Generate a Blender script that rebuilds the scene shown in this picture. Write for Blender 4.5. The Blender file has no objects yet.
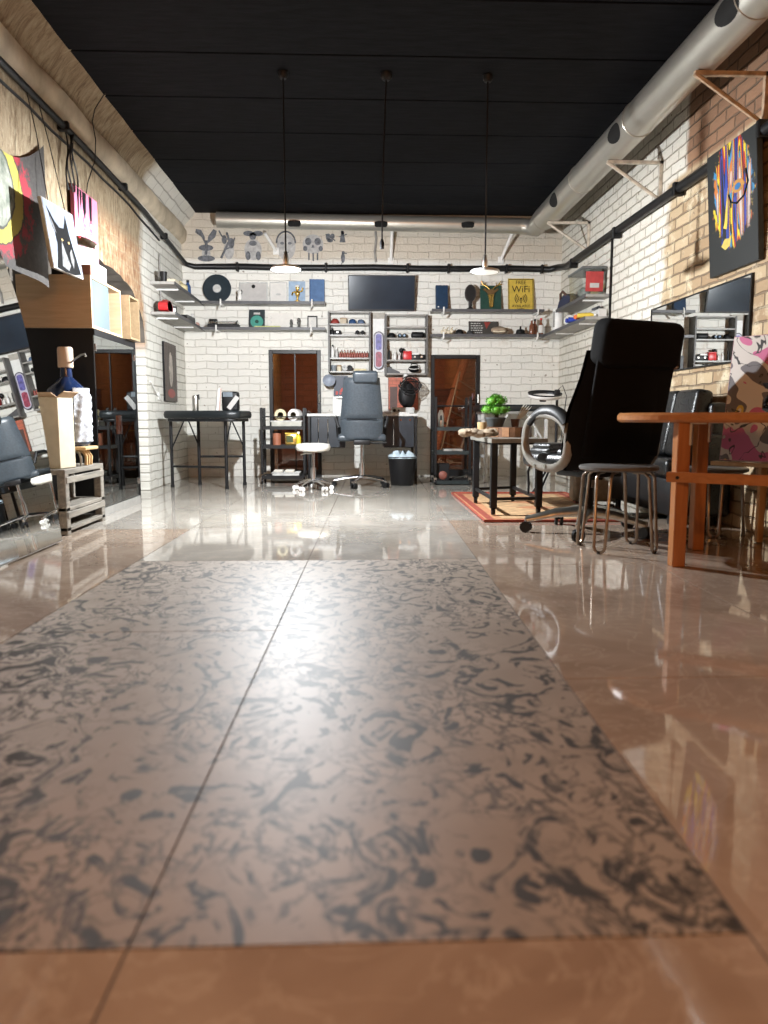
import bpy, bmesh, math, random
from mathutils import Vector, Matrix, Euler
random.seed(7)
R = math.radians
SC = bpy.context.scene
COL = SC.collection

# ------------------------------------------------------------------ camera
F = 769.0
CAM = Vector((0, 0, 0.70))
PITCH = math.atan(94 / F)
YAW = math.atan(29 * math.cos(PITCH) / F)
fw = Vector((math.sin(YAW) * math.cos(PITCH), math.cos(YAW) * math.cos(PITCH), -math.sin(PITCH)))
rt = Vector((math.cos(YAW), -math.sin(YAW), 0))
up = rt.cross(fw)
cd = bpy.data.cameras.new('camera')
cam = bpy.data.objects.new('camera', cd)
COL.objects.link(cam)
cam.matrix_world = Matrix(((rt.x, up.x, -fw.x, CAM.x), (rt.y, up.y, -fw.y, CAM.y), (rt.z, up.z, -fw.z, CAM.z), (0, 0, 0, 1)))
cd.sensor_fit = 'HORIZONTAL'
cd.sensor_width = 26.0
cd.lens = 26.0 * F / 768
cd.clip_start = 0.02
cd.dof.use_dof = True
cd.dof.focus_distance = 6.5
cd.dof.aperture_fstop = 2.2
SC.camera = cam


def ray(x, y):
    return fw * F + rt * (x - 384) + up * (512 - y)


def onY(x, y, Y):
    d = ray(x, y)
    return CAM + d * (Y / d.y)


def onX(x, y, X):
    d = ray(x, y)
    return CAM + d * (X / d.x)


def onZ(x, y, Z=0.0):
    d = ray(x, y)
    return CAM + d * ((Z - CAM.z) / d.z)


def bx(px, Y, py=400):
    return onY(px, py, Y).x


# ------------------------------------------------------------------ room sizes
XL, XR, YB, YF, ZC = -2.0, 2.45, 9.3, -2.6, 3.05

# ------------------------------------------------------------------ mesh builder


class M:
    def __init__(s):
        s.v, s.f, s.m, s.sm, s.cur = [], [], [], [], 0

    def add(s, vs, fs, smooth=False, mtx=None):
        b = len(s.v)
        for p in vs:
            p = Vector(p)
            s.v.append(mtx @ p if mtx else p)
        for f in fs:
            s.f.append([b + i for i in f])
            s.m.append(s.cur)
            s.sm.append(smooth)
        return s

    def use(s, i):
        s.cur = i
        return s

    def box(s, c, d, rot=None, bev=0.0, seg=2, mtx=None):
        mt = Matrix.Translation(Vector(c)) @ (Euler(rot).to_matrix().to_4x4() if rot else Matrix.Identity(4))
        if mtx:
            mt = mtx @ mt
        hx, hy, hz = d[0] / 2, d[1] / 2, d[2] / 2
        if bev <= 0:
            vs = [(x, y, z) for x in (-hx, hx) for y in (-hy, hy) for z in (-hz, hz)]
            fs = [(0, 1, 3, 2), (4, 6, 7, 5), (0, 4, 5, 1), (2, 3, 7, 6), (0, 2, 6, 4), (1, 5, 7, 3)]
            return s.add(vs, fs, False, mt)
        bm = bmesh.new()
        bmesh.ops.create_cube(bm, size=1)
        for v in bm.verts:
            v.co = Vector((v.co.x * d[0], v.co.y * d[1], v.co.z * d[2]))
        bmesh.ops.bevel(bm, geom=list(bm.edges), offset=min(bev, min(d) * 0.49), segments=seg, profile=0.5, affect='EDGES')
        bm.verts.index_update()
        s.add([v.co.copy() for v in bm.verts], [[v.index for v in f.verts] for f in bm.faces], seg > 1, mt)
        bm.free()
        return s

    def bb(s, lo, hi, bev=0.0, seg=2):
        return s.box([(a + b) / 2 for a, b in zip(lo, hi)], [abs(b - a) for a, b in zip(lo, hi)], None, bev, seg)

    def cyl(s, p0, p1, r0, r1=None, n=16, caps=True):
        p0, p1 = Vector(p0), Vector(p1)
        r1 = r0 if r1 is None else r1
        q = (p1 - p0).to_track_quat('Z', 'Y').to_matrix()
        vs, fs = [], []
        for p, r in ((p0, r0), (p1, r1)):
            for i in range(n):
                a = 2 * math.pi * i / n
                vs.append(p + q @ Vector((r * math.cos(a), r * math.sin(a), 0)))
        s.add(vs, [(i, (i + 1) % n, n + (i + 1) % n, n + i) for i in range(n)], True)
        if caps:
            s.add(vs[:n], [tuple(reversed(range(n)))])
            s.add(vs[n:], [tuple(range(n))])
        return s

    def tube(s, pts, r, n=8, closed=False, flat=1.0):
        pts = [Vector(p) for p in pts]
        rs = r if isinstance(r, (list, tuple)) else [r] * len(pts)
        k = len(pts)
        vs, nrm = [], None
        for i, p in enumerate(pts):
            if closed:
                t = pts[(i + 1) % k] - pts[i - 1]
            else:
                t = pts[min(i + 1, k - 1)] - pts[max(i - 1, 0)]
            t.normalize()
            if nrm is None:
                nrm = t.orthogonal().normalized()
            nrm = (nrm - t * nrm.dot(t))
            if nrm.length < 1e-5:
                nrm = t.orthogonal()
            nrm.normalize()
            bi = t.cross(nrm)
            for j in range(n):
                a = 2 * math.pi * j / n
                vs.append(p + nrm * (rs[i] * math.cos(a)) + bi * (rs[i] * flat * math.sin(a)))
        fs = []
        for i in range(k if closed else k - 1):
            for j in range(n):
                a, b = i * n + j, i * n + (j + 1) % n
                i2 = (i + 1) % k
                fs.append((a, b, i2 * n + (j + 1) % n, i2 * n + j))
        s.add(vs, fs, True)
        if not closed:
            s.add(vs[:n], [tuple(reversed(range(n)))])
            s.add(vs[-n:], [tuple(range(n))])
        return s

    def lathe(s, prof, o=(0, 0, 0), n=24, mtx=None, sx=1.0, sy=1.0):
        o = Vector(o)
        vs, fs = [], []
        for r, z in prof:
            for i in range(n):
                a = 2 * math.pi * i / n
                vs.append(o + Vector((r * math.cos(a) * sx, r * math.sin(a) * sy, z)))
        for k in range(len(prof) - 1):
            for i in range(n):
                fs.append((k * n + i, k * n + (i + 1) % n, (k + 1) * n + (i + 1) % n, (k + 1) * n + i))
        s.add(vs, fs, True, mtx)
        if prof[0][0] > 1e-4:
            s.add(vs[:n], [tuple(reversed(range(n)))], False, mtx)
        if prof[-1][0] > 1e-4:
            s.add(vs[-n:], [tuple(range(n))], False, mtx)
        return s

    def ball(s, c, r, nu=14, nv=9, mtx=None, jit=0.0):
        c = Vector(c)
        r = (r, r, r) if not isinstance(r, (tuple, list)) else r
        vs, fs = [], []
        for j in range(nv + 1):
            t = math.pi * j / nv
            for i in range(nu):
                a = 2 * math.pi * i / nu
                q = 1 + random.uniform(-jit, jit)
                vs.append(c + Vector((r[0] * math.sin(t) * math.cos(a) * q, r[1] * math.sin(t) * math.sin(a) * q, -r[2] * math.cos(t) * q)))
        for j in range(nv):
            for i in range(nu):
                fs.append((j * nu + i, j * nu + (i + 1) % nu, (j + 1) * nu + (i + 1) % nu, (j + 1) * nu + i))
        return s.add(vs, fs, True, mtx)

    def prism(s, poly, d0, d1, mtx=None, smooth=False):
        """poly in the local x/y plane, extruded from z=d0 to z=d1"""
        n = len(poly)
        vs = [(x, y, d0) for x, y in poly] + [(x, y, d1) for x, y in poly]
        s.add(vs, [tuple(reversed(range(n))), tuple(range(n, 2 * n))], False, mtx)
        return s.add(vs, [(i, (i + 1) % n, n + (i + 1) % n, n + i) for i in range(n)], smooth, mtx)

    def grid(s, fn, nu, nv, smooth=True, mtx=None):
        vs = [fn(i / nu, j / nv) for j in range(nv + 1) for i in range(nu + 1)]
        w = nu + 1
        return s.add(vs, [(j * w + i, j * w + i + 1, (j + 1) * w + i + 1, (j + 1) * w + i) for j in range(nv) for i in range(nu)], smooth, mtx)

    def quad(s, a, b, c, d):
        return s.add([a, b, c, d], [(0, 1, 2, 3)])

    def build(s, name, mats, parent=None):
        me = bpy.data.meshes.new(name)
        me.from_pydata([tuple(p) for p in s.v], [], s.f)
        if not isinstance(mats, (list, tuple)):
            mats = [mats]
        for m in mats:
            me.materials.append(m)
        me.polygons.foreach_set('material_index', s.m)
        me.polygons.foreach_set('use_smooth', s.sm)
        bm = bmesh.new()
        bm.from_mesh(me)
        bmesh.ops.remove_doubles(bm, verts=bm.verts, dist=1e-6)
        bmesh.ops.recalc_face_normals(bm, faces=bm.faces)
        bm.to_mesh(me)
        bm.free()
        if any(s.sm):
            try:
                me.set_sharp_from_angle(angle=R(42))
            except Exception:
                pass
        me.update()
        o = bpy.data.objects.new(name, me)
        COL.objects.link(o)
        if parent:
            o.parent = parent
        return o


# YZ plane: local x -> world dir a, local y -> world dir b, local z -> normal
def frame(o, a, b):
    a, b = Vector(a).normalized(), Vector(b).normalized()
    n = a.cross(b).normalized()
    o = Vector(o)
    return Matrix(((a.x, b.x, n.x, o.x), (a.y, b.y, n.y, o.y), (a.z, b.z, n.z, o.z), (0, 0, 0, 1)))


FRONT = frame((0, 0, 0), (1, 0, 0), (0, 0, 1))      # local x,y -> X,Z ; normal -Y (towards the viewer)


def ell(cx, cy, rx, ry, n=20, a0=0, a1=2 * math.pi):
    full = abs(a1 - a0 - 2 * math.pi) < 1e-4
    k = n if full else n + 1
    return [(cx + rx * math.cos(a0 + (a1 - a0) * i / n), cy + ry * math.sin(a0 + (a1 - a0) * i / n)) for i in range(k)]


def rrect(w, h, r, n=4, cx=0, cy=0):
    o = []
    for sx, sy, a in ((1, 1, 0), (-1, 1, 90), (-1, -1, 180), (1, -1, 270)):
        for i in range(n + 1):
            t = R(a + 90 * i / n)
            o.append((cx + sx * (w / 2 - r) + r * math.cos(t), cy + sy * (h / 2 - r) + r * math.sin(t)))
    return o


# ------------------------------------------------------------------ materials


class N:
    def __init__(s, name):
        s.mat = bpy.data.materials.new(name)
        s.mat.use_nodes = True
        s.nt = s.mat.node_tree
        s.nt.nodes.clear()
        s.out = s.nt.nodes.new('ShaderNodeOutputMaterial')

    def n(s, t, **kw):
        nd = s.nt.nodes.new(t)
        for k, v in kw.items():
            setattr(nd, k, v)
        return nd

    def set(s, sock, val):
        if isinstance(val, bpy.types.NodeSocket):
            s.nt.links.new(val, sock)
        elif isinstance(val, (tuple, list)) and len(val) == 3 and sock.type == 'RGBA':
            sock.default_value = (*val, 1)
        else:
            sock.default_value = val

    def math(s, op, a, b=0.0, c=0.0, clamp=False):
        nd = s.n('ShaderNodeMath', operation=op, use_clamp=clamp)
        s.set(nd.inputs[0], a)
        s.set(nd.inputs[1], b)
        s.set(nd.inputs[2], c)
        return nd.outputs[0]

    def mix(s, f, a, b, typ='MIX'):
        nd = s.n('ShaderNodeMix', data_type='RGBA', blend_type=typ)
        s.set(nd.inputs[0], f)
        s.set(nd.inputs[6], a)
        s.set(nd.inputs[7], b)
        return nd.outputs[2]

    def noise(s, vec=None, scale=5.0, detail=4.0, rough=0.55, dist=0.0):
        nd = s.n('ShaderNodeTexNoise')
        if vec is not None:
            s.set(nd.inputs['Vector'], vec)
        nd.inputs['Scale'].default_value = scale
        nd.inputs['Detail'].default_value = detail
        nd.inputs['Roughness'].default_value = rough
        nd.inputs['Distortion'].default_value = dist
        return nd

    def ramp(s, fac, stops, interp='LINEAR'):
        nd = s.n('ShaderNodeValToRGB')
        cr = nd.color_ramp
        cr.interpolation = interp
        while len(cr.elements) < len(stops):
            cr.elements.new(0.5)
        for e, (p, c) in zip(cr.elements, stops):
            e.position = p
            e.color = (*c, 1) if len(c) == 3 else c
        s.set(nd.inputs[0], fac)
        return nd.outputs[0]

    def step(s, x, a, b):
        nd = s.n('ShaderNodeMapRange', clamp=True)
        s.set(nd.inputs[0], x)
        nd.inputs[1].default_value = a
        nd.inputs[2].default_value = b
        return nd.outputs[0]

    def obj(s):
        return s.n('ShaderNodeTexCoord').outputs['Object']

    def pos(s):
        return s.n('ShaderNodeNewGeometry').outputs['Position']

    def xyz(s, v):
        nd = s.n('ShaderNodeSeparateXYZ')
        s.set(nd.inputs[0], v)
        return nd.outputs

    def comb(s, x, y, z=0.0):
        nd = s.n('ShaderNodeCombineXYZ')
        for i, q in enumerate((x, y, z)):
            s.set(nd.inputs[i], q)
        return nd.outputs[0]

    def scl(s, v, sc, loc=(0, 0, 0), rot=(0, 0, 0)):
        nd = s.n('ShaderNodeMapping')
        s.set(nd.inputs[0], v)
        nd.inputs['Scale'].default_value = sc
        nd.inputs['Location'].default_value = loc
        nd.inputs['Rotation'].default_value = rot
        return nd.outputs[0]

    def bump(s, h, st=0.3, d=0.01):
        nd = s.n('ShaderNodeBump')
        nd.inputs['Strength'].default_value = st
        nd.inputs['Distance'].default_value = d
        s.set(nd.inputs['Height'], h)
        return nd.outputs[0]

    def bsdf(s, color, rough=0.5, metal=0.0, normal=None, **kw):
        nd = s.n('ShaderNodeBsdfPrincipled')
        s.set(nd.inputs['Base Color'], color)
        s.set(nd.inputs['Roughness'], rough)
        s.set(nd.inputs['Metallic'], metal)
        if normal is not None:
            s.set(nd.inputs['Normal'], normal)
        for k, v in kw.items():
            s.set(nd.inputs[k], v)
        s.nt.links.new(nd.outputs[0], s.out.inputs[0])
        return s.mat


def pm(name, c, rough=0.5, metal=0.0, var=0.18, scale=18.0, bump=0.05, **kw):
    """plain procedural surface with small colour wear and fine bump"""
    k = N(name)
    ns = k.noise(k.obj(), scale, 5)
    lo = tuple(max(0, x * (1 - var)) for x in c)
    hi = tuple(min(1, x * (1 + var)) for x in c)
    colr = k.ramp(ns.outputs['Fac'], [(0.3, lo), (0.7, hi)])
    rg = k.math('ADD', k.math('MULTIPLY', ns.outputs['Fac'], 0.2 * rough), rough * 0.9)
    nb = k.noise(k.obj(), scale * 6, 3)
    return k.bsdf(colr, rg, metal, k.bump(nb.outputs['Fac'], bump * 2, 0.002), **kw)


def emit(name, c, st):
    k = N(name)
    e = k.n('ShaderNodeEmission')
    e.inputs[0].default_value = (*c, 1)
    e.inputs[1].default_value = st
    k.nt.links.new(e.outputs[0], k.out.inputs[0])
    return k.mat


def glassm(name, tint, refl, rough=0.0):
    k = N(name)
    t = k.n('ShaderNodeBsdfTransparent')
    t.inputs[0].default_value = (*tint, 1)
    g = k.n('ShaderNodeBsdfGlossy')
    g.inputs[0].default_value = (.9, .95, .95, 1)
    g.inputs['Roughness'].default_value = rough
    lw = k.n('ShaderNodeLayerWeight')
    lw.inputs[0].default_value = 0.35
    f = k.math('ADD', k.math('MULTIPLY', lw.outputs['Fresnel'], 0.6), refl, clamp=True)
    mx = k.n('ShaderNodeMixShader')
    k.set(mx.inputs[0], f)
    k.nt.links.new(t.outputs[0], mx.inputs[1])
    k.nt.links.new(g.outputs[0], mx.inputs[2])
    k.nt.links.new(mx.outputs[0], k.out.inputs[0])
    return k.mat


def woodm(name, a, b, rough=0.4, axis=0, sc=1.0):
    k = N(name)
    s = [14 * sc, 14 * sc, 14 * sc]
    s[axis] = 1.2 * sc
    v = k.scl(k.obj(), tuple(s))
    ns = k.noise(v, 2.2, 7, 0.6, 0.8)
    c = k.ramp(ns.outputs['Fac'], [(0.28, a), (0.72, b)])
    return k.bsdf(c, rough, 0, k.bump(ns.outputs['Fac'], 0.12, 0.003))


def bricks(k, u, z, c1, c2, mortar, bw=0.25, bh=0.085, ms=0.007, wob=0.012):
    v0 = k.comb(u, z)
    nd = k.noise(v0, 3.0, 3)
    dx = k.math('MULTIPLY', k.math('SUBTRACT', nd.outputs['Fac'], 0.5), wob * 2)
    n2 = k.noise(v0, 6.0, 3)
    dz = k.math('MULTIPLY', k.math('SUBTRACT', n2.outputs['Fac'], 0.5), wob * 2.4)
    v = k.comb(k.math('ADD', u, dx), k.math('ADD', z, dz))
    b = k.n('ShaderNodeTexBrick')
    k.set(b.inputs['Vector'], v)
    k.set(b.inputs['Color1'], c1)
    k.set(b.inputs['Color2'], c2)
    k.set(b.inputs['Mortar'], mortar)
    b.inputs['Scale'].default_value = 1
    b.inputs['Mortar Size'].default_value = ms
    b.inputs['Mortar Smooth'].default_value = 0.6
    b.inputs['Brick Width'].default_value = bw
    b.inputs['Row Height'].default_value = bh
    b.offset = 0.5
    return b


def white_brick(name, axis):
    k = N(name)
    p = k.xyz(k.pos())
    u = p[0] if axis == 'x' else p[1]
    b = bricks(k, u, p[2], (.83, .81, .75), (.77, .75, .69), (.68, .65, .59), ms=0.0055, wob=0.02)
    v = k.comb(u, p[2])
    st = k.noise(v, 2.0, 6, 0.65)
    c = k.mix(k.step(st.outputs['Fac'], 0.60, 0.78), b.outputs['Color'], (.58, .50, .40))
    # unpainted, dirtier band above the conduit
    up_ = k.step(k.math('ADD', p[2], k.math('MULTIPLY', st.outputs['Fac'], 0.12)), 2.56, 2.63)
    c = k.mix(k.math('MULTIPLY', up_, 0.75), c, (.52, .44, .34))
    ch = k.noise(v, 22, 3, 0.5)
    c = k.mix(k.step(ch.outputs['Fac'], 0.68, 0.74), c, (.30, .25, .20))
    fine = k.noise(v, 45, 4)
    h = k.math('ADD', k.math('MULTIPLY', b.outputs['Fac'], -0.28), k.math('ADD', k.math('MULTIPLY', fine.outputs['Fac'], 0.45), k.math('MULTIPLY', st.outputs['Fac'], 0.6)))
    return k.bsdf(c, 0.6, 0, k.bump(h, 0.9, 0.022))


def left_wall_mat():
    k = N('left_wall_plaster')
    p = k.xyz(k.pos())
    u, z = p[1], p[2]
    v = k.comb(u, z)
    big = k.noise(v, 1.6, 6, 0.65, 0.4)
    bs = big.outputs['Fac']
    white = bricks(k, u, z, (.80, .78, .71), (.74, .72, .65), (.52, .49, .43))
    red = bricks(k, u, z, (.50, .22, .10), (.62, .34, .17), (.66, .55, .40), ms=0.012, wob=0.03)
    st2 = k.noise(k.comb(k.math('MULTIPLY', u, 3.0), z), 7, 6, 0.7, 1.2)
    plaster = k.ramp(st2.outputs['Fac'], [(0.3, (.14, .095, .055)), (0.47, (.29, .215, .13)), (0.7, (.46, .385, .265))])
    drip = k.noise(k.comb(k.math('MULTIPLY', u, 11.0), k.math('MULTIPLY', z, 3.2)), 2.2, 6, 0.7, 0.8)
    dripc = k.ramp(drip.outputs['Fac'], [(0.32, (.16, .085, .045)), (0.45, (.36, .19, .10)), (0.56, (.52, .38, .23)), (0.7, (.66, .56, .40))])
    rc = k.mix(0.14, dripc, red.outputs['Color'])
    # brick patch over the arch
    du = k.math('ABSOLUTE', k.math('SUBTRACT', u, 6.75))
    patch = k.math('MULTIPLY', k.step(k.math('ADD', du, bs), 1.40, 1.30), k.step(k.math('ADD', z, k.math('MULTIPLY', bs, 0.3)), 2.52, 2.40))
    c = k.mix(patch, plaster, rc)
    wm = k.step(k.math('ADD', u, k.math('MULTIPLY', bs, 0.5)), 7.72, 7.86)
    c = k.mix(wm, c, white.outputs['Color'])
    low = k.math('MULTIPLY', k.step(z, 1.35, 1.2), k.step(u, 5.0, 5.2))
    c = k.mix(low, c, white.outputs['Color'])
    low2 = k.math('MULTIPLY', k.step(z, 1.05, 0.9), k.step(k.math('ADD', u, bs), 5.6, 5.4))
    c = k.mix(low2, c, (.66, .63, .55))
    fine = k.noise(v, 40, 4)
    white_zone = k.math('MAXIMUM', wm, low)
    bh_ = k.math('ADD', k.math('MULTIPLY', white.outputs['Fac'], white_zone), k.math('MULTIPLY', red.outputs['Fac'], k.math('MULTIPLY', patch, 0.25)))
    h = k.math('ADD', k.math('MULTIPLY', bh_, -0.5), k.math('ADD', k.math('MULTIPLY', fine.outputs['Fac'], 0.4), k.math('ADD', st2.outputs['Fac'], k.math('MULTIPLY', drip.outputs['Fac'], patch))))
    return k.bsdf(c, 0.75, 0, k.bump(h, 0.9, 0.02))


def right_wall_mat():
    k = N('right_wall_brick')
    p = k.xyz(k.pos())
    u, z = p[1], p[2]
    v = k.comb(u, z)
    big = k.noise(v, 1.9, 6, 0.65, 0.3)
    bs = big.outputs['Fac']
    white = bricks(k, u, z, (.78, .74, .66), (.72, .68, .59), (.50, .45, .37))
    cream = bricks(k, u, z, (.56, .43, .27), (.36, .24, .135), (.25, .18, .115), ms=0.009)
    brown = bricks(k, u, z, (.34, .19, .11), (.24, .13, .075), (.17, .11, .07), ms=0.009)
    b2 = k.noise(v, 5.0, 5, 0.7)
    cc = k.mix(k.step(b2.outputs['Fac'], 0.52, 0.66), cream.outputs['Color'], (.70, .60, .42))
    hi = k.step(k.math('ADD', z, k.math('MULTIPLY', bs, 0.02)), 2.50, 2.53)
    near_hi = k.step(k.math('ADD', u, k.math('MULTIPLY', bs, 0.3)), 6.02, 5.95)
    near_lo = k.step(k.math('ADD', u, k.math('MULTIPLY', bs, 0.7)), 6.62, 6.52)
    lower = k.mix(near_lo, white.outputs['Color'], cc)
    upper = k.mix(near_hi, white.outputs['Color'], brown.outputs['Color'])
    far_lo = k.step(k.math('ADD', u, k.math('MULTIPLY', bs, 0.6)), 4.75, 4.65)
    lower = k.mix(far_lo, lower, brown.outputs['Color'])
    c = k.mix(hi, lower, upper)
    ch = k.noise(v, 20, 3, 0.5)
    c = k.mix(k.step(ch.outputs['Fac'], 0.66, 0.72), c, (.24, .17, .11))
    fine = k.noise(v, 45, 4)
    h = k.math('ADD', k.math('MULTIPLY', cream.outputs['Fac'], -0.8), k.math('ADD', k.math('MULTIPLY', fine.outputs['Fac'], 0.35), k.math('MULTIPLY', bs, 0.6)))
    return k.bsdf(c, 0.8, 0, k.bump(h, 0.9, 0.02))


def red_brick_mat(name, axis):
    k = N(name)
    p = k.xyz(k.pos())
    u = p[0] if axis == 'x' else p[1]
    b = bricks(k, u, p[2], (.30, .125, .08), (.24, .095, .06), (.16, .10, .075))
    fine = k.noise(k.comb(u, p[2]), 40, 4)
    h = k.math('ADD', k.math('MULTIPLY', b.outputs['Fac'], -0.7), k.math('MULTIPLY', fine.outputs['Fac'], 0.3))
    return k.bsdf(b.outputs['Color'], 0.8, 0, k.bump(h, 0.8, 0.02))


def ceiling_mat():
    k = N('ceiling_black_paint')
    p = k.xyz(k.pos())
    ns = k.noise(k.comb(p[0], k.math('MULTIPLY', p[1], 4.0)), 5, 5)
    c = k.ramp(ns.outputs['Fac'], [(0.3, (.004, .0045, .006)), (0.7, (.010, .011, .014))])
    return k.bsdf(c, 0.8, 0, k.bump(ns.outputs['Fac'], 0.3, 0.01), **{'Specular IOR Level': 0.12})


def marble_mat(name='floor_polished_marble', a=(.235, .168, .125), b=(.345, .265, .205), d=(.44, .36, .285)):
    k = N(name)
    v = k.pos()
    n1 = k.noise(v, 1.3, 8, 0.62, 1.6)
    n2 = k.noise(k.scl(v, (1, 1, 1), (3, 7, 0)), 3.4, 8, 0.6, 2.4)
    c = k.ramp(n1.outputs['Fac'], [(0.25, a), (0.5, b), (0.75, d)])
    vein = k.step(k.math('ABSOLUTE', k.math('SUBTRACT', n2.outputs['Fac'], 0.5)), 0.022, 0.0)
    c = k.mix(k.math('MULTIPLY', vein, 0.30), c, (.60, .52, .42))
    return k.bsdf(c, 0.045, 0, None, **{'Specular IOR Level': 0.75})


def insert_mat():
    k = N('floor_mottled_tile')
    p = k.xyz(k.pos())
    n0 = k.noise(k.pos(), 3.2, 3, 0.5)
    v = k.comb(k.math('MULTIPLY', p[0], 1.0), k.math('MULTIPLY', p[1], 0.75))
    n1 = k.noise(v, 9.0, 3.5, 0.55, 2.6)
    vo = k.n('ShaderNodeTexVoronoi', feature='DISTANCE_TO_EDGE')
    warp = k.mix(0.10, v, n1.outputs['Color'])
    k.set(vo.inputs['Vector'], warp)
    vo.inputs['Scale'].default_value = 17
    edge = k.step(vo.outputs['Distance'], 0.10, 0.03)
    dark = k.step(n1.outputs['Fac'], 0.53, 0.60)
    zone = k.step(n0.outputs['Fac'], 0.40, 0.58)
    d = k.math('MAXIMUM', k.math('MULTIPLY', dark, 0.95), k.math('MULTIPLY', edge, k.math('MULTIPLY', zone, 0.8)))
    base = k.ramp(n0.outputs['Fac'], [(0.3, (.245, .20, .16)), (0.7, (.34, .285, .235))])
    c = k.mix(d, base, (.028, .025, .022))
    return k.bsdf(c, k.math('ADD', 0.50, k.math('MULTIPLY', d, 0.03)), 0, k.bump(d, 0.02, 0.002), **{'Specular IOR Level': 0.22})


WHITEB_X = white_brick('white_painted_brick_back', 'x')
LEFTW = left_wall_mat()
RIGHTW = right_wall_mat()
REDB_X = red_brick_mat('red_brick_x', 'x')
REDB_Y = red_brick_mat('red_brick_y', 'y')
CEIL = ceiling_mat()
MARBLE = marble_mat()
MARBLE_LIT = marble_mat('floor_marble_lit', (.25, .225, .19), (.35, .32, .28), (.45, .42, .375))  # same marble lightened: far floor's lamplight and reflection put into the colour
INSERT = insert_mat()
GROUT = pm('grout', (.10, .075, .055), .8)
PLASTER = pm('old_cream_plaster', (.50, .42, .31), .8, var=.3, scale=4, bump=.4)
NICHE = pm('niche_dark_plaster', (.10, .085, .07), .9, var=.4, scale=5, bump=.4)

BLACK = pm('black_satin', (.006, .006, .007), .48, **{'Specular IOR Level': .35})
BLACKM = pm('black_powder_metal', (.008, .0085, .0095), .42, **{'Specular IOR Level': .35})
VINYL = pm('black_vinyl', (.011, .014, .016), .38, scale=40, bump=.3)
FABRIC = pm('black_fabric', (.004, .004, .0045), .9, bump=.3, **{'Specular IOR Level': .15})
LEATHER = pm('black_leather', (.008, .009, .010), .28, scale=60, bump=.25)
NAVYL = pm('blue_grey_leather', (.055, .068, .082), .33, scale=50, bump=.2)
CHROME = pm('chrome', (.75, .75, .76), .12, 1.0, var=.05)
STEEL = pm('brushed_steel', (.55, .54, .50), .30, 1.0, var=.12)
GALV = None
GREYP = pm('grey_plastic', (.28, .27, .25), .35)
LIGHTGREY = pm('light_grey', (.55, .55, .53), .5)
WHITE = pm('white_paint', (.80, .79, .76), .45, var=.06)
WHITEP = pm('white_plastic', (.82, .81, .78), .3, var=.05)
CREAM = pm('cream_card', (.74, .66, .50), .7, var=.08)
CARD = pm('brown_card', (.42, .28, .17), .75, var=.1)
PLY = woodm('plywood', (.50, .34, .20), (.63, .45, .28), .5, 0)
PLYEDGE = woodm('plywood_edge', (.22, .15, .085), (.31, .22, .125), .5, 1)
OAK = woodm('orange_oak', (.34, .135, .045), (.50, .22, .08), .28, 0)
OAKV = woodm('orange_oak_upright', (.30, .11, .035), (.46, .19, .065), .3, 2)
PINE = woodm('pine', (.52, .34, .16), (.66, .46, .25), .45, 2)
GREYWOOD = woodm('weathered_wood', (.10, .09, .075), (.30, .27, .225), .6, 1)
WALNUT = woodm('walnut_slab', (.05, .024, .012), (.19, .09, .045), .4, 0)
SHELFW = pm('grey_shelf_board', (.33, .32, .30), .5)
SHELFD = pm('dark_shelf_edge', (.08, .08, .085), .45)
RED = pm('red_plastic', (.62, .03, .035), .35)
DKRED = pm('dark_red', (.28, .04, .03), .5)
BLUE = pm('blue_card', (.025, .07, .18), .45)
SKY = pm('pale_blue_card', (.35, .46, .60), .5)
YELLOW = pm('yellow_paint', (.72, .52, .07), .45, var=.12)
GOLD = pm('gold', (.85, .58, .16), .22, .9)
GREEN = pm('green_card', (.04, .22, .14), .5)
DKGREEN = pm('dark_green_card', (.012, .055, .04), .5)
BROWNG = pm('brown_bottle', (.20, .07, .035), .25)
PINK = pm('pink_paint', (.72, .22, .34), .6, var=.3, scale=5)
CREAMF = pm('cream_fabric', (.70, .62, .50), .9, bump=.4)
MIRROR = N('mirror_silver').bsdf((.90, .92, .91), .008, 1.0)
GLASS = glassm('cabinet_glass', (.80, .90, .90), .42)
DOORGLASS = glassm('door_glass', (.62, .60, .58), .10)
CLEAR = glassm('clear_plastic', (.90, .92, .92), .10, .12)
SCREEN = pm('tv_screen', (.020, .032, .048), .16, var=.2, scale=3, bump=0)
LEAF = pm('bonsai_green', (.10, .30, .025), .55, var=.5, scale=60)
BARK = pm('bark', (.07, .045, .03), .9, bump=.5)
INKRED = pm('ink_red_brown', (.33, .07, .05), .35)
BOTTLEBLUE = pm('blue_bottle_plastic', (.010, .020, .060), .12)
PLAIDFUR = pm('white_bubble_wrap', (.42, .43, .46), .6, var=.35, scale=40, bump=.5)


def galv():
    k = N('galvanised_duct')  # dull zinc
    v = k.obj()
    vo = k.n('ShaderNodeTexVoronoi')
    k.set(vo.inputs['Vector'], v)
    vo.inputs['Scale'].default_value = 26
    c = k.mix(k.math('MULTIPLY', vo.outputs['Color'], 0.25), (.50, .48, .42), (.36, .35, .32))
    ns = k.noise(v, 9, 4)
    return k.bsdf(k.mix(.5, c, (.62, .60, .54)), k.math('ADD', .26, k.math('MULTIPLY', ns.outputs['Fac'], .16)), .72, k.bump(ns.outputs['Fac'], .08, .004))


GALV = galv()


# ------------------------------------------------------------------ things
def tag(o, label=None, cat=None, group=None, kind=None):
    if label:
        o['label'] = label
    if cat:
        o['category'] = cat
    if group:
        o['group'] = group
    if kind:
        o['kind'] = kind
    return o


def add_parts(root, parts):
    for p in parts:
        o = p[1].build(p[0], p[2], root)
        if len(p) > 3 and p[3]:
            o['label'] = p[3]
        if len(p) > 4 and p[4]:
            add_parts(o, p[4])


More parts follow.
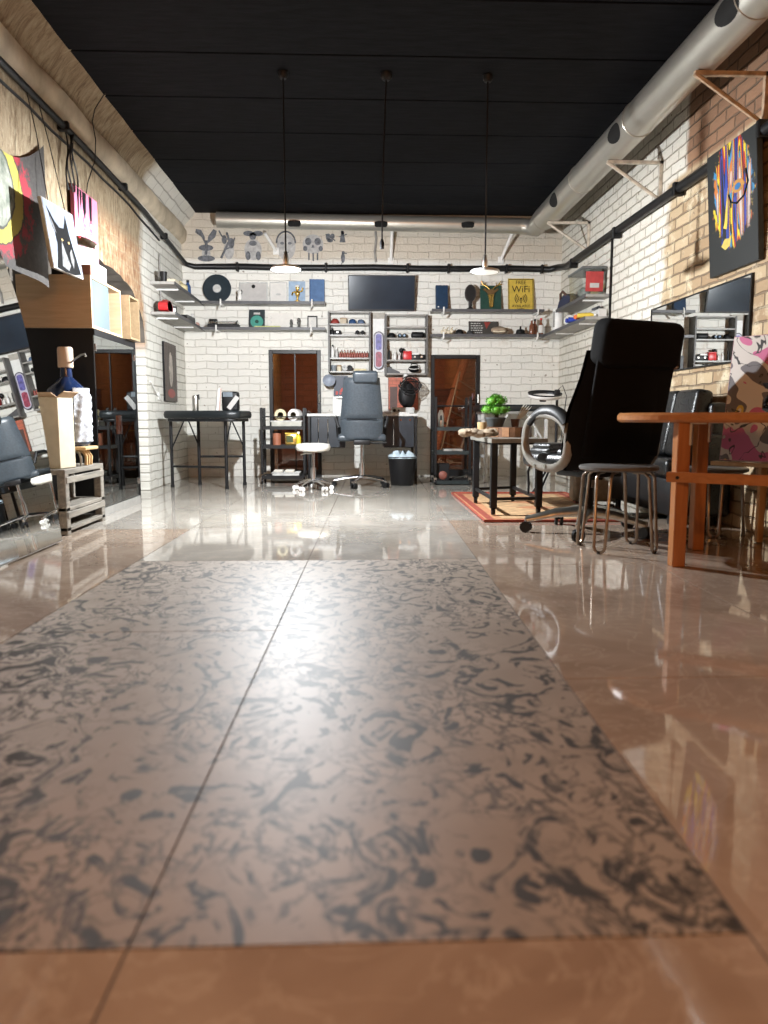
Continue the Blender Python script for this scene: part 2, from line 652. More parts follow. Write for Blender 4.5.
def T(name, label, cat, loc=(0, 0, 0), rz=0.0, group=None, parts=(), body=None, mats=None, rot=None):
    if body is not None:
        o = body.build(name, mats)
    else:
        o = bpy.data.objects.new(name, None)
        o.empty_display_size = 0.05
        COL.objects.link(o)
    o.location = (loc[0], loc[1], loc[2] + (.0012 if loc[2] > .02 else 0))
    o.rotation_euler = rot if rot else (0, 0, rz)
    tag(o, label, cat, group)
    add_parts(o, parts)
    return o


def dup(root, loc, rz=None, label=None):
    r = root.copy()
    COL.objects.link(r)
    r.location = (loc[0], loc[1], loc[2] + (.0012 if loc[2] > .02 else 0))
    if rz is not None:
        r.rotation_euler = (0, 0, rz)
    if label:
        r['label'] = label
    for ch in list(root.children):
        c = ch.copy()
        COL.objects.link(c)
        c.parent = r
        for g in list(ch.children):
            d = g.copy()
            COL.objects.link(d)
            d.parent = c
    return r


def S(name, m, mats, parent=None):
    o = m.build(name, mats, parent)
    if parent is None:
        o['kind'] = 'structure'
    return o


def textmesh(m, txt, size, mtx, depth=0.002, align='CENTER'):
    cu = bpy.data.curves.new('t', 'FONT')
    cu.body = txt
    cu.size = size
    cu.align_x = align
    cu.align_y = 'CENTER'
    cu.extrude = depth
    cu.resolution_u = 3
    ob = bpy.data.objects.new('t', cu)
    COL.objects.link(ob)
    bpy.context.view_layer.update()
    me = bpy.data.meshes.new_from_object(ob.evaluated_get(bpy.context.evaluated_depsgraph_get()))
    m.add([v.co.copy() for v in me.vertices], [list(p.vertices) for p in me.polygons], False, mtx)
    bpy.data.objects.remove(ob)
    bpy.data.curves.remove(cu)
    bpy.data.meshes.remove(me)
    return m

# ================================================================== SETTING
# ---- floor: real tiles over a grout bed, the bay in the middle laid with mottled slabs
TW, TL = 0.84, 1.62
FROT = 0.025
X0 = -0.329          # tile joint at Y=0
INS = []             # mottled slabs (column, y0, y1)
fl = M()
fl.use(2).bb((XL - .6, YF - .2, -.08), (XR + .3, YB + 2.2, -.004))


def tile(x0, x1, y0, y1, mi, g=.0022):
    x0, x1, y0, y1 = x0 + g, x1 - g, y0 + g, y1 - g
    a, b, c, d = (x0 + FROT * y0, y0), (x1 + FROT * y0, y0), (x1 + FROT * y1, y1), (x0 + FROT * y1, y1)
    fl.use(mi).prism([a, b, c, d], -.005, 0)


ins_x = [X0 - TW, X0, X0 + TW]
for x0, rows in ((X0 - TW, [.955, 2.50, 3.77, 4.95]), (X0, [.955, 3.77, 4.95])):
    for a, b in zip(rows, rows[1:]):
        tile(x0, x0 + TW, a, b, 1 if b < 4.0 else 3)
for c in range(-4, 5):
    x0 = X0 + c * TW
    inside = c in (-1, 0)
    xa, xb = max(x0, XL - .45), min(x0 + TW, XR + .1)
    if xb <= xa:
        continue
    ys = [YF + .82 * 0, -1.0, -.2, .955] if inside else [YF, -1.6, 0.02, 1.64, 3.26, 4.88]
    for a, b in zip(ys, ys[1:]):
        if c > 0 and not inside:
            tile(xa, xb, a + .35, b + .35, 0)
        else:
            tile(xa, xb, a, b, 0)
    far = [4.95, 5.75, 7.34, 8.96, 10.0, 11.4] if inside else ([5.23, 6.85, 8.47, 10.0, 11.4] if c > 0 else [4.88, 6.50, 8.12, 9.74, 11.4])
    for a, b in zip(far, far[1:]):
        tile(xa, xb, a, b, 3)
S('floor', fl, [MARBLE, INSERT, GROUT, MARBLE_LIT])

# ---- ceiling: black boards running across the room, joints left open
ce = M()
ce.bb((XL - .6, YF - .2, ZC + .03), (XR + .3, YB + 2.2, ZC + .12))
y = 4.65 - 11 * .7
while y < YB:
    ce.bb((XL - .55, y + .008, ZC), (XR + .25, min(YB, y + .70) - .008, ZC + .04), .004, 1)
    y += .70
S('ceiling', ce, CEIL)

# ---- back wall with two door openings
D1 = (onY(271, 484, YB).x, onY(322, 484, YB).x, onY(296, 350, YB).z)
D2 = (onY(430, 487, YB).x, onY(478, 487, YB).x, onY(455, 355, YB).z)
bw = M()
for x0, x1, z0 in ((XL, D1[0], 0), (D1[0], D1[1], D1[2]), (D1[1], D2[0], 0), (D2[0], D2[1], D2[2]), (D2[1], XR, 0)):
    bw.bb((x0, YB, z0), (x1, YB + .14, ZC))
S('wall_back', bw, WHITEB_X)

# ---- left wall with an arched recess
AY0, AY1, ASP, ACR, AYC = 4.62, 7.56, 1.42, 1.93, 6.40


def archz(y):
    t = abs(y - AYC) / ((AY1 - AYC) if y > AYC else (AYC - AY0))
    return ASP + (ACR - ASP) * (max(0, 1 - t ** 2.6)) ** (1 / 2.2)


lw = M()
lw.quad((XL, YF, 0), (XL, AY0, 0), (XL, AY0, ZC), (XL, YF, ZC))
lw.quad((XL, AY1, 0), (XL, YB + .1, 0), (XL, YB + .1, ZC), (XL, AY1, ZC))
ny = 40
ays = [AY0 + (AY1 - AY0) * (0.5 - 0.5 * math.cos(math.pi * i / ny)) for i in range(ny + 1)]
XN = XL - .42
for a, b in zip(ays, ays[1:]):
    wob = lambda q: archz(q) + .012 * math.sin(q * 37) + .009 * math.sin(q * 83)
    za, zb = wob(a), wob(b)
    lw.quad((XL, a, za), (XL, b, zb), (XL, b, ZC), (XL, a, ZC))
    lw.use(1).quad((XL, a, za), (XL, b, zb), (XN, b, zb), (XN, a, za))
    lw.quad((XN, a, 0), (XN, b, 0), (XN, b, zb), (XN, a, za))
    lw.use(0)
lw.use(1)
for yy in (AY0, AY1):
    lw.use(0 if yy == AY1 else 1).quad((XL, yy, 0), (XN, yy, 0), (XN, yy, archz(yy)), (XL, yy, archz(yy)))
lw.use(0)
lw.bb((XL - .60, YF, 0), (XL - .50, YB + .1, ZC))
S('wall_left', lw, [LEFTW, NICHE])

# ---- right wall, front wall
S('wall_right', M().bb((XR, YF, 0), (XR + .2, YB + .14, ZC)), RIGHTW)
S('wall_front', M().bb((XL - .5, YF - .15, 0), (XR + .2, YF, ZC)), REDB_X)

# ---- the plastered ledge along the left wall
lz0, lz1 = 2.72, 3.0
pr = [(XL - .02, 2.69), (XL + .02, 2.71), (XL + .05, 2.74), (XL + .065, 2.79), (XL + .07, 2.85), (XL + .05, 2.875), (XL + .02, 2.88)]
tr = M()
nseg = 60
tr.grid(lambda a, b: Vector((pr[min(6, int(round(a * 6)))][0] + .006 * math.sin(b * 70 + a * 5), YF + b * (YB - YF), pr[min(6, int(round(a * 6)))][1] + .007 * math.sin(b * 47 + a))), 6, nseg)
S('trim_1', tr, PLASTER)
# brickwork over the ledge leans inwards like the foot of a vault
uw = M()
uw.grid(lambda a, b: Vector((XL + .03 + .155 * a ** 1.4 + .004 * math.sin(b * 90 + a * 9), YF + b * (YB - YF), 2.86 + .20 * a)), 8, 80)
S('wall_left_upper', uw, LEFTW)

# ---- the passage seen through the glass doors
co = M()
cy0, cy1, cx0, cx1, cz = YB + .14, 11.3, D1[0] - .3, D2[1] + .3, 2.4
co.bb((cx0 - .1, cy1, 0), (cx1 + .1, cy1 + .1, cz))
co.bb((cx0 - .1, cy0, 0), (cx0, cy1, cz))
co.bb((cx1, cy0, 0), (cx1 + .1, cy1, cz))
S('wall_passage', co, REDB_X)
cp = M()
cp.bb((cx0 - .1, cy0, cz), (cx1 + .1, cy1 + .1, cz + .1))
cp.bb((D1[0] - .3, YB + .6, 1.66), (.42, cy1, 1.74))
S('ceiling_passage', cp, CEIL)


def glassdoor(n, d, mull):
    x0, x1, z1 = d
    w = .045
    f = M()
    f.bb((x0, YB - .02, 0), (x0 + w, YB + .05, z1), .004, 1)
    f.bb((x1 - w, YB - .02, 0), (x1, YB + .05, z1), .004, 1)
    f.bb((x0 + w, YB - .02, z1 - w), (x1 - w, YB + .05, z1), .004, 1)
    f.bb((x0 + w, YB - .02, 0), (x1 - w, YB + .05, .08), .004, 1)
    o = S('door_%d' % n, f, BLACKM)
    if mull:
        xm = (x0 + x1) / 2
        M().bb((xm - .006, YB - .004, .08), (xm + .006, YB + .03, z1 - w)).build('mullion', BLACKM, o)
    M().bb((x0 + w, YB + .008, .08), (x1 - w, YB + .014, z1 - w)).build('pane', DOORGLASS, o)
    M().cyl((x1 - .022, YB - .05, .88), (x1 - .022, YB - .05, .98), .007, n=8).cyl((x1 - .022, YB - .05, .89), (x1 - .022, YB - .018, .89), .005, n=8).cyl((x1 - .022, YB - .05, .97), (x1 - .022, YB - .018, .97), .005, n=8).build('handle', STEEL, o)
    return o


glassdoor(1, D1, True)
glassdoor(2, D2, False)

# ---- ladder and leaning beam in the passage
a0, a1 = onY(428, 470, 10.2), onY(466, 358, 10.6)
lb = M()
d = (a1 - a0)
lb.cyl(a0 + d * -.02, a1, .055, .06, 18)
T('leaning_round_post', 'thick round red-brown post leaning diagonally behind the right glass door', 'post', (0, 0, 0), parts=[
    ('shaft', lb, pm('terracotta_paint', (.44, .18, .11), .5)),
    ('band', M().cyl(a0 + d * .40, a0 + d * .415, .062, n=18), BLACKM), ('band', M().cyl(a0 + d * .70, a0 + d * .715, .064, n=18), BLACKM)])
l0, l1 = onY(446, 446, 10.05), onY(478, 390, 10.45)
r0, r1 = onY(452, 404, 10.3), onY(440, 470, 10.0)
rails = [(onY(441, 450, 9.75), onY(460, 372, 9.95)), (onY(458, 455, 9.75), onY(484, 388, 9.95))]
ld = []
for p, q in rails:
    ld.append(('side_rail', M().tube([p, p.lerp(q, .5), q], .014, 8), STEEL))
for i in range(5):
    t = .1 + .2 * i
    ld.append(('rung', M().tube([rails[0][0].lerp(rails[0][1], t), rails[1][0].lerp(rails[1][1], t)], .010, 8), STEEL))
T('metal_ladder', 'thin metal ladder leaning behind the right glass door beside the red post', 'ladder', parts=ld)

# ---- conduits (black pipes with clamps)
ZP = onY(365, 268, YB - .06).z
pb = M()
lft = []
for t in range(0, 9):
    y = YF + .3 + t * (YB - .35 - YF - .3) / 8
    lft.append((XL + .045, y, (2.656 if y < 6.5 else 2.656 - .20 * ((y - 6.5) / 2.8) ** 1.7) + .008 * math.sin(t * 1.7)))
pts = lft + [(XL + .07, YB - .12, ZP + .02), (XL + .16, YB - .06, ZP)] + [(XL + .16 + (XR - XL - .32) * i / 8, YB - .06, ZP + .006 * math.sin(i * 2)) for i in range(1, 9)] + [(XR - .08, YB - .13, ZP + .01)] + [(XR - .05, YB - .4 - i * (YB - .7 - YF) / 8, ZP - .03 - .03 * min(1, i / 3) + .008 * math.sin(i * 1.3)) for i in range(9)]
pb.tube(pts, [.022] * 9 + [.026, .032] + [.036] * 18, 10)
cl = []
for x in (-1.35, -.33, .62, 1.1, 1.78, 2.2):
    cl.append(('clamp', M().box((x, YB - .062, ZP), (.03, .085, .10), None, .008, 1), BLACKM))
for y in (3.2, 4.35, 5.55, 6.9, 8.3):
    cl.append(('clamp', M().box((XL + .040, y, 2.656 if y < 6.5 else 2.656 - .20 * ((y - 6.5) / 2.8) ** 1.7), (.075, .035, .065), None, .008, 1), BLACKM))
    cl.append(('clamp', M().box((XR - .053, y + .3, ZP - .055), (.085, .04, .10), None, .008, 1), BLACKM))
T('wall_conduit', 'black pipe running around the room high on the brick walls', 'pipe', parts=[('pipe', pb, BLACKM)] + cl)
T('wall_cable', 'thin black cable running just under the black pipe on the left wall', 'cable', body=M().tube([(XL + .014, 2.6 + .35 * i, 2.585 - (.12 * max(0, (2.6 + .35 * i - 6.5) / 2) ** 1.6) + .008 * math.sin(i * 2.1)) for i in range(17)], .009, 8), mats=BLACK)

# ---- ventilation ducts
DX, DZ, DR = 2.06, 2.845, .125
du = M()
du.cyl((DX, YF + .2, DZ), (DX, 8.55, DZ), DR, n=32)
parts = []
for y in (0.8, 2.55, 4.35, 6.0, 7.4):
    seam = M()
    seam.tube([(DX + (DR + .001) * math.cos(R(a)), y - .22, DZ + (DR + .001) * math.sin(R(a))) for a in range(0, 360, 12)], .005, 6, True)
    parts.append(('seam_ring', seam, GALV))
HOLE = pm('duct_opening_dark', (.004, .004, .004), .9)
for y in (2.6, 4.22, 5.98, 7.75):
    h = M()
    mt = frame((DX, y, DZ), (0, 1, 0), (math.sin(R(18)), 0, math.cos(R(18))))
    n = 24
    vs = []
    for rr in (0, 1):
        pass
    ring = []
    for i in range(n):
        a = 2 * math.pi * i / n
        yy = .13 * math.cos(a)
        ang = R(197) + .52 * math.sin(a)
        ring.append(Vector((DX + (DR + .0015) * math.cos(ang), y + yy, DZ + (DR + .0015) * math.sin(ang))))
    cen = Vector((DX + (DR + .0015) * math.cos(R(197)), y, DZ + (DR + .0015) * math.sin(R(197))))
    inner = [cen.lerp(p, .5) for p in ring]
    for q in inner:
        v = Vector((q.x - DX, 0, q.z - DZ)).normalized() * (DR + .0015)
        q.x, q.z = DX + v.x, DZ + v.z
    h.add(ring + inner + [cen], [(i, (i + 1) % n, n + (i + 1) % n, n + i) for i in range(n)] + [(n + i, n + (i + 1) % n, 2 * n) for i in range(n)], True)
    parts.append(('air_outlet', h, HOLE, 'black oval opening in the duct side'))
T('ventilation_duct', 'large round silver duct running along the top of the right wall', 'duct', parts=[('tube', du, GALV)] + parts)

bz = onY(380, 223, 8.95).z
bd = M().cyl((onY(217, 223, 8.95).x, 8.95, bz + .02), (DX - .16, 8.95, bz - .02), .085, n=28)
bparts = [('tube', bd, GALV)]
el = M().tube([(DX - .18, 8.95, bz - .02), (DX - .1, 8.94, bz - .03), (DX - .03, 8.88, bz - .05), (DX, 8.76, DZ + .01), (DX, 8.56, DZ)], [.085, .09, .1, .112, .125], 24)
bparts.append(('elbow', el, GALV))
for px in (294, 381, 468):
    x = onY(px, 217, 8.86).x
    bparts.append(('air_outlet', M().lathe([(.0, 0), (.055, 0), (.072, .012), (.076, .03), (.076, .05)], (x, 8.95 - .06, bz - .075 + .015), 20), HOLE, 'black oval opening'))
T('cross_duct', 'slim silver duct along the ceiling over the back wall', 'duct', parts=bparts)

# struts of the cross duct
for i, (p0, p1, lab) in enumerate(((
        (265, 233), (276, 251), 'white slanted duct strut above the lit lamp'),
        ((392, 229), (391, 261), 'white upright duct strut above the television'),
        ((513, 231), (501, 260), 'white slanted duct strut above the yellow wifi sign'))):
    a, b = onY(*p0, YB - .22), onY(*p1, YB - .02)
    m = M().tube([a, b], .018, 6)
    T('duct_strut', lab, 'strut', group='struts of the back duct', parts=[('bar', m, WHITE), ('foot_plate', M().box(b + Vector((0, .008, 0)), (.07, .02, .08), None, .004, 1), WHITE)])

# triangular brackets of the right duct
for y, lab in ((4.72, 'rusty triangular duct bracket nearest to the colourful portrait'),
               (6.3, 'pale triangular duct bracket at the middle of the right duct'),
               (8.2, 'pale triangular duct bracket at the far end by the back corner')):
    m = pm('bracket_paint', (.60, .54, .45), .5, .2, var=.3) if y > 5 else pm('bracket_rust', (.46, .33, .22), .6, .2, var=.4)
    z0 = DZ - DR - .012
    T('duct_bracket', lab, 'bracket', group='brackets of the right duct', parts=[
        ('arm', M().bb((DX - .06, y - .015, z0 - .012), (XR - .005, y + .015, z0 + .012)), m),
        ('wall_bar', M().bb((XR - .03, y - .015, z0 - .30), (XR - .005, y + .015, z0 + .012)), m),
        ('brace', M().tube([(DX - .06, y, z0), (XR - .02, y, z0 - .28)], .014, 6), m)])

# dark vertical strip on the right wall
p = onX(612, 250, XR - .01)
T('wall_strip', 'thin dark upright strip on the white right wall below the pipe', 'cable strip', body=M().bb((XR - .02, p.y - .012, 1.55), (XR - .002, p.y + .012, ZP - .04)), mats=BLACK)
T('wall_rod', 'thin grey upright rod on the left wall beside the corner shelves', 'shelf rod', body=M().cyl((XL + .02, onX(159, 300, XL).y, 1.70), (XL + .02, onX(159, 300, XL).y, 2.36), .008, n=8), mats=GREYP)

# ================================================================== LAMPS
YL = 5.6
LEDON = emit('lit_lamp_face', (.86, .94, 1.0), 45)
LEDDIM = pm('frosted_lamp_face', (.85, .86, .84), .4, var=.03, **{'Emission Color': (1, .95, .85, 1), 'Emission Strength': .55})  # faint glow set in the face so the disc looks white
SHADE = pm('white_enamel', (.75, .76, .74), .25, var=.05)


def pendant(px, py, label, cord_px, face, on=True):
    c = onY(px, py, YL)
    top = ZC - c.z
    cx = 0.0
    parts = [('cord', M().tube([(0, 0, .10), (cx * .3, 0, top * .5), (cx, 0, top - .03)], .006, 6), BLACK),
             ('ceiling_cup', M().lathe([(.0, 0), (.022, 0), (.035, .02), (.035, .045)], (cx, 0, top - .05), 16), BLACK),
             ('lamp_holder', M().lathe([(0, .02), (.018, .02), (.020, .06), (.012, .10), (.006, .115), (0, .115)], (0, 0, 0), 16), STEEL)]
    if on:
        parts += [('shade', M().lathe([(.102, -.012), (.106, -.008), (.10, .004), (.06, .016), (.02, .024), (0, .025)], (0, 0, 0), 28), SHADE),
                  ('lamp_face', M().lathe([(0, -.022), (.06, -.019), (.101, -.010)], (0, 0, 0), 28), face)]
    return T('pendant_lamp', label, 'lamp', c, group='pendant lamps in a row across the room', parts=parts)


pendant(286, 268, 'lit pendant lamp glowing cold white in front of the left shelves', 288, LEDON)
pendant(485, 271, 'plain white disc pendant lamp hanging in front of the right back shelves', 492, LEDDIM)
c = onY(382, 249, YL)
T('bare_pendant', 'bare black lamp cord hanging without a shade in front of the television', 'cord', c, parts=[
    ('cord', M().tube([(0, 0, .06), (.01, 0, (ZC - c.z) * .5), (.03, 0, ZC - c.z - .03)], .006, 6), BLACK),
    ('lamp_socket', M().lathe([(0, 0), (.014, 0), (.016, .04), (.008, .065), (0, .07)], n=12), BLACK),
    ('ceiling_cup', M().lathe([(.0, 0), (.022, 0), (.04, .02), (.04, .05)], (.03, 0, ZC - c.z - .05), 16), BLACK)])


def lamp(name, typ, loc, energy, color, size=.1, rot=None):
    l = bpy.data.lights.new(name, typ)
    l.energy = energy
    l.color = color
    if typ == 'POINT':
        l.shadow_soft_size = size
    elif typ == 'AREA':
        l.shape = 'DISK'
        l.size = size
    o = bpy.data.objects.new(name, l)
    COL.objects.link(o)
    o.location = loc
    if rot:
        o.rotation_euler = rot
    return o


c = onY(286, 268, YL)
lamp('pendant_light', 'POINT', (c.x, c.y, c.z - .052), 430, (.93, .97, 1.0), .024)
# lamps of the front half of the room, behind the photographer
for i, (x, y) in enumerate(((-1.0, -.9), (1.35, -.9))):
    T('globe_lamp', 'warm globe lamp hanging behind the photographer' if i == 0 else 'warm globe lamp hanging behind the photographer near the right wall', 'lamp', (x, y, 2.55), parts=[
        ('globe', M().ball((0, 0, 0), .09, 18, 12), emit('warm_globe_%d' % i, (1, .72, .42), 14)),
        ('cord', M().cyl((0, 0, .085), (0, 0, ZC - 2.55), .006, n=6), BLACK)])
    lamp('globe_light', 'POINT', (x, y, 2.40), 85, (1.0, .45, .15), .09)
# unseen fill lights added in the passage to brighten brick and post
lamp('passage_fill', 'POINT', (.62, 9.72, 1.25), 24, (1.0, .66, .42), .05)
lamp('passage_fill', 'POINT', (1.75, 9.75, .35), 6, (1.0, .66, .42), .05)

# ================================================================== LEFT SIDE
# ---- big round-topped mirror leaning on the wall
my0, my1 = 3.30, 4.35
mw = my1 - my0
tilt = math.atan2(.20, 1.74)
mo = frame((-1.655, my0, .012), (0, 1, 0), (-math.sin(tilt), 0, math.cos(tilt)))
poly = [(0, 0), (mw, 0), (mw, .98)] + [(mw / 2 + mw / 2 * math.cos(t), .98 + .78 * math.sin(t)) for t in [math.pi * i / 28 for i in range(1, 28)]] + [(0, .98)]
poly_in = [(mw / 2 + (x - mw / 2) * .985, .85 + (z - .85) * .99) for x, z in poly]
T('leaning_mirror', 'large frameless round-topped mirror leaning on the left wall at the photo edge', 'mirror', parts=[
    ('backing', M().prism(poly, -.012, .002, mo), GREYP),
    ('glass', M().prism(poly_in, .002, .006, mo), MIRROR)])

# ---- slatted crate stand
cx0, cx1, cy0, cy1, ch = -2.0 + .03, -1.72, 4.62, 5.32, .395
pp = []
for x in (cx0 + .03, cx1 - .025):
    for y in (cy0 + .03, cy1 - .03):
        pp.append(('post', M().bb((x - .025, y - .03, 0.0), (x + .025, y + .03, ch - .022), .004, 1), GREYWOOD))
for z in (.035, .155, .375):
    for i in range(3):
        x = cx0 + .045 + i * (cx1 - cx0 - .09) / 2
        pp.append(('board', M().bb((x - .045, cy0, z - .012), (x + .045, cy1, z + .012 + (.008 if z > .3 else 0)), .003, 1), GREYWOOD))
pp.append(('back_board', M().bb((cx0, cy0, .05), (cx0 + .012, cy1, .36)), BLACK))
for z in (.12, .33):
    pp.append(('rail', M().bb((cx1 - .012, cy0 + .01, z - .02), (cx1 + .006, cy1 - .01, z + .02), .003, 1), GREYWOOD))
T('slatted_crate', 'weathered wooden two-tier crate standing on the floor before the black cabinet', 'crate', parts=pp)
ctop = .375 + .020

# low bent stool on the crate
bl = []
for s in (-1, 1):
    for q in (-1, 1):
        bl.append(('leg', M().tube([(s * .10, q * .09, .004), (s * .105, q * .10, .05), (s * .09, q * .09, .085), (s * .03, q * .06, .098)], .008, 8), STEEL))
for q in (-.045, 0, .045):
    bl.append(('bent_slat', M().tube([(.115, q, .004), (.118, q, .06), (.10, q, .09), (.02, q, .098)], .009, 8, flat=1.6), PINE))
T('low_stool', 'small low stool with bent wooden ribs under the big water bottle', 'stool', (-1.845, 5.06, ctop), parts=[('seat', M().box((0, 0, .112), (.29, .24, .022), None, .009, 2), PINE)] + bl)
st = ctop + .123

# water bottle
bo = M().lathe([(0, .0), (.115, .0), (.132, .02), (.134, .09), (.128, .10), (.134, .115), (.134, .20), (.128, .21), (.134, .225), (.134, .30), (.12, .36), (.07, .41), (.038, .44), (.034, .50), (0, .50)], n=28)
wr = M().lathe([(.126, .03), (.142, .05), (.145, .15), (.140, .24), (.146, .30), (.126, .365)], n=30)
random.seed(3)
wv = M()
wv.grid(lambda a, b: (lambda an, rr: Vector((rr * math.cos(an), rr * math.sin(an), .03 + b * .34)))(R(-55 + a * 130), .140 + .010 * math.sin(a * 31 + b * 17) * math.cos(b * 23) - (.02 if b > .93 else 0)), 30, 18)
wv.grid(lambda a, b: (lambda an, rr: Vector((rr * math.cos(an), rr * math.sin(an), .03 + b * .34)))(R(-55 + a * 130), .1355), 30, 18)
T('water_bottle', 'big blue water bottle with a pump on top standing on the low stool', 'water bottle', (-1.845, 5.06, st), parts=[
    ('bottle', bo, BOTTLEBLUE), ('bubble_wrap', wv, PLAIDFUR, 'white bubble wrap sleeve'),
    ('pump', M().lathe([(0, .50), (.044, .50), (.047, .505), (.047, .615), (.042, .628), (0, .63)], n=22), pm('beige_plastic', (.55, .42, .32), .35, var=.05), 'beige dispenser pump', [
        ('spout', M().tube([(.04, -.02, .53), (.08, -.04, .555), (.12, -.06, .575), (.15, -.075, .58), (.158, -.08, .565)], .006, 8), STEEL)])])

# carton
cb = M()
cb.box((0, 0, .215), (.20, .19, .43), None, .004, 1)
mt = frame((.0, -.096, .335), (1, 0, 0), (0, 0, 1))
PRT = pm('grey_print', (.42, .36, .28), .7)
pls = []
for i, (w2, zz) in enumerate(((.10, .035), (.07, 0), (.085, -.03))):
    tx = M()
    for j in range(int(w2 / .013)):
        tx.prism([(-.07 + j * .013, zz), (-.07 + j * .013 + .009, zz), (-.07 + j * .013 + .008, zz + .014), (-.07 + j * .013 + .001, zz + .013)], 0, .001, mt)
    pls.append(('print_line', tx, PRT))
fl_ = M().box((0, -.105, .435), (.19, .10, .004), (R(-20), 0, 0)).box((.11, 0, .437), (.08, .18, .004), (0, R(-35), 0))
T('cardboard_box', 'tall open cream carton with faint printed lines beside the water bottle', 'box', (-1.85, 4.78, ctop), R(-8), parts=[
    ('carton', cb, pm('carton_cream', (.50, .43, .31), .75, var=.08)), ('flap', fl_, CARD, 'open brown flaps')] + pls)

# ---- black glass cabinet in the recess
gx0, gx1, gy0, gy1, gh = -2.29, -1.80, 5.47, 6.46, 1.312
t = .02
cs = M()
cs.bb((gx0, gy0, .0), (gx1, gy0 + t, gh))
cs.bb((gx0, gy1 - t, .0), (gx1, gy1, gh))
cs.bb((gx0, gy0 + t, .0), (gx0 + t, gy1 - t, gh))
cs.bb((gx0 + t, gy0 + t, gh - t), (gx1, gy1 - t, gh))
cs.bb((gx0 + t, gy0 + t, .0), (gx1 - .0, gy1 - t, .06))
dd = [('carcass', cs, BLACK)]
for z in (.40, .70, 1.0):
    dd.append(('shelf', M().bb((gx0 + t, gy0 + t, z), (gx1 - .03, gy1 - t, z + .012)), BLACK))
ym = (gy0 + gy1) / 2
for y0, y1 in ((gy0 + .004, ym - .002), (ym + .002, gy1 - .004)):
    hd = M().bb((gx1 + .007, (y1 - .035 if y0 < ym - .1 else y0 + .03), .58), (gx1 + .018, (y1 - .03 if y0 < ym - .1 else y0 + .035), .72))
    hg = M()
    yh = y0 + .02 if y0 < ym - .1 else y1 - .02
    for z in (.16, 1.16):
        hg.bb((gx1 + .006, yh - .012, z), (gx1 + .014, yh + .012, z + .05), .002, 1)
    dd.append(('glass_door', M().bb((gx1, y0, .065), (gx1 + .006, y1, gh - .045)), GLASS, None, [('hinge', hg, CHROME), ('handle', hd, CHROME)]))
dd.append(('top_rail', M().bb((gx1, gy0, gh - .045), (gx1 + .012, gy1, gh)), BLACK))
dd.append(('corner_post', M().bb((gx1, gy1 - .012, .0), (gx1 + .012, gy1 + .004, gh - .045)), BLACK))
dd.append(('plinth', M().bb((gx1, gy0, 0.0), (gx1 + .012, gy1 - .012, .06)), GREYP))
T('glass_cabinet', 'tall black cabinet with glass doors standing in the arched recess', 'cabinet', parts=dd)
# glasses inside
gl = M().lathe([(0, 0), (.030, 0), (.030, .004), (.004, .008), (.004, .07), (.03, .09), (.042, .13), (.036, .17), (.034, .17), (.040, .13), (.028, .093), (0, .075)], n=16)
g0 = None
for i, y in enumerate((5.62, 5.74, 6.08, 6.20, 6.32)):
    lab = 'stemmed glass on the upper shelf inside the black glass cabinet'
    if g0 is None:
        g0 = T('wine_glass', lab, 'glass', (-1.93, y, 1.012), group='glasses in the cabinet', body=gl, mats=CLEAR)
    else:
        dup(g0, (-1.93, y, 1.012), None, lab)

# ---- wooden boxes on the cabinet
wx0, wx1, wy0, wy1, wz0, wz1 = -2.29, -1.79, 5.44, 6.12, gh, 1.665
wb = M()
wb.bb((wx0, wy0, wz0), (wx1, wy0 + .018, wz1))
wb.bb((wx0, wy0 + .018, wz1 - .018), (wx1, wy1, wz1))
wb.bb((wx0, wy0 + .018, wz0), (wx1, wy1, wz0 + .018))
wb.bb((wx0, wy0 + .018, wz0 + .018), (wx0 + .018, wy1, wz1 - .018))
wb.bb((wx0 + .018, wy1 - .018, wz0 + .018), (wx1, wy1, wz1 - .018))
pnl = M().bb((wx1 - .03, wy0 + .018, wz0 + .018), (wx1 - .015, wy1 - .25, wz1 - .018))
T('plywood_box', 'long plywood box lying on top of the black cabinet', 'box', parts=[
    ('carcass', wb, PLY), ('side_panel', pnl, pm('pale_blue_panel', (.11, .145, .155), .35, var=.15, scale=4), 'pale blue side panel'),
    ('cavity', M().bb((wx1 - .10, wy1 - .248, wz0 + .018), (wx1 - .09, wy1 - .02, wz1 - .018)), BLACK)])
# second box with a round cut-out, standing behind
sx0, sx1, sy0, sy1 = -1.98, -1.74, 6.17, 6.44
sp = M()
sp.bb((sx0, sy0, wz0), (sx1, sy0 + .015, wz1 - .02))
sp.bb((sx0, sy1 - .015, wz0), (sx1, sy1, wz1 - .02))
sp.bb((sx0, sy0 + .015, wz0), (sx1, sy1 - .015, wz0 + .015))
sp.bb((sx0, sy0 + .015, wz1 - .035), (sx1, sy1 - .015, wz1 - .02))
sp.bb((sx0, sy0 + .015, wz0 + .015), (sx0 + .012, sy1 - .015, wz1 - .035))
rg = M()
mt = frame((sx0 + .11, sy0 - .0, (wz0 + wz1 - .02) / 2), (1, 0, 0), (0, 0, 1))
rp = ell(0, .03, .055, .075, 24)
rg.tube([mt @ Vector((x, y, .004)) for x, y in rp], .009, 6, True)
T('speaker_cabinet', 'small plywood box with an oval hole at the far end of the cabinet top', 'box', parts=[
    ('carcass', sp, PLYEDGE), ('oval_hole', M().prism(rp, 0.0005, .002, mt), HOLE, 'dark oval cut-out'), ('hole_rim', rg, PLYEDGE)])

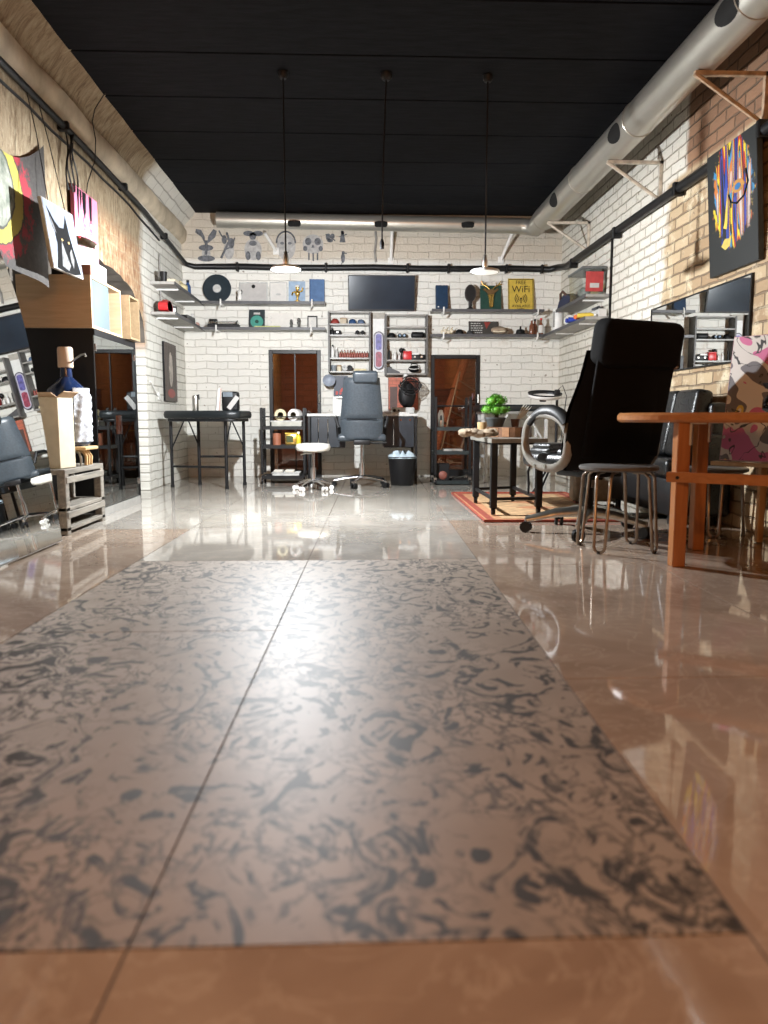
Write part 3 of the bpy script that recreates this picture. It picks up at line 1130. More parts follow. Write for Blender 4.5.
# things on the plywood box
T('brick_box', 'flat red-brown box under the glowing panel on the plywood box', 'box', (-1.89, 5.56, wz1), body=M().box((0, 0, .0375), (.19, .16, .075), None, .005, 1), mats=pm('red_brown_card', (.30, .14, .10), .6))
PANEL = emit('lit_panel_face', (1, .98, .92), 5)
T('light_panel', 'glowing white light panel standing on the flat red-brown box', 'lamp', (-1.89, 5.54, wz1 + .075), parts=[
    ('housing', M().box((0, .012, .062), (.18, .02, .124), None, .006, 1), WHITEP), ('lit_face', M().box((0, .0, .062), (.168, .008, .112), None, .003, 1), PANEL)])
lamp('panel_light', 'POINT', (-1.72, 5.60, wz1 + .20), 3, (1, .97, .9), .06)
sn = M()
sn.ball((0, 0, .0), (.05, .05, .03), 14, 10)
sn.tube([(-.03, 0, .005), (.04, -.0, .004), (.09, -.005, -.012), (.13, -.01, -.03), (.155, -.012, -.04)], [.035, .04, .036, .03, .020], 12, flat=.7)
T('carved_snout', 'mottled brown carved animal head with a long snout lying over the light panel', 'ornament', (-1.92, 5.53, wz1 + .237), parts=[
    ('head', sn, pm('mottled_brown', (.13, .10, .075), .5, var=.6, scale=30, bump=.4)),
    ('eye', M().ball((.05, -.034, .018), .008, 8, 6), RED, 'red eye'),
    ('ear', M().ball((-.03, -.02, .03), (.016, .01, .022), 8, 6).ball((-.03, .02, .03), (.016, .01, .022), 8, 6), BLACK)])
T('black_speaker', 'small black box beside the glowing panel on the plywood box', 'box', (-2.03, 5.56, wz1), body=M().box((0, 0, .09), (.085, .12, .18), None, .006, 1), mats=BLACK)
T('clear_jar', 'pale translucent box behind the glowing panel on the plywood box', 'box', (-1.89, 5.78, wz1), body=M().box((0, 0, .06), (.15, .20, .12), None, .006, 1), mats=pm('frosted_white', (.68, .72, .72), .4))

# ---- wall pictures on the left
def wallpic(name, label, cat, mt, w, h, th, mats, draw=None, shift=None, parts=None):
    m = M()
    m.prism([(0, 0), (w, 0), (w, h), (0, h)], 0, th, mt)
    m.use(1)
    m.prism([(.004, .004), (w - .004, .004), (w - .004, h - .004), (.004, h - .004)], th, th + .002, mt)
    ps = [('canvas', m, mats)]
    if draw:
        dm, dmats = draw(mt @ Matrix.Translation((0, 0, th + .002)))
        ps.append(('painted_motif', dm, dmats))
    return T(name, label, cat, parts=ps + (parts or []))


def dogdraw(mt):
    m = M()
    K = lambda pts: [(x * .41, y * .39) for x, y in pts]
    m.prism(K([(.12, .02), (.20, .22), (.26, .40), (.24, .60), (.10, .92), (.30, .74), (.42, .68), (.58, .70), (.70, .92), (.74, .66), (.80, .46), (.88, .24), (.94, .06), (.70, .01), (.4, 0.0)]), 0, .0015, mt)
    m.use(1)
    m.prism(K([(.30, .08), (.36, .30), (.42, .48), (.50, .30), (.60, .14), (.5, .04)]), .0015, .003, mt)
    m.prism(K([(.64, .34), (.72, .42), (.76, .26), (.70, .12), (.64, .2)]), .0015, .003, mt)
    m.prism(K([(.15, .80), (.24, .66), (.28, .56), (.2, .62)]), .0015, .003, mt)
    m.use(2)
    m.prism(K(ell(.44, .50, .03, .018, 10)), .003, .004, mt)
    m.prism(K(ell(.66, .50, .03, .018, 10)), .003, .004, mt)
    return m, [FABRIC, pm('dog_grey', (.10, .10, .105), .6, var=.6, scale=30), pm('eye_amber', (.55, .35, .12), .4)]


wallpic('dog_picture', 'grey-blue canvas with a black pointed-ear dog hanging above the plywood box', 'painting',
        frame((XL + .17, 4.85, 1.60), (.04, .53, 0), (-.03, -.09, .45)), .42, .40, .022, [pm('canvas_edge', (.30, .26, .22), .7), pm('grey_blue_paint', (.16, .185, .24), .6, var=.25, scale=6)], dogdraw, parts=[('hanging_wire', M().tube([(XL + .16, 4.90, 1.98), (XL + .10, 4.92, 2.40), (XL + .05, 4.94, 2.63)], .003, 5), BLACK), ('hanging_wire', M().tube([(XL + .18, 5.12, 1.98), (XL + .10, 5.12, 2.40), (XL + .05, 5.12, 2.63)], .003, 5), BLACK)])


def pinkdraw(mt):
    m = M()
    for x0, x1, l in ((.05, .09, .16), (.15, .225, .13), (.28, .34, .16), (.10, .14, .09)):
        m.prism([(x0, .52), (x1, .52), (x1 - .01, .52 - l), ((x0 + x1) / 2, .52 - l - .05), (x0 + .008, .52 - l * .9)], 0, .0015, mt)
    m.use(1)
    for cx, cy in ((.19, .32), (.31, .31)):
        m.prism(ell(cx, cy, .028, .045, 14), 0, .0015, mt)
        m.prism([(cx - .02, cy - .05), (cx + .02, cy - .05), (cx + .01, cy - .15), (cx - .005, cy - .12)], 0, .0015, mt)
    m.use(2)
    for cx, cy in ((.19, .32), (.31, .31), (.19, .24), (.30, .23)):
        m.prism(ell(cx, cy, .013, .02, 10), .0015, .003, mt)
    return m, [BLACK, pm('pink_shadow', (.30, .12, .17), .6), WHITE]


wallpic('pink_painting', 'tall pink canvas with black drips hanging from wires on the left wall', 'painting',
        frame((XL + .02, 5.66, 1.79), (.01, .46, 0), (.006, 0, .5)), .46, .53, .025, [pm('dark_red_edge', (.20, .04, .07), .6), PINK], pinkdraw)
hk = M()
hk.tube([(XL + .03, 5.76, 2.33), (XL + .02, 5.74, 2.45), (XL + .025, 5.76, 2.62)], .004, 6)
hk.tube([(XL + .03, 5.98, 2.33), (XL + .03, 6.02, 2.42), (XL + .08, 6.06, 2.6), (XL + .085, 6.08, 2.75), (XL + .085, 6.02, 2.86), (XL + .12, 5.98, 2.93), (XL + .20, 5.98, 3.045)], .004, 6)
T('hanging_wire', 'thin dark wire running from the pink canvas up to the ceiling', 'wire', body=hk, mats=BLACK)
lp = M()
for k in range(4):
    lp.tube([(XL + .05 + .01 * k, 5.56 + .05 * math.sin(t * .7 + k) * (1 if k % 2 else .6) + .02 * k, 2.63 - .042 * t * (1 if t < 9 else (18 - t) / 9)) for t in range(0, 12 - k)], .006, 6)
T('cable_loops', 'bundle of dark cable loops hanging from the pipe beside the pink canvas', 'cable', body=lp, mats=BLACK)


def banner_mat():
    k = N('banner_cloth')
    p = k.xyz(k.obj())
    u, z = p[1], p[2]
    n1 = k.noise(k.obj(), 9, 6, .7)
    n2 = k.noise(k.obj(), 26, 4, .7)
    dx = k.math('SUBTRACT', u, 4.42)
    dz = k.math('MULTIPLY', k.math('SUBTRACT', z, 1.98), 1.45)
    r = k.math('SQRT', k.math('ADD', k.math('MULTIPLY', dx, dx), k.math('MULTIPLY', dz, dz)))
    rn = k.math('ADD', r, k.math('MULTIPLY', k.math('SUBTRACT', n1.outputs['Fac'], .5), .10))
    c = k.mix(k.step(n2.outputs['Fac'], .4, .7), (.030, .026, .024), (.05, .045, .04))
    rr = k.math('ADD', r, k.math('MULTIPLY', k.math('SUBTRACT', n2.outputs['Fac'], .5), .30))
    c = k.mix(k.math('MULTIPLY', k.step(rr, .60, .56), k.step(n1.outputs['Fac'], .42, .50)), c, (.26, .012, .025))
    c = k.mix(k.step(rn, .485, .475), c, (.03, .025, .02))
    c = k.mix(k.step(rn, .47, .46), c, (.36, .31, .05))
    c = k.mix(k.step(rn, .36, .35), c, (.04, .04, .035))
    gr = k.ramp(n1.outputs['Fac'], [(.3, (.05, .07, .05)), (.5, (.20, .21, .17)), (.7, (.40, .40, .36))])
    c = k.mix(k.step(rn, .34, .33), c, gr)
    return k.bsdf(c, .85, 0, k.bump(n2.outputs['Fac'], .2, .003))


bn = M()
topz = lambda u: 2.50 - .30 * u + .20 * (u ** 3) - .06 * math.sin(u * math.pi)


def banf(a, b):
    y = 3.70 + a * 1.52
    top = 2.56 - .30 * math.sin(a * math.pi * .92) - .12 * a + .06 * a ** 8
    bot = 1.60 - .06 * a
    z = top + (bot - top) * b
    x = XL + .022 + .016 * math.sin(a * 14 + b * 2) * (0.3 + .6 * b)
    return Vector((x, y - .03 * b * math.sin(b * 3), z))


bn.grid(banf, 60, 30)
bo_ = bn.build('hanging_banner', banner_mat())
tag(bo_, 'black cloth banner with red splashes and a yellow ring hanging on the left wall', 'banner')

# picture beside the massage table
a = onX(162, 341, XL + .005)
b = onX(176, 402, XL + .005)
hh = a.z - b.z


def vasedraw(mt):
    m = M()
    w, h = b.y - a.y, hh
    m.prism(ell(w * .5, h * .55, w * .16, h * .30, 20), 0, .001, mt)
    m.use(1)
    m.prism(ell(w * .5, h * .14, w * .3, h * .08, 16), .0, .0012, mt)
    m.use(2)
    for i in range(7):
        x = w * (.08 + .13 * i)
        m.prism([(x, h * .2), (x + .008, h * .2), (x + .008, h * .96), (x, h * .96)], 0, .0008, mt)
    return m, [pm('pale_smoke', (.42, .37, .32), .6, var=.4), DKRED, pm('brown_streak', (.055, .04, .032), .6)]


wallpic('dark_picture', 'tall narrow dark picture on the left wall below the corner shelves', 'picture', frame((XL + .002, a.y, b.z), (0, 1, 0), (0, 0, 1)), b.y - a.y, hh, .02, [BLACK, pm('dark_brown_paint', (.085, .065, .055), .55)], vasedraw)
p = onX(160, 400, XL + .01)
T('hanging_cable', 'white cable drooping on the left wall under the dark picture', 'cable', body=M().tube([(XL + .012, onX(150, 396, XL).y, 1.05), (XL + .012, onX(156, 396, XL).y, .93), (XL + .016, onX(159, 402, XL).y, .90), (XL + .014, onX(161, 402, XL).y - .0, .87)], .007, 6), mats=WHITE)
p = onX(158, 396, XL)
T('wall_socket', 'white socket on the left wall beside the dark picture', 'socket', (XL + .002, p.y, p.z), parts=[
    ('plate', M().box((.006, 0, 0), (.012, .08, .08), None, .004, 2), WHITEP), ('face', M().cyl((.012, 0, 0), (.015, 0, 0), .028, n=20), WHITE)])

# ================================================================== BACK WALL SHELVES
SD = .24
YS = YB - SD          # front edge of the back shelves
YI = YB - .13         # where things on them stand


def shelf(name_label, x0, x1, ztop, clips=(), axis='x', y0=None, y1=None, side=None, depth=SD, th=.028):
    ps = []
    if axis == 'x':
        ps.append(('board', M().bb((x0, YS, ztop - th), (x1, YB - .002, ztop), .003, 1), SHELFW))
        ps.append(('front_edge', M().bb((x0, YS - .006, ztop - th - .004), (x1, YS, ztop), .001, 1), SHELFD))
        for x in clips:
            ps.append(('bracket', M().bb((x - .012, YS + .02, ztop - th - .014), (x + .012, YB - .002, ztop - th)).tube([(x, YS - .008, ztop + .02), (x, YS - .012, ztop - th - .02), (x - .02, YS + .03, ztop - th - .05)], .010, 6), WHITE))
    else:
        xw = XL if side < 0 else XR
        xf = xw - side * depth
        ps.append(('board', M().bb((min(xw - side * .002, xf), y0, ztop - th), (max(xw - side * .002, xf), y1, ztop), .003, 1), SHELFW))
        ps.append(('front_edge', M().bb((min(xf, xf - side * .006), y0, ztop - th - .004), (max(xf, xf - side * .006), y1, ztop), .001, 1), SHELFD))
        for y in clips:
            ps.append(('bracket', M().bb((min(xw, xf + side * .03), y - .012, ztop - th - .014), (max(xw, xf + side * .03) - (0 if side < 0 else .002), y + .012, ztop - th)), WHITE))
    return T('wall_shelf', name_label, 'shelf', group='shelves along the walls', parts=ps)


LUZ = onY(262, 301, YS).z
LLZ = onY(262, 327, YS).z
RUZ = onY(490, 309, YS).z
RLZ = onY(490, 334, YS).z
lx1 = onY(325, 301, YS).x
lx0 = XL + .25
shelf('upper grey shelf of the left back corner carrying the black record', lx0, lx1, LUZ, (bx(223, YS), bx(313, YS)))
shelf('lower grey shelf of the left back corner carrying the green-disc sleeve', lx0, lx1, LLZ, (bx(218, YS), bx(312, YS)))
rx0, rx1 = onY(432, 309, YS).x, XR - .25
shelf('upper dark shelf on the back wall under the yellow wifi sign', rx0, rx1, RUZ, (bx(443, YS), bx(536, YS)))
shelf('lower dark shelf on the back wall carrying two brown bottles', rx0, rx1, RLZ, (bx(443, YS), bx(536, YS)))
ly0 = onX(152, 299, XL + .02).y
shelf('upper corner shelf on the left wall carrying a black cup', 0, 0, LUZ, (ly0 + .3, ly0 + 1.1), 'y', ly0, YB - .003, -1)
shelf('lower corner shelf on the left wall carrying a red ribbed purse', 0, 0, LLZ, (ly0 + .25, ly0 + 1.0), 'y', ly0, YB - .003, -1)
ry0 = onX(608, 317, XR - .02).y
shelf('lower shelf on the right wall carrying paint tubes and a white roll', 0, 0, RLZ, (ry0 + .3, ry0 + 1.2), 'y', ry0, YB - .003, 1)
RSU = onX(610, 289, XR - .1).z
shelf('short upper shelf on the right wall under the clear storage bin', 0, 0, RSU, (ry0 + .2,), 'y', ry0 + .0, ry0 + 1.1, 1)

PXM = YI / F           # metres per pixel at the shelf things


def sx(px):
    return bx(px, YI, 320)


# ---- upper left shelf
rr = .165
rec = M().lathe([(.008, -.003), (rr, -.003), (rr, .003)] + [(r, .003 + (.0012 if i % 2 else 0)) for i, r in enumerate([rr - .006 - .0075 * q for q in range(13)])] + [(.055, .003), (.008, .003), (.008, -.003)], n=48)
T('vinyl_record', 'black vinyl record with a pale ring label leaning on the wall', 'record', (sx(216.5), YB - .045, LUZ + rr), rot=(R(90 - 7), 0, 0), parts=[
    ('disc', rec, pm('record_blue_black', (.018, .030, .040), .3)),
    ('label', M().lathe([(.008, .0035), (.052, .0035), (.052, .0052), (.042, .0054), (.008, .0052)], n=32), pm('record_label', (.10, .13, .15), .5)),
    ('label_ring', M().lathe([(.030, .0056), (.046, .0056), (.046, .0068), (.030, .0068), (.030, .0056)], n=32), LIGHTGREY, 'pale grey label ring')])


def flat(name, label, cat, px0, px1, h, z, mats, draw=None, th=.02, framew=0, lean=.05, y=None):
    """upright board leaning against the back wall, standing on a shelf"""
    x0, x1 = sx(px0), sx(px1)
    w = x1 - x0
    yb = (YB - .012 - lean if y is None else y)
    m = M()
    mt = frame((x0, yb, z + .001), (1, 0, 0), (0, lean, h))
    ps = []
    if framew:
        for a in (((0, 0), (w, framew)), ((0, h - framew), (w, h)), ((0, framew), (framew, h - framew)), ((w - framew, framew), (w, h - framew))):
            (ax, ay), (bx_, by) = a
            m.prism([(ax, ay), (bx_, ay), (bx_, by), (ax, by)], 0, th, mt)
        ps.append(('frame', m, mats[0]))
        ps.append(('print', M().prism([(framew, framew), (w - framew, framew), (w - framew, h - framew), (framew, h - framew)], .002, th * .5, mt), mats[1]))
        top = th * .5
    else:
        m.prism([(0, 0), (w, 0), (w, h), (0, h)], 0, th, mt)
        ps.append(('board', m, mats[0]))
        top = th
    if draw:
        for nm, dm, mm in draw(mt @ Matrix.Translation((0, 0, top)), w, h):
            ps.append((nm, dm, mm))
    return T(name, label, cat, parts=ps)


PALE = pm('pale_grey_print', (.52, .50, .48), .6, var=.08)
PALER = pm('white_print', (.72, .70, .66), .6, var=.06)
flat('framed_board', 'pale grey framed board with a dark round badge beside the record', 'picture', 239, 267, .245, LUZ, [LIGHTGREY, PALE], lambda mt, w, h: [('badge', M().prism(ell(w * .5, h * .80, .022, .022), 0, .003, mt), BLACK)], framew=.014)
flat('pale_print', 'plain pale print in a thin frame between the framed board and gold figurine', 'picture', 269.5, 287, .245, LUZ, [LIGHTGREY, PALER], lambda mt, w, h: [('sketch', M().prism(ell(w * .5, h * .42, .03, .012), 0, .0015, mt), LIGHTGREY)], framew=.008)
flat('blue_backing', 'pale blue board behind the gold figurine', 'board', 288.5, 305, .26, LUZ, [SKY], th=.012)
flat('blue_book', 'blue upright book at the right end of the upper left shelf', 'book', 309.5, 324.5, .275, LUZ, [pm('blue_cover', (.09, .17, .33), .5)], lambda mt, w, h: [('spine', M().prism([(0, 0), (.012, 0), (.012, h), (0, h)], 0, .004, mt), BLUE)], th=.04)


def dogfig(s=1.0):
    m = M()
    m.ball((0, 0, .045 * s), (.028 * s, .026 * s, .045 * s)).ball((0, -.008 * s, .10 * s), (.026 * s, .026 * s, .026 * s)).ball((0, -.032 * s, .093 * s), (.012 * s, .016 * s, .011 * s))
    m.ball((-.014 * s, -.02 * s, .012 * s), (.011 * s, .022 * s, .011 * s)).ball((.014 * s, -.02 * s, .012 * s), (.011 * s, .022 * s, .011 * s))
    return m


T('dog_figurine', 'small white dog figurine with a black ear before the framed board', 'figurine', (sx(241), YS + .05, LUZ), parts=[
    ('body', dogfig(), WHITE), ('ear', M().ball((.022, -.002, .105), (.010, .012, .024)), BLACK, 'black ear')])
gf = M().lathe([(0, 0), (.035, 0), (.035, .012), (.012, .02), (.010, .05), (.022, .07), (.030, .095), (.024, .12), (.010, .13), (0, .132)], n=16)
gf.ball((0, 0, .155), (.022, .02, .026)).tube([(-.024, 0, .115), (-.055, 0, .105), (-.06, -.01, .075)], .009, 8).tube([(.024, 0, .115), (.055, 0, .125), (.06, -.01, .16)], .009, 8)
T('gold_figurine', 'gold and white figurine with raised arm before the pale blue board', 'figurine', (sx(298), YS + .06, LUZ), parts=[
    ('body', gf, GOLD), ('helmet', M().ball((0, 0, .175), (.026, .024, .018)), WHITE)])

# ---- lower left shelf
cs = M().box((0, 0, .018), (.36, .13, .036), None, .006, 1)
T('tool_case', 'low black tool case lying on the lower left back shelf', 'case', (sx(224), YI - .02, LLZ), parts=[
    ('case', cs, BLACK), ('clear_lid', M().box((0, 0, .052), (.34, .12, .03), None, .006, 1), CLEAR), ('handle', M().tube([(.15, -.05, .03), (.155, -.075, .05), (.165, -.05, .07)], .007, 8), BLACK)])
cmr = M().box((0, 0, .055), (.09, .07, .11), None, .008, 2)
T('black_camera', 'small black boxy camera in the left shelf corner', 'camera', (sx(212), YI + .02 + .07, LLZ), parts=[('body', cmr, BLACK), ('lens', M().cyl((0, -.035, .065), (0, -.06, .065), .026, .022), BLACKM)])
flat('disc_sleeve', 'black record sleeve printed with a green disc', 'record sleeve', 248, 264, .225, LLZ, [pm('sleeve_black', (.025, .035, .04), .45)], lambda mt, w, h: [
    ('green_disc', M().prism(ell(w * .5, h * .36, w * .40, w * .40, 28), 0, .002, mt), pm('teal_green', (.06, .30, .24), .5)), ('disc_centre', M().prism(ell(w * .5, h * .36, w * .12, w * .12, 18), .002, .003, mt), DKGREEN),
    ('title_bar', M().prism([(w * .3, h * .74), (w * .7, h * .74), (w * .7, h * .84), (w * .3, h * .84)], 0, .002, mt), PALE)], th=.012)
T('green_tray', 'thin yellow-green tray lying in front of the disc sleeve', 'tray', (sx(268), YS + .06, LLZ), body=M().box((0, 0, .008), (.30, .05, .016), None, .005, 1), mats=pm('lime_yellow', (.50, .52, .20), .5))


def scrib(mt, w, h):
    m = M()
    m.tube([mt @ Vector((w * (.10 + .06 * math.sin(t * .9)), h * (.35 + .04 * t), .002)) for t in range(12)], .0022, 5)
    for j in range(2):
        m.tube([mt @ Vector((w * (.2 + .03 * t), h * (.22 - .10 * j + .025 * math.sin(t * 2.1)), .002)) for t in range(20)], .0018, 5)
    return [('handwriting', m, LIGHTGREY)]


flat('written_card', 'white card with thin grey handwriting on the lower left shelf', 'card', 267, 293, .19, LLZ, [pm('white_card', (.76, .73, .68), .7, var=.05)], scrib, th=.004)
for px, hgt, lab in ((291.5, .085, 'small dark standing statuette beside the written card'), (299, .10, 'small dark round-headed statuette next to the little frame')):
    m = M().lathe([(0, 0), (.024, 0), (.024, .01), (.012, .018), (.016, .04), (.022, hgt * .62), (.010, hgt * .78)], n=12)
    m.ball((0, 0, hgt * .9), (.017, .017, .02) if px < 295 else (.022, .02, .022))
    T('statuette', lab, 'figurine', (sx(px), YS + .07, LLZ), group='dark statuettes on the lower left shelf', parts=[('figure', m, pm('bronze_grey', (.12, .12, .11), .5)), ('plinth', M().cyl((0, 0, 0), (0, 0, .009), .027, n=14), BLACK)])
flat('small_frame', 'small black-framed sketch at the end of the lower left shelf', 'picture', 307, 317, .155, LLZ, [BLACK, PALER], lambda mt, w, h: [('sketch', M().tube([mt @ Vector((w * (.5 + .15 * math.sin(t * 1.3)), h * (.3 + .035 * t), .001)) for t in range(11)], .002, 5), LIGHTGREY)], framew=.012)

# ---- left wall shelves
XS = XL + .12


def yx(px, x=XS):
    return onX(px, 300, x).y


cup = M().lathe([(0, 0), (.030, 0), (.037, .10), (.034, .10), (.028, .008), (0, .008)], n=20)
T('black_cup', 'black cup at the near end of the upper left wall shelf', 'cup', (XL + .12, ly0 + .08, LUZ), body=cup, mats=BLACK)
stk = [(.20, .15, BLACK, 'thick black book lying lowest in the left shelf pile', .03), (.22, .15, LIGHTGREY, 'grey book lying in the middle of the left shelf pile', .022), (.19, .14, BLACK, 'thin black book lying on top of the left shelf pile', .018)]
z = LUZ
for w, d, mm, lab, h in stk:
    T('book', lab, 'book', (XL + .12, ly0 + .36, z), R(random.uniform(-6, 6)), 'books piled on the left wall shelf', parts=[
        ('cover', M().box((0, 0, h / 2), (d, w, h), None, .003, 1), mm), ('pages', M().box((.004, 0, h / 2), (d - .006, w + .002, h * .7)), CREAM)])
    z += h
m = M().ball((0, 0, .035), (.075, .09, .045), 14, 9, jit=.12)
m.tube([(-.02, -.03, .07), (0, -.02, .10), (.02, .03, .075)], .008, 6)
T('crumpled_bag', 'crumpled cream and yellow bag on the upper left wall shelf', 'bag', (XL + .16, ly0 + .66, LUZ + .008), body=m, mats=pm('cream_yellow', (.62, .53, .30), .7, var=.3))
T('blue_bottle', 'dark blue bottle on the upper left wall shelf before the corner', 'bottle', (XL + .18, ly0 + .92, LUZ), parts=[
    ('bottle', M().lathe([(0, 0), (.03, 0), (.032, .01), (.032, .10), (.014, .13), (.014, .14)], n=16), BLUE), ('cap', M().cyl((0, 0, .14), (0, 0, .165), .016, n=14), BLACK)])
m = M()
for i in range(9):
    y = -.075 + i * .01875
    m.cyl((-.045, y, .055 + .012 * math.sin(i / 8 * math.pi)), (.045, y, .055 + .012 * math.sin(i / 8 * math.pi)), .054 - .012 * abs(i - 4) / 4, n=14)
T('red_purse', 'red ribbed purse at the near end of the lower left wall shelf', 'purse', (XL + .12, ly0 + .12, LLZ), parts=[('shell', m, RED), ('clasp', M().box((0, 0, .122), (.05, .05, .012), None, .004, 1), DKRED)])
T('black_mug', 'black mug with a white patch beside the red purse', 'mug', (XL + .14, ly0 + .34, LLZ), parts=[
    ('mug', M().lathe([(0, 0), (.04, 0), (.042, .008), (.042, .095), (.038, .095), (.038, .01), (0, .01)], n=22), BLACK),
    ('patch', M().grid(lambda a, b: Vector((.0428 * math.cos(R(-70 + a * 40)), .0428 * math.sin(R(-70 + a * 40)), .025 + b * .05)), 6, 1), WHITE, 'white patch'),
    ('handle', M().tube([(-.040, .0, .075), (-.065, 0, .07), (-.068, 0, .04), (-.040, 0, .025)], .006, 8), BLACK)])
T('black_folder', 'wide black folder lying on the lower left wall shelf', 'folder', (XL + .13, ly0 + .80, LLZ), parts=[
    ('cover', M().box((0, 0, .03), (.20, .42, .05), (R(2), 0, 0), .005, 1), BLACK), ('spine', M().box((.098, 0, .03), (.008, .42, .054), (R(2), 0, 0), .003, 1), BLACKM)])
T('white_spray_bottle', 'white rounded bottle behind the black folder near the left corner', 'bottle', (XL + .17, ly0 + 1.16, LLZ), parts=[
    ('bottle', M().lathe([(0, 0), (.035, 0), (.038, .01), (.036, .07), (.02, .10), (.014, .105)], n=16), WHITEP), ('cap', M().lathe([(.015, .105), (.017, .125), (.01, .13), (0, .13)], n=14), LIGHTGREY)])
T('pink_pouch', 'small pink pouch near the corner of the lower left wall shelf', 'pouch', (XL + .17, ly0 + 1.32, LLZ), body=M().ball((0, 0, .03), (.05, .06, .03), 14, 8, jit=.06), mats=pm('dusty_pink', (.55, .33, .28), .7))

# ---- television
tv0, tv1 = onY(348, 275, YB - .10), onY(415, 275, YB - .10)
tzt, tzb = tv0.z, onY(348, 311, YB - .04).z
w, h = tv1.x - tv0.x, tzt - tzb
mt = frame((tv0.x, YB - .075, tzb), (1, 0, 0), (0, -.07, h))
m = M().prism(rrect(w, h, .008, 3, w / 2, h / 2), -.03, .010, mt)
T('television', 'dark flat television tilted forward on the back wall', 'television', parts=[
    ('case', m, BLACK), ('screen', M().prism([(.012, .018), (w - .012, .018), (w - .012, h - .012), (.012, h - .012)], .010, .0125, mt), SCREEN),
    ('wall_mount', M().bb((tv0.x + w * .4, YB - .07, tzb + h * .35), (tv0.x + w * .6, YB - .001, tzb + h * .6)), BLACKM)])

# ---- ladder shelves beside the longboard
YR0 = YB - .17


def rack(px0, px1, pyt, pyb, shelves, label):
    x0, x1 = onY(px0, 340, YR0).x, onY(px1, 340, YR0).x
    zt, zb = onY(350, pyt, YR0).z, onY(350, pyb, YR0).z
    ps = []
    w = .022
    for x in (x0, x1 - w):
        ps.append(('side_panel', M().bb((x, YR0, zb), (x + w, YB - .003, zt), .002, 1), pm('rack_dark', (.11, .105, .10), .5)))
    ps.append(('top_panel', M().bb((x0 + w, YR0, zt - .016), (x1 - w, YB - .003, zt), .002, 1), GREYP))
    zs = []
    for py in shelves:
        z = onY(350, py, YR0).z
        zs.append(z)
        ps.append(('shelf_board', M().bb((x0 + w, YR0, z - .018), (x1 - w, YB - .003, z), .002, 1), GREYP))
    T('shelf_rack', label, 'shelf', group='open racks under the television', parts=ps)
    return x0 + w, x1 - w, zs


ax0, ax1, az = rack(328, 371, 311.5, 372, (323.5, 334.5, 357.5, 371), 'open grey rack with the ink bottles under the television')
ex0, ex1, ez = rack(385, 428, 314, 375, (326.5, 337.5, 359.5, 373), 'open grey rack with the red box under the television')
YQ = YB - .095


def qx(px):
    return bx(px, YQ, 340)


def capm(rx=.07, s=1.0):
    m = M()
    m.lathe([(rx, .0), (rx, .02 * s), (rx * .85, .055 * s), (rx * .5, .075 * s), (0, .08 * s)], n=18, sy=.8)
    return m


def cap(label, px, z, mm, s=1.0, name='cap'):
    v = M().prism([(-.045 * s, -.03), (.045 * s, -.03), (.05 * s, -.065), (0, -.078), (-.05 * s, -.065)], .0, .008)
    return T(name, label, 'cap', (px, YQ, z), parts=[('crown', capm(.06 * s, s), mm), ('visor', v, mm)])


cap('red cap on the top shelf of the ink bottle rack', qx(335), az[0], DKRED, .8)
T('beige_box', 'beige box between the red and the blue caps', 'box', (qx(343.5), YQ, az[0]), parts=[('box', M().box((0, 0, .03), (.075, .08, .06), None, .004, 1), pm('beige_card', (.52, .44, .33), .7)), ('lid', M().box((0, 0, .0635), (.079, .084, .007), None, .003, 1), CARD)])
cap('dark blue cap beside the beige box', qx(352.5), az[0], BLUE, .75)
cap('blue and white cap at the end of the rack top shelf', qx(361), az[0], pm('steel_blue', (.10, .15, .24), .6), .7)


def bottle(r, h, neck=.4):
    return M().lathe([(0, 0), (r * .92, 0), (r, .006), (r, h * .62), (r * .9, h * .70), (r * neck, h * .80), (r * neck, h * .88)], n=14)


def bott(label, x, y, z, r, h, mm, cm, group=None, name='bottle', neck=.4):
    return T(name, label, 'bottle', (x, y, z), group=group, parts=[('bottle', bottle(r, h, neck), mm), ('cap', M().cyl((0, 0, h * .86), (0, 0, h), r * (neck + .12), n=12), cm)])


bott('black bottle on the second shelf of the ink bottle rack', qx(332.2), YQ, az[1], .022, .085, BLACK, BLACKM)
T('black_box', 'small black box beside the black bottle on the second shelf', 'box', (qx(337.5), YQ, az[1]), parts=[('box', M().box((0, 0, .026), (.085, .07, .052), None, .01, 2), BLACK), ('clasp', M().box((0, -.037, .03), (.02, .006, .014), None, .002, 1), STEEL)])
T('sunglasses', 'dark sunglasses lying at the right of the second shelf', 'sunglasses', (qx(360), YQ, az[1]), parts=[
    ('lens', M().lathe([(0, -.003), (.024, -.003), (.024, .003), (0, .003)], n=16, mtx=Matrix.Translation((-.03, -.02, .029)) @ Matrix.Rotation(R(80), 4, 'X')), BLACK),
    ('lens', M().lathe([(0, -.003), (.024, -.003), (.024, .003), (0, .003)], n=16, mtx=Matrix.Translation((.03, -.02, .029)) @ Matrix.Rotation(R(80), 4, 'X')), BLACK),
    ('temple_arm', M().tube([(-.055, -.02, .03), (-.055, .06, .03), (-.05, .085, .012)], .003, 6), BLACK), ('temple_arm', M().tube([(.055, -.02, .03), (.055, .06, .03), (.05, .085, .012)], .003, 6), BLACK), ('bridge', M().tube([(-.055, -.02, .032), (0, -.022, .034), (.055, -.02, .032)], .003, 6), BLACK)])
bott('tall white bottle with black cap at the left of the ink bottles', qx(332.6), YQ, az[2], .021, .15, WHITEP, BLACK)
bott('clear grey spray bottle beside the tall white bottle', qx(336.6), YQ, az[2], .019, .12, LIGHTGREY, WHITEP)
ib = None
n_i = 12
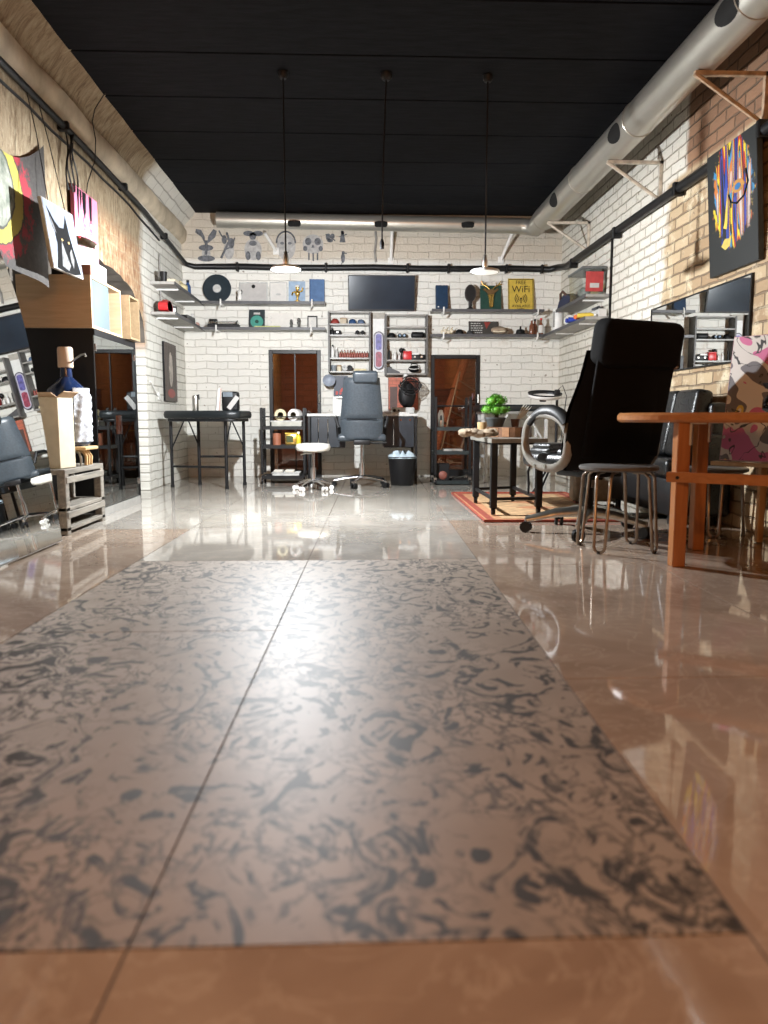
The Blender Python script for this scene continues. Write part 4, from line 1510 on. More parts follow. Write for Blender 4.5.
for i in range(n_i):
    x = qx(340.2) + (ax1 - .022 - qx(340.2)) * i / (n_i - 1)
    lab = 'small red-brown ink bottle with a dark cap in the rack row'
    if ib is None:
        ib = bott(lab, x, YQ - .02, az[2], .0125, .072, INKRED, BLACK, 'row of ink bottles on the rack', 'ink_bottle')
    else:
        dup(ib, (x, YQ - .02, az[2]), None, lab)
ib2 = None
for i in range(5):
    x = qx(341.5) + .036 * i
    lab = 'taller pale ink bottle standing behind the row of red ones'
    if ib2 is None:
        ib2 = bott(lab, x, YQ + .045, az[2], .0125, .095, pm('ink_pale', (.55, .38, .26), .4), DKRED, 'taller ink bottles behind the row', 'ink_bottle')
    else:
        dup(ib2, (x, YQ + .045, az[2]), None, lab)
T('white_cup', 'white cup at the left of the lowest rack shelf', 'cup', (qx(333.6), YQ, az[3]), body=M().lathe([(0, 0), (.026, 0), (.034, .07), (.031, .07), (.024, .006), (0, .006)], n=18), mats=pm('grey_blue_cup', (.22, .25, .28), .4))
T('cream_jar', 'cream jar with a brown lid on the lowest rack shelf', 'jar', (qx(339), YQ, az[3]), parts=[('jar', M().lathe([(0, 0), (.026, 0), (.029, .008), (.029, .05), (.024, .056)], n=18), CREAM), ('lid', M().cyl((0, 0, .055), (0, 0, .072), .027, n=18), CARD)])
tape = M().lathe([(.016, -.014), (.034, -.014), (.034, .014), (.016, .014), (.016, -.014)], n=22, mtx=Matrix.Rotation(R(90), 4, 'X'))
for px, mm, lab in ((344.8, LIGHTGREY, 'grey tape roll standing beside the cream jar'), (349.5, BLACK, 'black tape roll standing right of the grey roll')):
    T('tape_roll', lab, 'tape roll', (qx(px), YQ, az[3] + .036), group='tape rolls on the rack', body=M().lathe([(.016, -.014), (.034, -.014), (.034, .014), (.016, .014), (.016, -.014)], n=22, mtx=Matrix.Rotation(R(80), 4, 'X')), mats=mm)
T('paper_stack', 'yellowish stack of paper lying at the right of the lowest shelf', 'paper', (qx(360), YQ, az[3]), body=M().box((0, 0, .014), (.14, .11, .028), None, .002, 1), mats=pm('yellow_paper', (.68, .60, .38), .8))

# right rack
def sunglass_like(label, px, z, w):
    m = M().ball((-w * .5, 0, .028), (w * .46, .035, .028), 14, 8).ball((w * .5, 0, .028), (w * .46, .035, .028), 14, 8)
    return T('goggles', label, 'goggles', (px, YQ, z), parts=[('goggle_body', m, BLACK), ('strap', M().tube([(-w * .9, .02, .03), (0, .06, .03), (w * .9, .02, .03)], .007, 6), BLACKM), ('lens', M().ball((-w * .45, -.022, .030), (w * .3, .018, .016), 12, 8).ball((w * .45, -.022, .030), (w * .3, .018, .016), 12, 8), SKY)])


cap('black cap at the left of the red box rack', qx(391.5), ez[1], BLACK, .8)
sunglass_like('dark goggles with bluish lenses in the red box rack', qx(402), ez[1], .055)
T('black_pouch', 'rounded black pouch at the right of the second shelf', 'pouch', (qx(417.6), YQ, ez[1]), parts=[('pouch', M().box((0, 0, .035), (.155, .09, .07), None, .03, 4), BLACK), ('zip', M().tube([(-.07, -.02, .068), (.07, -.02, .068)], .003, 6), BLACKM)])
T('black_tube', 'slim black upright tube at the left of the red box shelf', 'tube', (qx(389.2), YQ, ez[2]), parts=[('tube', M().cyl((0, 0, 0), (0, 0, .10), .012, n=14), BLACK), ('cap', M().cyl((0, 0, .10), (0, 0, .118), .010, n=14), BLACKM)])
bott('white bottle between the black tube and the red box', qx(395), YQ, ez[2], .017, .10, WHITEP, WHITE)
bott('grey-capped white bottle directly beside the red box', qx(399.2), YQ, ez[2], .014, .075, WHITEP, GREYP)
T('red_box', 'bright red box on the rack under the television', 'box', (qx(407.3), YQ - .01, ez[2]), parts=[('box', M().box((0, 0, .045), (.10, .09, .09), None, .01, 2), RED), ('lid', M().box((0, 0, .094), (.104, .094, .012), None, .004, 1), RED)])
m = M().ball((0, 0, 0), (.028, .024, .03), 14, 9).ball((.028, 0, .012), (.012, .012, .014), 8, 6)
T('black_mask', 'black lumpy mask hanging above the red box on its stick', 'mask', (qx(401.5), YQ + .04, ez[2] + .115), parts=[('mask', m, BLACK), ('stick', M().cyl((0, 0, -.115), (0, 0, -.02), .006, n=8), BLACK)])
T('black_case', 'long black case lying beside the red box', 'case', (qx(418), YQ + .01, ez[2]), parts=[('case', M().box((0, 0, .03), (.16, .10, .06), None, .008, 2), BLACK), ('latch', M().box((-.04, -.053, .035), (.02, .006, .02)).box((.04, -.053, .035), (.02, .006, .02)), STEEL)])
T('white_carton', 'flat white carton on top of the long black case', 'box', (qx(415), YQ + .01, ez[2] + .06), body=M().box((0, 0, .012), (.10, .08, .024), None, .003, 1), mats=WHITE)
m = M().ball((0, 0, .045), (.065, .045, .042), 16, 10, jit=.05)
T('black_bag', 'lumpy black bag with white trim on the lowest shelf', 'bag', (qx(414), YQ, ez[3] + .004), parts=[('bag', m, BLACK), ('handle', M().tube([(-.04, -.03, .075), (-.03, -.04, .105), (.03, -.04, .105), (.04, -.03, .075)], .006, 6), BLACKM), ('trim', M().tube([(-.06, -.036, .05), (0, -.052, .04), (.06, -.036, .05)], .004, 6), WHITE)])
T('dark_wedge', 'dark sloping case at the left of the lowest shelf', 'case', (qx(393), YQ, ez[3]), parts=[('case', M().prism([(-.07, 0), (.08, 0), (.08, .015), (-.05, .07), (-.07, .07)], -.05, .05, Matrix.Rotation(R(90), 4, 'X')), pm('dark_grey_case', (.07, .07, .075), .5)), ('handle', M().box((-.03, 0, .072), (.04, .02, .008), (0, R(22), 0), .003, 1), BLACK)])

# longboard on a white panel between the racks
px0, px1 = onY(371.8, 340, YB - .03).x, onY(384.5, 340, YB - .03).x
pz0, pz1 = onY(378, 372, YB).z, onY(378, 313, YB).z
T('wall_board', 'plain white board between the two racks', 'panel', parts=[('panel', M().bb((px0, YB - .03, pz0), (px1, YB - .002, pz1), .003, 1), WHITE), ('grey_header', M().bb((px0, YB - .034, pz1 - .07), (px1, YB - .030, pz1)), pm('stone_grey', (.42, .39, .34), .6))])
cx, cz0, cz1 = (px0 + px1) / 2 + .005, onY(378, 370, YB).z, onY(378, 332, YB).z
mt = frame((cx, YB - .055, cz0), (1, 0, 0), (0, 0, 1))
hh = cz1 - cz0
ww = .058
pl = [(ww * (1 if a < 180 else 1) * math.cos(R(a)), (hh - ww if a <= 180 else ww) + ww * math.sin(R(a))) for a in range(0, 360, 12)]
bd = [('deck', M().prism(pl, 0, .012, mt), pm('deck_black', (.04, .04, .06), .35)),
      ('pale_border', M().prism([(x * .82, hh / 2 + (y - hh / 2) * .95) for x, y in pl], .012, .0135, mt), pm('pale_lilac', (.52, .50, .60), .4)),
      ('upper_graphic', M().prism([(x * .6, hh * .72 + (y - hh * .5) * .42) for x, y in pl], .0135, .015, mt), pm('violet_blue', (.12, .11, .34), .4, var=.6, scale=30), 'violet graphic'),
      ('lower_graphic', M().prism([(x * .62, hh * .27 + (y - hh * .5) * .40) for x, y in pl], .0135, .015, mt), pm('wine_red', (.30, .05, .09), .4, var=.6, scale=30), 'red graphic')]
for zz in (.14, .80):
    bd.append(('truck', M().cyl(mt @ Vector((-.05, hh * zz, -.012)), mt @ Vector((.05, hh * zz, -.012)), .008, n=8), STEEL))
T('hanging_longboard', 'round-nosed board with violet and red graphics hanging between the racks', 'skateboard', parts=bd)

# ---- upper right shelf
flat('blue_box', 'dark blue upright box at the left of the upper right shelf', 'box', 436, 448, .285, RUZ, [pm('deep_blue_card', (.015, .04, .085), .4)], lambda mt, w, h: [('white_mark', M().prism(ell(w * .2, h * .10, .008, .008, 10), 0, .002, mt), WHITE)], th=.06)
m = M().prism(ell(0, .19, .066, .10, 28), -.011, .011, FRONT)
m2 = M().prism(ell(0, .19, .054, .088, 28), .011, .0135, FRONT)
T('oval_brush', 'black oval hand-shaped stand beside the deer picture', 'ornament', (sx(470), YI, RUZ), parts=[
    ('oval_head', m, pm('dark_brown_black', (.03, .024, .022), .5)), ('inner_face', m2, BLACK), ('foot', M().lathe([(0, 0), (.05, 0), (.05, .012), (.02, .03), (.022, .10)], n=18, sy=.7), BLACK)])


def deer(mt, w, h):
    g = M()
    g.prism([(w * .36, h * .62), (w * .64, h * .62), (w * .60, h * .40), (w * .58, h * .14), (w * .5, h * .10), (w * .42, h * .14), (w * .40, h * .40)], 0, .03, mt)
    e = M()
    e.prism([(w * .36, h * .66), (w * .12, h * .82), (w * .20, h * .88), (w * .40, h * .74)], .01, .025, mt).prism([(w * .64, h * .66), (w * .88, h * .82), (w * .80, h * .88), (w * .60, h * .74)], .01, .025, mt)
    e.prism([(w * .34, h * .60), (w * .66, h * .60), (w * .66, h * .78), (w * .5, h * .84), (w * .34, h * .78)], .0, .028, mt)
    a = M()
    for s in (-1, 1):
        P = lambda x, y, z=.03: mt @ Vector((w * (.5 + s * x), h * y, z))
        a.tube([P(.08, .82), P(.20, .92), P(.38, 1.0), P(.46, 1.14)], .007, 6).tube([P(.28, .95), P(.24, 1.08)], .006, 6).tube([P(.38, 1.0), P(.52, 1.02)], .006, 6)
    return [('gold_muzzle', g, GOLD), ('head', e, pm('dark_bronze', (.20, .12, .05), .4, .4)), ('antlers', a, GOLD)]


flat('deer_plaque', 'dark green plaque with a gold antlered deer head', 'plaque', 481, 502, .30, RUZ, [DKGREEN], deer, th=.015)


def wifi(mt, w, h):
    t = M()
    textmesh(t, 'FREE', h * .16, mt @ Matrix.Translation((w / 2, h * .875, 0)), .0012)
    textmesh(t, 'WiFi', h * .29, mt @ Matrix.Translation((w / 2, h * .665, 0)), .0012)
    textmesh(t, 'AVAILABLE', h * .115, mt @ Matrix.Translation((w / 2, h * .155, 0)), .0012)
    textmesh(t, 'HERE', h * .10, mt @ Matrix.Translation((w / 2, h * .06, 0)), .0012)
    ic = M()
    c0 = (w / 2, h * .385)
    ic.prism(ell(c0[0], c0[1], .012, .012, 14), 0, .0015, mt)
    ic.prism([(c0[0] - .006, c0[1] - .01), (c0[0] + .006, c0[1] - .01), (c0[0] + .006, h * .24), (c0[0] - .006, h * .24)], 0, .0015, mt)
    for s in (0, 180):
        for r0 in (.026, .046, .066):
            o = ell(c0[0], c0[1], r0 + .008, r0 + .010, 10, R(s - 48), R(s + 48)) + list(reversed(ell(c0[0], c0[1], r0, r0, 10, R(s - 48), R(s + 48))))
            ic.prism(o, 0, .0015, mt)
    b = M()
    e_ = .006
    k_ = .008
    for lo, hi in (((e_, e_), (w - e_, e_ + k_)), ((e_, h - e_ - k_), (w - e_, h - e_)), ((e_, e_), (e_ + k_, h - e_)), ((w - e_ - k_, e_), (w - e_, h - e_))):
        b.prism([(lo[0], lo[1]), (hi[0], lo[1]), (hi[0], hi[1]), (lo[0], hi[1])], 0, .001, mt)
    return [('lettering', t, BLACK), ('signal_symbol', ic, BLACK), ('border', b, BLACK)]


flat('wifi_sign', 'yellow metal sign reading free wifi available here', 'sign', 509, 535, .385, RUZ, [pm('sign_yellow', (.62, .44, .07), .45, var=.15)], wifi, th=.004)

# ---- lower right shelf
m = M()
for i in range(4):
    x = -.055 + i * .037
    m.ball((x, 0, .03 + .012 * (i % 2)), (.024, .02, .026), 10, 7)
m2 = M()
for i in range(4):
    x = -.055 + i * .037
    m2.lathe([(0, 0), (.012, .0), (.006, .02), (.006, .03)], (x, 0, 0), 8)
for i in range(3):
    m2.tube([(-.05 + i * .05, 0, .05), (-.045 + i * .05, -.01, .075), (-.03 + i * .05, -.01, .085)], .004, 6)
T('shell_ornament', 'cream flower-like ornament at the left of the lower right shelf', 'ornament', (sx(447), YI, RLZ), parts=[('petals', m, CREAM), ('stems', m2, pm('ochre', (.42, .30, .12), .6))])
cap('black cap beside the cream flower-like ornament', sx(460), RLZ, BLACK, .85)
cap('second black cap lying before the dark lettered sign', sx(470.5), RLZ, pm('faded_black', (.04, .04, .042), .8), .7)


def lines(mt, w, h):
    m = M()
    for i in range(5):
        zz = h * (.82 - .16 * i)
        x = w * .07
        random.seed(i)
        while x < w * (.44 if i else .36):
            l = random.uniform(.012, .03)
            m.prism([(x, zz), (x + l, zz), (x + l, zz + h * .055), (x, zz + h * .055)], 0, .001, mt)
            x += l + .008
    r = M().prism([(w * .52, h * .95), (w * .75, h * .95), (w * .66, h * .70), (w * .60, h * .45), (w * .56, h * .7)], 0, .001, mt)
    return [('text_lines', m, LIGHTGREY), ('red_mark', r, DKRED)]


flat('lettered_sign', 'dark wide sign with pale lines of small lettering', 'sign', 470, 500, .17, RLZ, [pm('sign_charcoal', (.05, .045, .04), .55)], lines, th=.008, lean=.03)
random.seed(11)
m = M().ball((0, 0, .045), (.10, .06, .045), 16, 10, jit=.10)
T('folded_cloth', 'brown folded cloth in front of the lettered sign', 'cloth', (sx(499), YS + .08, RLZ + .004), parts=[('cloth', m, pm('khaki', (.32, .24, .17), .85)), ('white_edge', M().tube([(-.08, -.045, .03), (-.02, -.062, .022), (.06, -.05, .03)], .008, 6), CREAM)])
m = M().lathe([(.095, 0), (.098, .006), (.055, .016), (.05, .05), (.035, .062), (.012, .066), (.010, .10), (0, .102)], n=22, sy=.75)
T('black_hat', 'black brimmed hat with a peak on the lower right shelf', 'hat', (sx(520.5), YI - .01, RLZ), parts=[('hat', m, BLACK), ('band', M().lathe([(.052, .02), (.054, .02), (.053, .032), (.051, .032)], n=22, sy=.75), BLACKM)])
for px, lab in ((531.5, 'brown bottle with pale label left of the white-labelled bottle'), (535.5, 'brown bottle standing half behind its lighter neighbour')):
    T('brown_bottle', lab, 'bottle', (sx(px), YI + (.03 if px > 533 else -.02), RLZ), group='brown bottles on the lower right shelf', parts=[
        ('bottle', M().lathe([(0, 0), (.028, 0), (.03, .006), (.03, .10), (.012, .14), (.012, .165)], n=16), BROWNG), ('cap', M().cyl((0, 0, .165), (0, 0, .185), .014, n=12), WHITE if px < 533 else BLACK)])
T('white_flask', 'brown bottle with a white wrap nearest to the right wall', 'bottle', (sx(540.5), YI - .03, RLZ), parts=[
    ('bottle', M().lathe([(0, 0), (.028, 0), (.03, .006), (.03, .10), (.012, .14), (.012, .17)], n=16), BROWNG), ('wrap', M().lathe([(.031, .02), (.031, .11)], n=16), PALER, 'white wrap'), ('cap', M().cyl((0, 0, .17), (0, 0, .19), .014, n=12), RED)])

# ---- right wall shelves
XRS = XR - .13
SB = T('storage_bin', 'clear plastic bin with a red label on the short right wall shelf', 'bin', (XRS, ry0 + .36, RSU), parts=[
    ('tub', M().grid(lambda a, b: Vector(((.10 + .012 * b) * (lambda q: max(-1, min(1, 1.42 * math.cos(q))))(2 * math.pi * a), (.20 + .015 * b) * (lambda q: max(-1, min(1, 1.42 * math.sin(q))))(2 * math.pi * a), .002 + .20 * b)), 32, 1, False).box((0, 0, .003), (.20, .40, .004)), CLEAR),
    ('lid', M().box((0, 0, .212), (.245, .45, .018), None, .006, 2), pm('bin_lid', (.12, .13, .13), .4)),
    ('label_card', M().box((0, -.222, .105), (.17, .008, .15), (R(4), 0, 0), .002, 1), pm('bin_red', (.45, .05, .05), .5), 'red label'),
    ('white_print', M().box((.0, -.2275, .075), (.09, .004, .035), (R(4), 0, 0)), PALE)])
SB.scale = (1.0, 1.15, 1.25)
T('grey_bundle', 'grey bundle inside the clear plastic bin', 'cloth', (XRS + .0, ry0 + .44, RSU + .008), body=M().ball((0, 0, .065), (.06, .10, .055), 16, 10, jit=.08), mats=pm('grey_green', (.28, .30, .27), .9))
T('white_roll', 'white kitchen roll at the near end of the lower right wall shelf', 'paper roll', (XR - .19, onX(558, 320, XR - .19).y, RLZ), parts=[
    ('roll', M().lathe([(.018, 0), (.058, 0), (.06, .004), (.06, .226), (.058, .23), (.018, .23), (.018, 0)], n=28), WHITE), ('print_strip', M().grid(lambda a, b: Vector((.0605 * math.cos(R(190 + a * 30)), .0605 * math.sin(R(190 + a * 30)), .03 + b * .17)), 5, 1), GREYP)])
m = M().prism([(-.26, 0), (.24, .02), (.27, .07), (.05, .125), (-.18, .08)], -.10, .09, frame((0, 0, 0), (0, -1, 0), (0, 0, 1)))
tz = RSU
T('dark_blue_bag', 'dark blue sloping bag on the right wall shelf behind the clear bin', 'bag', (XRS, ry0 + .89, RSU), parts=[
    ('bag', m, pm('navy_fabric', (.02, .028, .07), .7)), ('strap', M().tube([(-.08, -.1, .10), (-.10, 0, .16), (-.09, .12, .15), (-.06, .22, .06)], .013, 8), pm('brown_strap', (.12, .06, .04), .6)),
    ('top_flap', M().ball((0, .08, .10), (.085, .14, .05), 12, 8, jit=.1), BLACK)])
its = [(ry0 + .12, .22, 'yellow paint tube lying at the near end of the lower right wall shelf', YELLOW), (ry0 + .30, .20, 'orange paint tube lying beside the yellow tube', pm('orange_paint', (.70, .16, .04), .4)),
       (ry0 + .44, .19, 'blue paint tube lying behind the orange tube', pm('cobalt', (.03, .07, .45), .4)), (ry0 + .57, .18, 'second blue paint tube lying farther along the right wall shelf', pm('ultramarine', (.03, .05, .32), .4))]
for i, (y, l, lab, mm) in enumerate(its):
    a = R((-20, 35, -15, 20)[i])
    m = M().tube([(-.08 * math.cos(a), -.08 * math.sin(a), .024), (.04 * math.cos(a), .04 * math.sin(a), .024), (.075 * math.cos(a), .075 * math.sin(a), .024)], [.022, .024, .012], 12)
    c_ = M().tube([(.075 * math.cos(a), .075 * math.sin(a), .024), (.10 * math.cos(a), .10 * math.sin(a), .024)], .012, 10)
    T('paint_tube', lab, 'paint tube', (XR - .20, y, RLZ), group='paint tubes on the right wall shelf', parts=[('tube', m, mm), ('cap', c_, WHITE)])
T('brush_box', 'pale open box with grey brushes at the near end of the right wall shelf', 'box', (XR - .06, ry0 + .22, RLZ), parts=[
    ('box', M().bb((-.03, -.16, 0), (.045, .16, .012)).bb((-.03, -.16, .012), (-.025, .16, .08)).bb((.04, -.16, .012), (.045, .16, .08)).bb((-.025, -.16, .012), (.04, -.155, .08)).bb((-.025, .155, .012), (.04, .16, .08)), PALER),
    ('brushes', M().tube([(-.02, -.1, .05), (.0, .0, .11), (.01, .1, .10)], .012, 8).tube([(.02, -.12, .06), (.02, .0, .12), (-.01, .12, .11)], .011, 8), pm('dark_handles', (.08, .09, .10), .5))])
T('red_pot', 'small red pot among the paint tubes', 'pot', (XR - .09, ry0 + .52, RLZ), parts=[('pot', M().lathe([(0, 0), (.03, 0), (.034, .06), (.031, .06), (.028, .006), (0, .006)], n=16), DKRED), ('lid', M().cyl((0, 0, .06), (0, 0, .072), .036, n=16), WHITE)])
T('open_tape', 'white tape roll standing at the edge of the right wall shelf', 'tape roll', (XR - .20, onX(569, 320, XR - .2).y, RLZ + .05), body=M().lathe([(.026, -.025), (.05, -.025), (.05, .025), (.026, .025), (.026, -.025)], n=24, mtx=Matrix.Rotation(R(75), 4, 'X') @ Matrix.Rotation(0, 4, 'Z')), mats=WHITE)

# ---- drawings on the upper back wall
INKM = pm('drawing_ink', (.13, .135, .15), .8, var=.5, scale=30)
INKG = pm('drawing_wash', (.42, .41, .40), .8, var=.3, scale=20)
PAPER = pm('drawing_paper', (.66, .62, .55), .9, var=.06)


def drawing(px, py, label, shapes, w, h):
    c = onY(px, py, YB)
    mt = frame((c.x, YB - .0015, c.z), (1, 0, 0), (0, 0, 1))
    m1, m2 = M(), M()
    for kind, *a in shapes:
        if kind == 'e':
            m1.prism(ell(*a, 20), 0, .0012, mt)
        elif kind == 'g':
            m2.prism(ell(*a, 20), -.0005, .0006, mt)
        elif kind == 'p':
            m1.prism(a[0], 0, .0012, mt)
        elif kind == 'l':
            m1.tube([mt @ Vector((x, y, .001)) for x, y in a[0]], a[1], 5)
    ps = [('ink', m1, INKM)]
    if m2.v:
        ps.append(('wash', m2, INKG))
    return T('wall_drawing', label, 'drawing', group='ink drawings above the black pipe', parts=ps)


drawing(206, 246, 'dark ink drawing of a forked two-leaved plant on a mound, leftmost above the pipe', [
    ('p', [(-.01, .02), (-.05, .10), (-.12, .15), (-.11, .19), (-.05, .18), (-.01, .10)]), ('p', [(.01, .02), (.03, .11), (.09, .19), (.13, .17), (.11, .10), (.05, .05)]), ('l', [(0, .06), (.005, -.02), (-.005, -.10)], .018), ('e', 0, -.02, .085, .035), ('e', 0, -.14, .10, .035), ('g', 0, -.08, .05, .06)], .30, .40)
drawing(227, 245, 'thin ink drawing of a bent branching plant, second from the left', [
    ('l', [(-.07, -.15), (-.02, -.05), (.03, .05), (.0, .14)], .014), ('l', [(-.02, -.05), (.06, -.02), (.09, .08)], .008), ('l', [(.03, .05), (-.06, .10), (-.09, .16)], .009), ('e', .05, .02, .035, .06), ('e', -.03, .06, .03, .05), ('g', .02, -.06, .06, .10)], .24, .38)
drawing(253, 246, 'ink drawing of a palm-like head on a pale body left of the lit lamp', [
    ('e', -.05, .14, .06, .03), ('e', .06, .14, .06, .03), ('e', 0, .11, .04, .04), ('g', 0, -.04, .10, .12), ('e', -.06, -.11, .03, .05), ('e', .06, -.11, .03, .05), ('e', 0, .03, .045, .03)], .28, .40)
drawing(286, 245, 'pale ink drawing of an arch-shaped face behind the lit lamp', [
    ('g', 0, -.02, .11, .15), ('l', [(.11 * math.cos(R(a)), .02 + .13 * math.sin(R(a))) for a in range(0, 181, 15)], .010), ('e', -.045, .02, .022, .016), ('e', .045, .02, .022, .016), ('l', [(-.03, -.08), (0, -.09), (.03, -.08)], .006)], .28, .40)
drawing(313, 246, 'ink drawing of a skull with dark round eyes right of the lit lamp', [
    ('g', 0, .02, .12, .11), ('e', -.055, .05, .038, .042), ('e', .055, .05, .038, .042), ('p', [(-.02, -.02), (.02, -.02), (0, .02)]), ('e', -.09, -.03, .025, .03), ('e', .09, -.03, .025, .03), ('l', [(-.05, -.08), (-.05, -.16)], .010), ('l', [(0, -.08), (0, -.17)], .010), ('l', [(.05, -.08), (.05, -.16)], .010)], .30, .40)
drawing(330, 238, 'small ink drawing of a dark leafy blot, upper left of the small trio', [
    ('e', -.02, .01, .03, .04), ('e', .03, .02, .025, .03), ('e', .0, -.03, .035, .02), ('l', [(-.05, .04), (.06, -.03)], .007)], .14, .15)
drawing(342.5, 237, 'small ink drawing of a dark pointed figure, upper right of the small trio', [
    ('p', [(-.035, -.06), (.035, -.06), (.012, .06), (-.012, .07)]), ('l', [(-.04, 0), (.05, .03)], .006), ('e', 0, .05, .02, .02)], .12, .16)
drawing(343, 258, 'small ink drawing of an upright bird shape, lowest of the small trio', [
    ('e', 0, .0, .024, .055), ('e', .004, .06, .018, .018), ('l', [(.02, .055), (.045, .05)], .006), ('g', .008, -.01, .014, .035), ('l', [(-.01, -.05), (-.02, -.075)], .005)], .12, .17)
m = M()
a, b = onY(375, 228, YB - .012), onY(376, 262, YB - .012)
m.tube([a, a.lerp(b, .3) + Vector((.012, 0, 0)), a.lerp(b, .7) + Vector((-.01, 0, 0)), b], .014, 8)
T('wall_pipe', 'thin upright grey pipe on the back wall over the television', 'pipe', body=m, mats=GREYP)

# ================================================================== FURNITURE AT THE BACK
# ---- folding massage table
def P0(px, py):
    return onZ(px, py, 0.0)


f1, f3 = P0(172.8, 487.5), P0(227, 489)
f2, f4 = Vector((f1.x + .30, f1.y + .62, 0)), Vector((f3.x + .32, f3.y + .60, 0))
f2 = onZ(200, 485, 0)
f4 = onZ(244.8, 485, 0)
mh = .70
ps = []
cen = (f1 + f2 + f3 + f4) / 4
outer = [onZ(165, 412, mh + .03), ]
tx0, tx1 = onY(165, 415, f1.y).x, onY(252, 420, f4.y + .05).x
top = [(tx0, f1.y - .10), (f3.x + .05, f3.y - .14), (f3.x + .16, f3.y - .10), (tx1, f4.y + .02), (tx1 - .02, f4.y + .20), (f2.x + .05, f2.y + .34), (f2.x - .2, f2.y + .34), (tx0 + .0, f1.y + .15)]


def slab(poly, z0, z1, r=.02, n=4):
    m = M()
    c = Vector((sum(p[0] for p in poly) / len(poly), sum(p[1] for p in poly) / len(poly)))
    # round off the outline
    pts = []
    k = len(poly)
    for i in range(k):
        p = Vector(poly[i]); a = Vector(poly[i - 1]); b = Vector(poly[(i + 1) % k])
        q0 = p + (a - p).normalized() * min(.05, (a - p).length * .4)
        q1 = p + (b - p).normalized() * min(.05, (b - p).length * .4)
        for j in range(5):
            t = j / 4
            pts.append(q0.lerp(p, t).lerp(p.lerp(q1, t), t))
    rings = []
    for i in range(n + 1):
        t = math.pi * i / n
        ins = r * (1 - math.sin(t))
        z = (z0 + z1) / 2 - math.cos(t) * (z1 - z0) / 2
        rings.append([(p.x + (c - p).normalized().x * ins, p.y + (c - p).normalized().y * ins, z) for p in pts])
    k = len(pts)
    vs = [v for r_ in rings for v in r_]
    fs = [(i * k + j, i * k + (j + 1) % k, (i + 1) * k + (j + 1) % k, (i + 1) * k + j) for i in range(n) for j in range(k)]
    m.add(vs, fs, True)
    m.add(rings[0], [tuple(reversed(range(k)))])
    m.add(rings[-1], [tuple(range(k))])
    return m


ps.append(('padded_top', slab(top, mh - .005, mh + .072, .022), VINYL))
ps.append(('under_frame', slab([(c_[0] + (cen.x - c_[0]) * .08, c_[1] + (cen.y - c_[1]) * .08) for c_ in top], mh - .035, mh - .006, .004), BLACKM))
LEGX = .011
for f in (f1, f2, f3, f4):
    ps.append(('leg', M().cyl((f.x, f.y, .0), (f.x, f.y, mh - .02), .0165, n=10), BLACK))
    ps.append(('foot', M().cyl((f.x, f.y, 0), (f.x, f.y, .03), .021, n=10), BLACK))
for a, b in ((f1, f3), (f2, f4)):
    z = .215 if a is f1 else .30
    ps.append(('cross_bar', M().cyl((a.x, a.y, z), (b.x, b.y, z), .011, n=8), BLACKM))
mid = (f1 + f2) / 2
for f, q, zz in ((f1, .14, .38), (f2, -.10, .42), (f3, .06, .42), (f4, -.12, .40)):
    ps.append(('brace', M().tube([(f.x, f.y - .015, zz), (f.x + q, f.y - .015, mh - .02)], .008, 6), BLACKM))
T('massage_table', 'black padded folding massage table on thin legs in the left back corner', 'massage table', parts=ps)
mtop = mh + .072

# bag and books on the massage table
bc = onY(230, 412, f2.y + .1)
bx0 = bc.x
T('white_folder', 'white folder standing at the left of the black pouch on the massage table', 'folder', (onY(218.5, 410, f2.y + .08).x, f2.y + .06, mtop), parts=[
    ('cover', M().box((0, 0, .115), (.028, .16, .23), (0, R(6), R(12)), .003, 1), PALER), ('spine', M().box((.02, .0, .115), (.012, .16, .23), (0, R(6), R(12)), .002, 1), pm('rosy_card', (.50, .34, .30), .6))])
bm_ = M()
bm_.box((0, 0, .10), (.17, .14, .20), None, .02, 3)
fl2 = M().prism([(-.06, .0), (.0, .02), (.12, .15), (.07, .17)], -.078, -.072, FRONT.inverted() if False else frame((0, -.0, .02), (1, 0, 0), (0, 0, 1)))
T('black_pouch_bag', 'black bag with a pale flap standing on the massage table', 'bag', (onY(231, 410, f2.y + .08).x, f2.y + .08, mtop), parts=[
    ('bag', bm_, BLACK), ('pale_flap', M().box((.035, -.074, .085), (.05, .008, .16), (0, R(38), 0), .002, 1), PALE, 'pale grey flap'), ('top_strip', M().box((-.02, -.073, .17), (.10, .006, .05), None, .002, 1), pm('slate', (.16, .19, .22), .5))])
T('steel_can', 'steel can with a black spout at the left of the massage table', 'can', (onY(192.5, 408, f2.y).x, f2.y + .16, mtop), parts=[
    ('can', M().lathe([(0, 0), (.032, 0), (.033, .004), (.033, .15), (.028, .165), (0, .166)], n=20), STEEL), ('spout', M().tube([(.02, -.015, .16), (.04, -.03, .17), (.045, -.033, .12)], .008, 8), BLACK)])

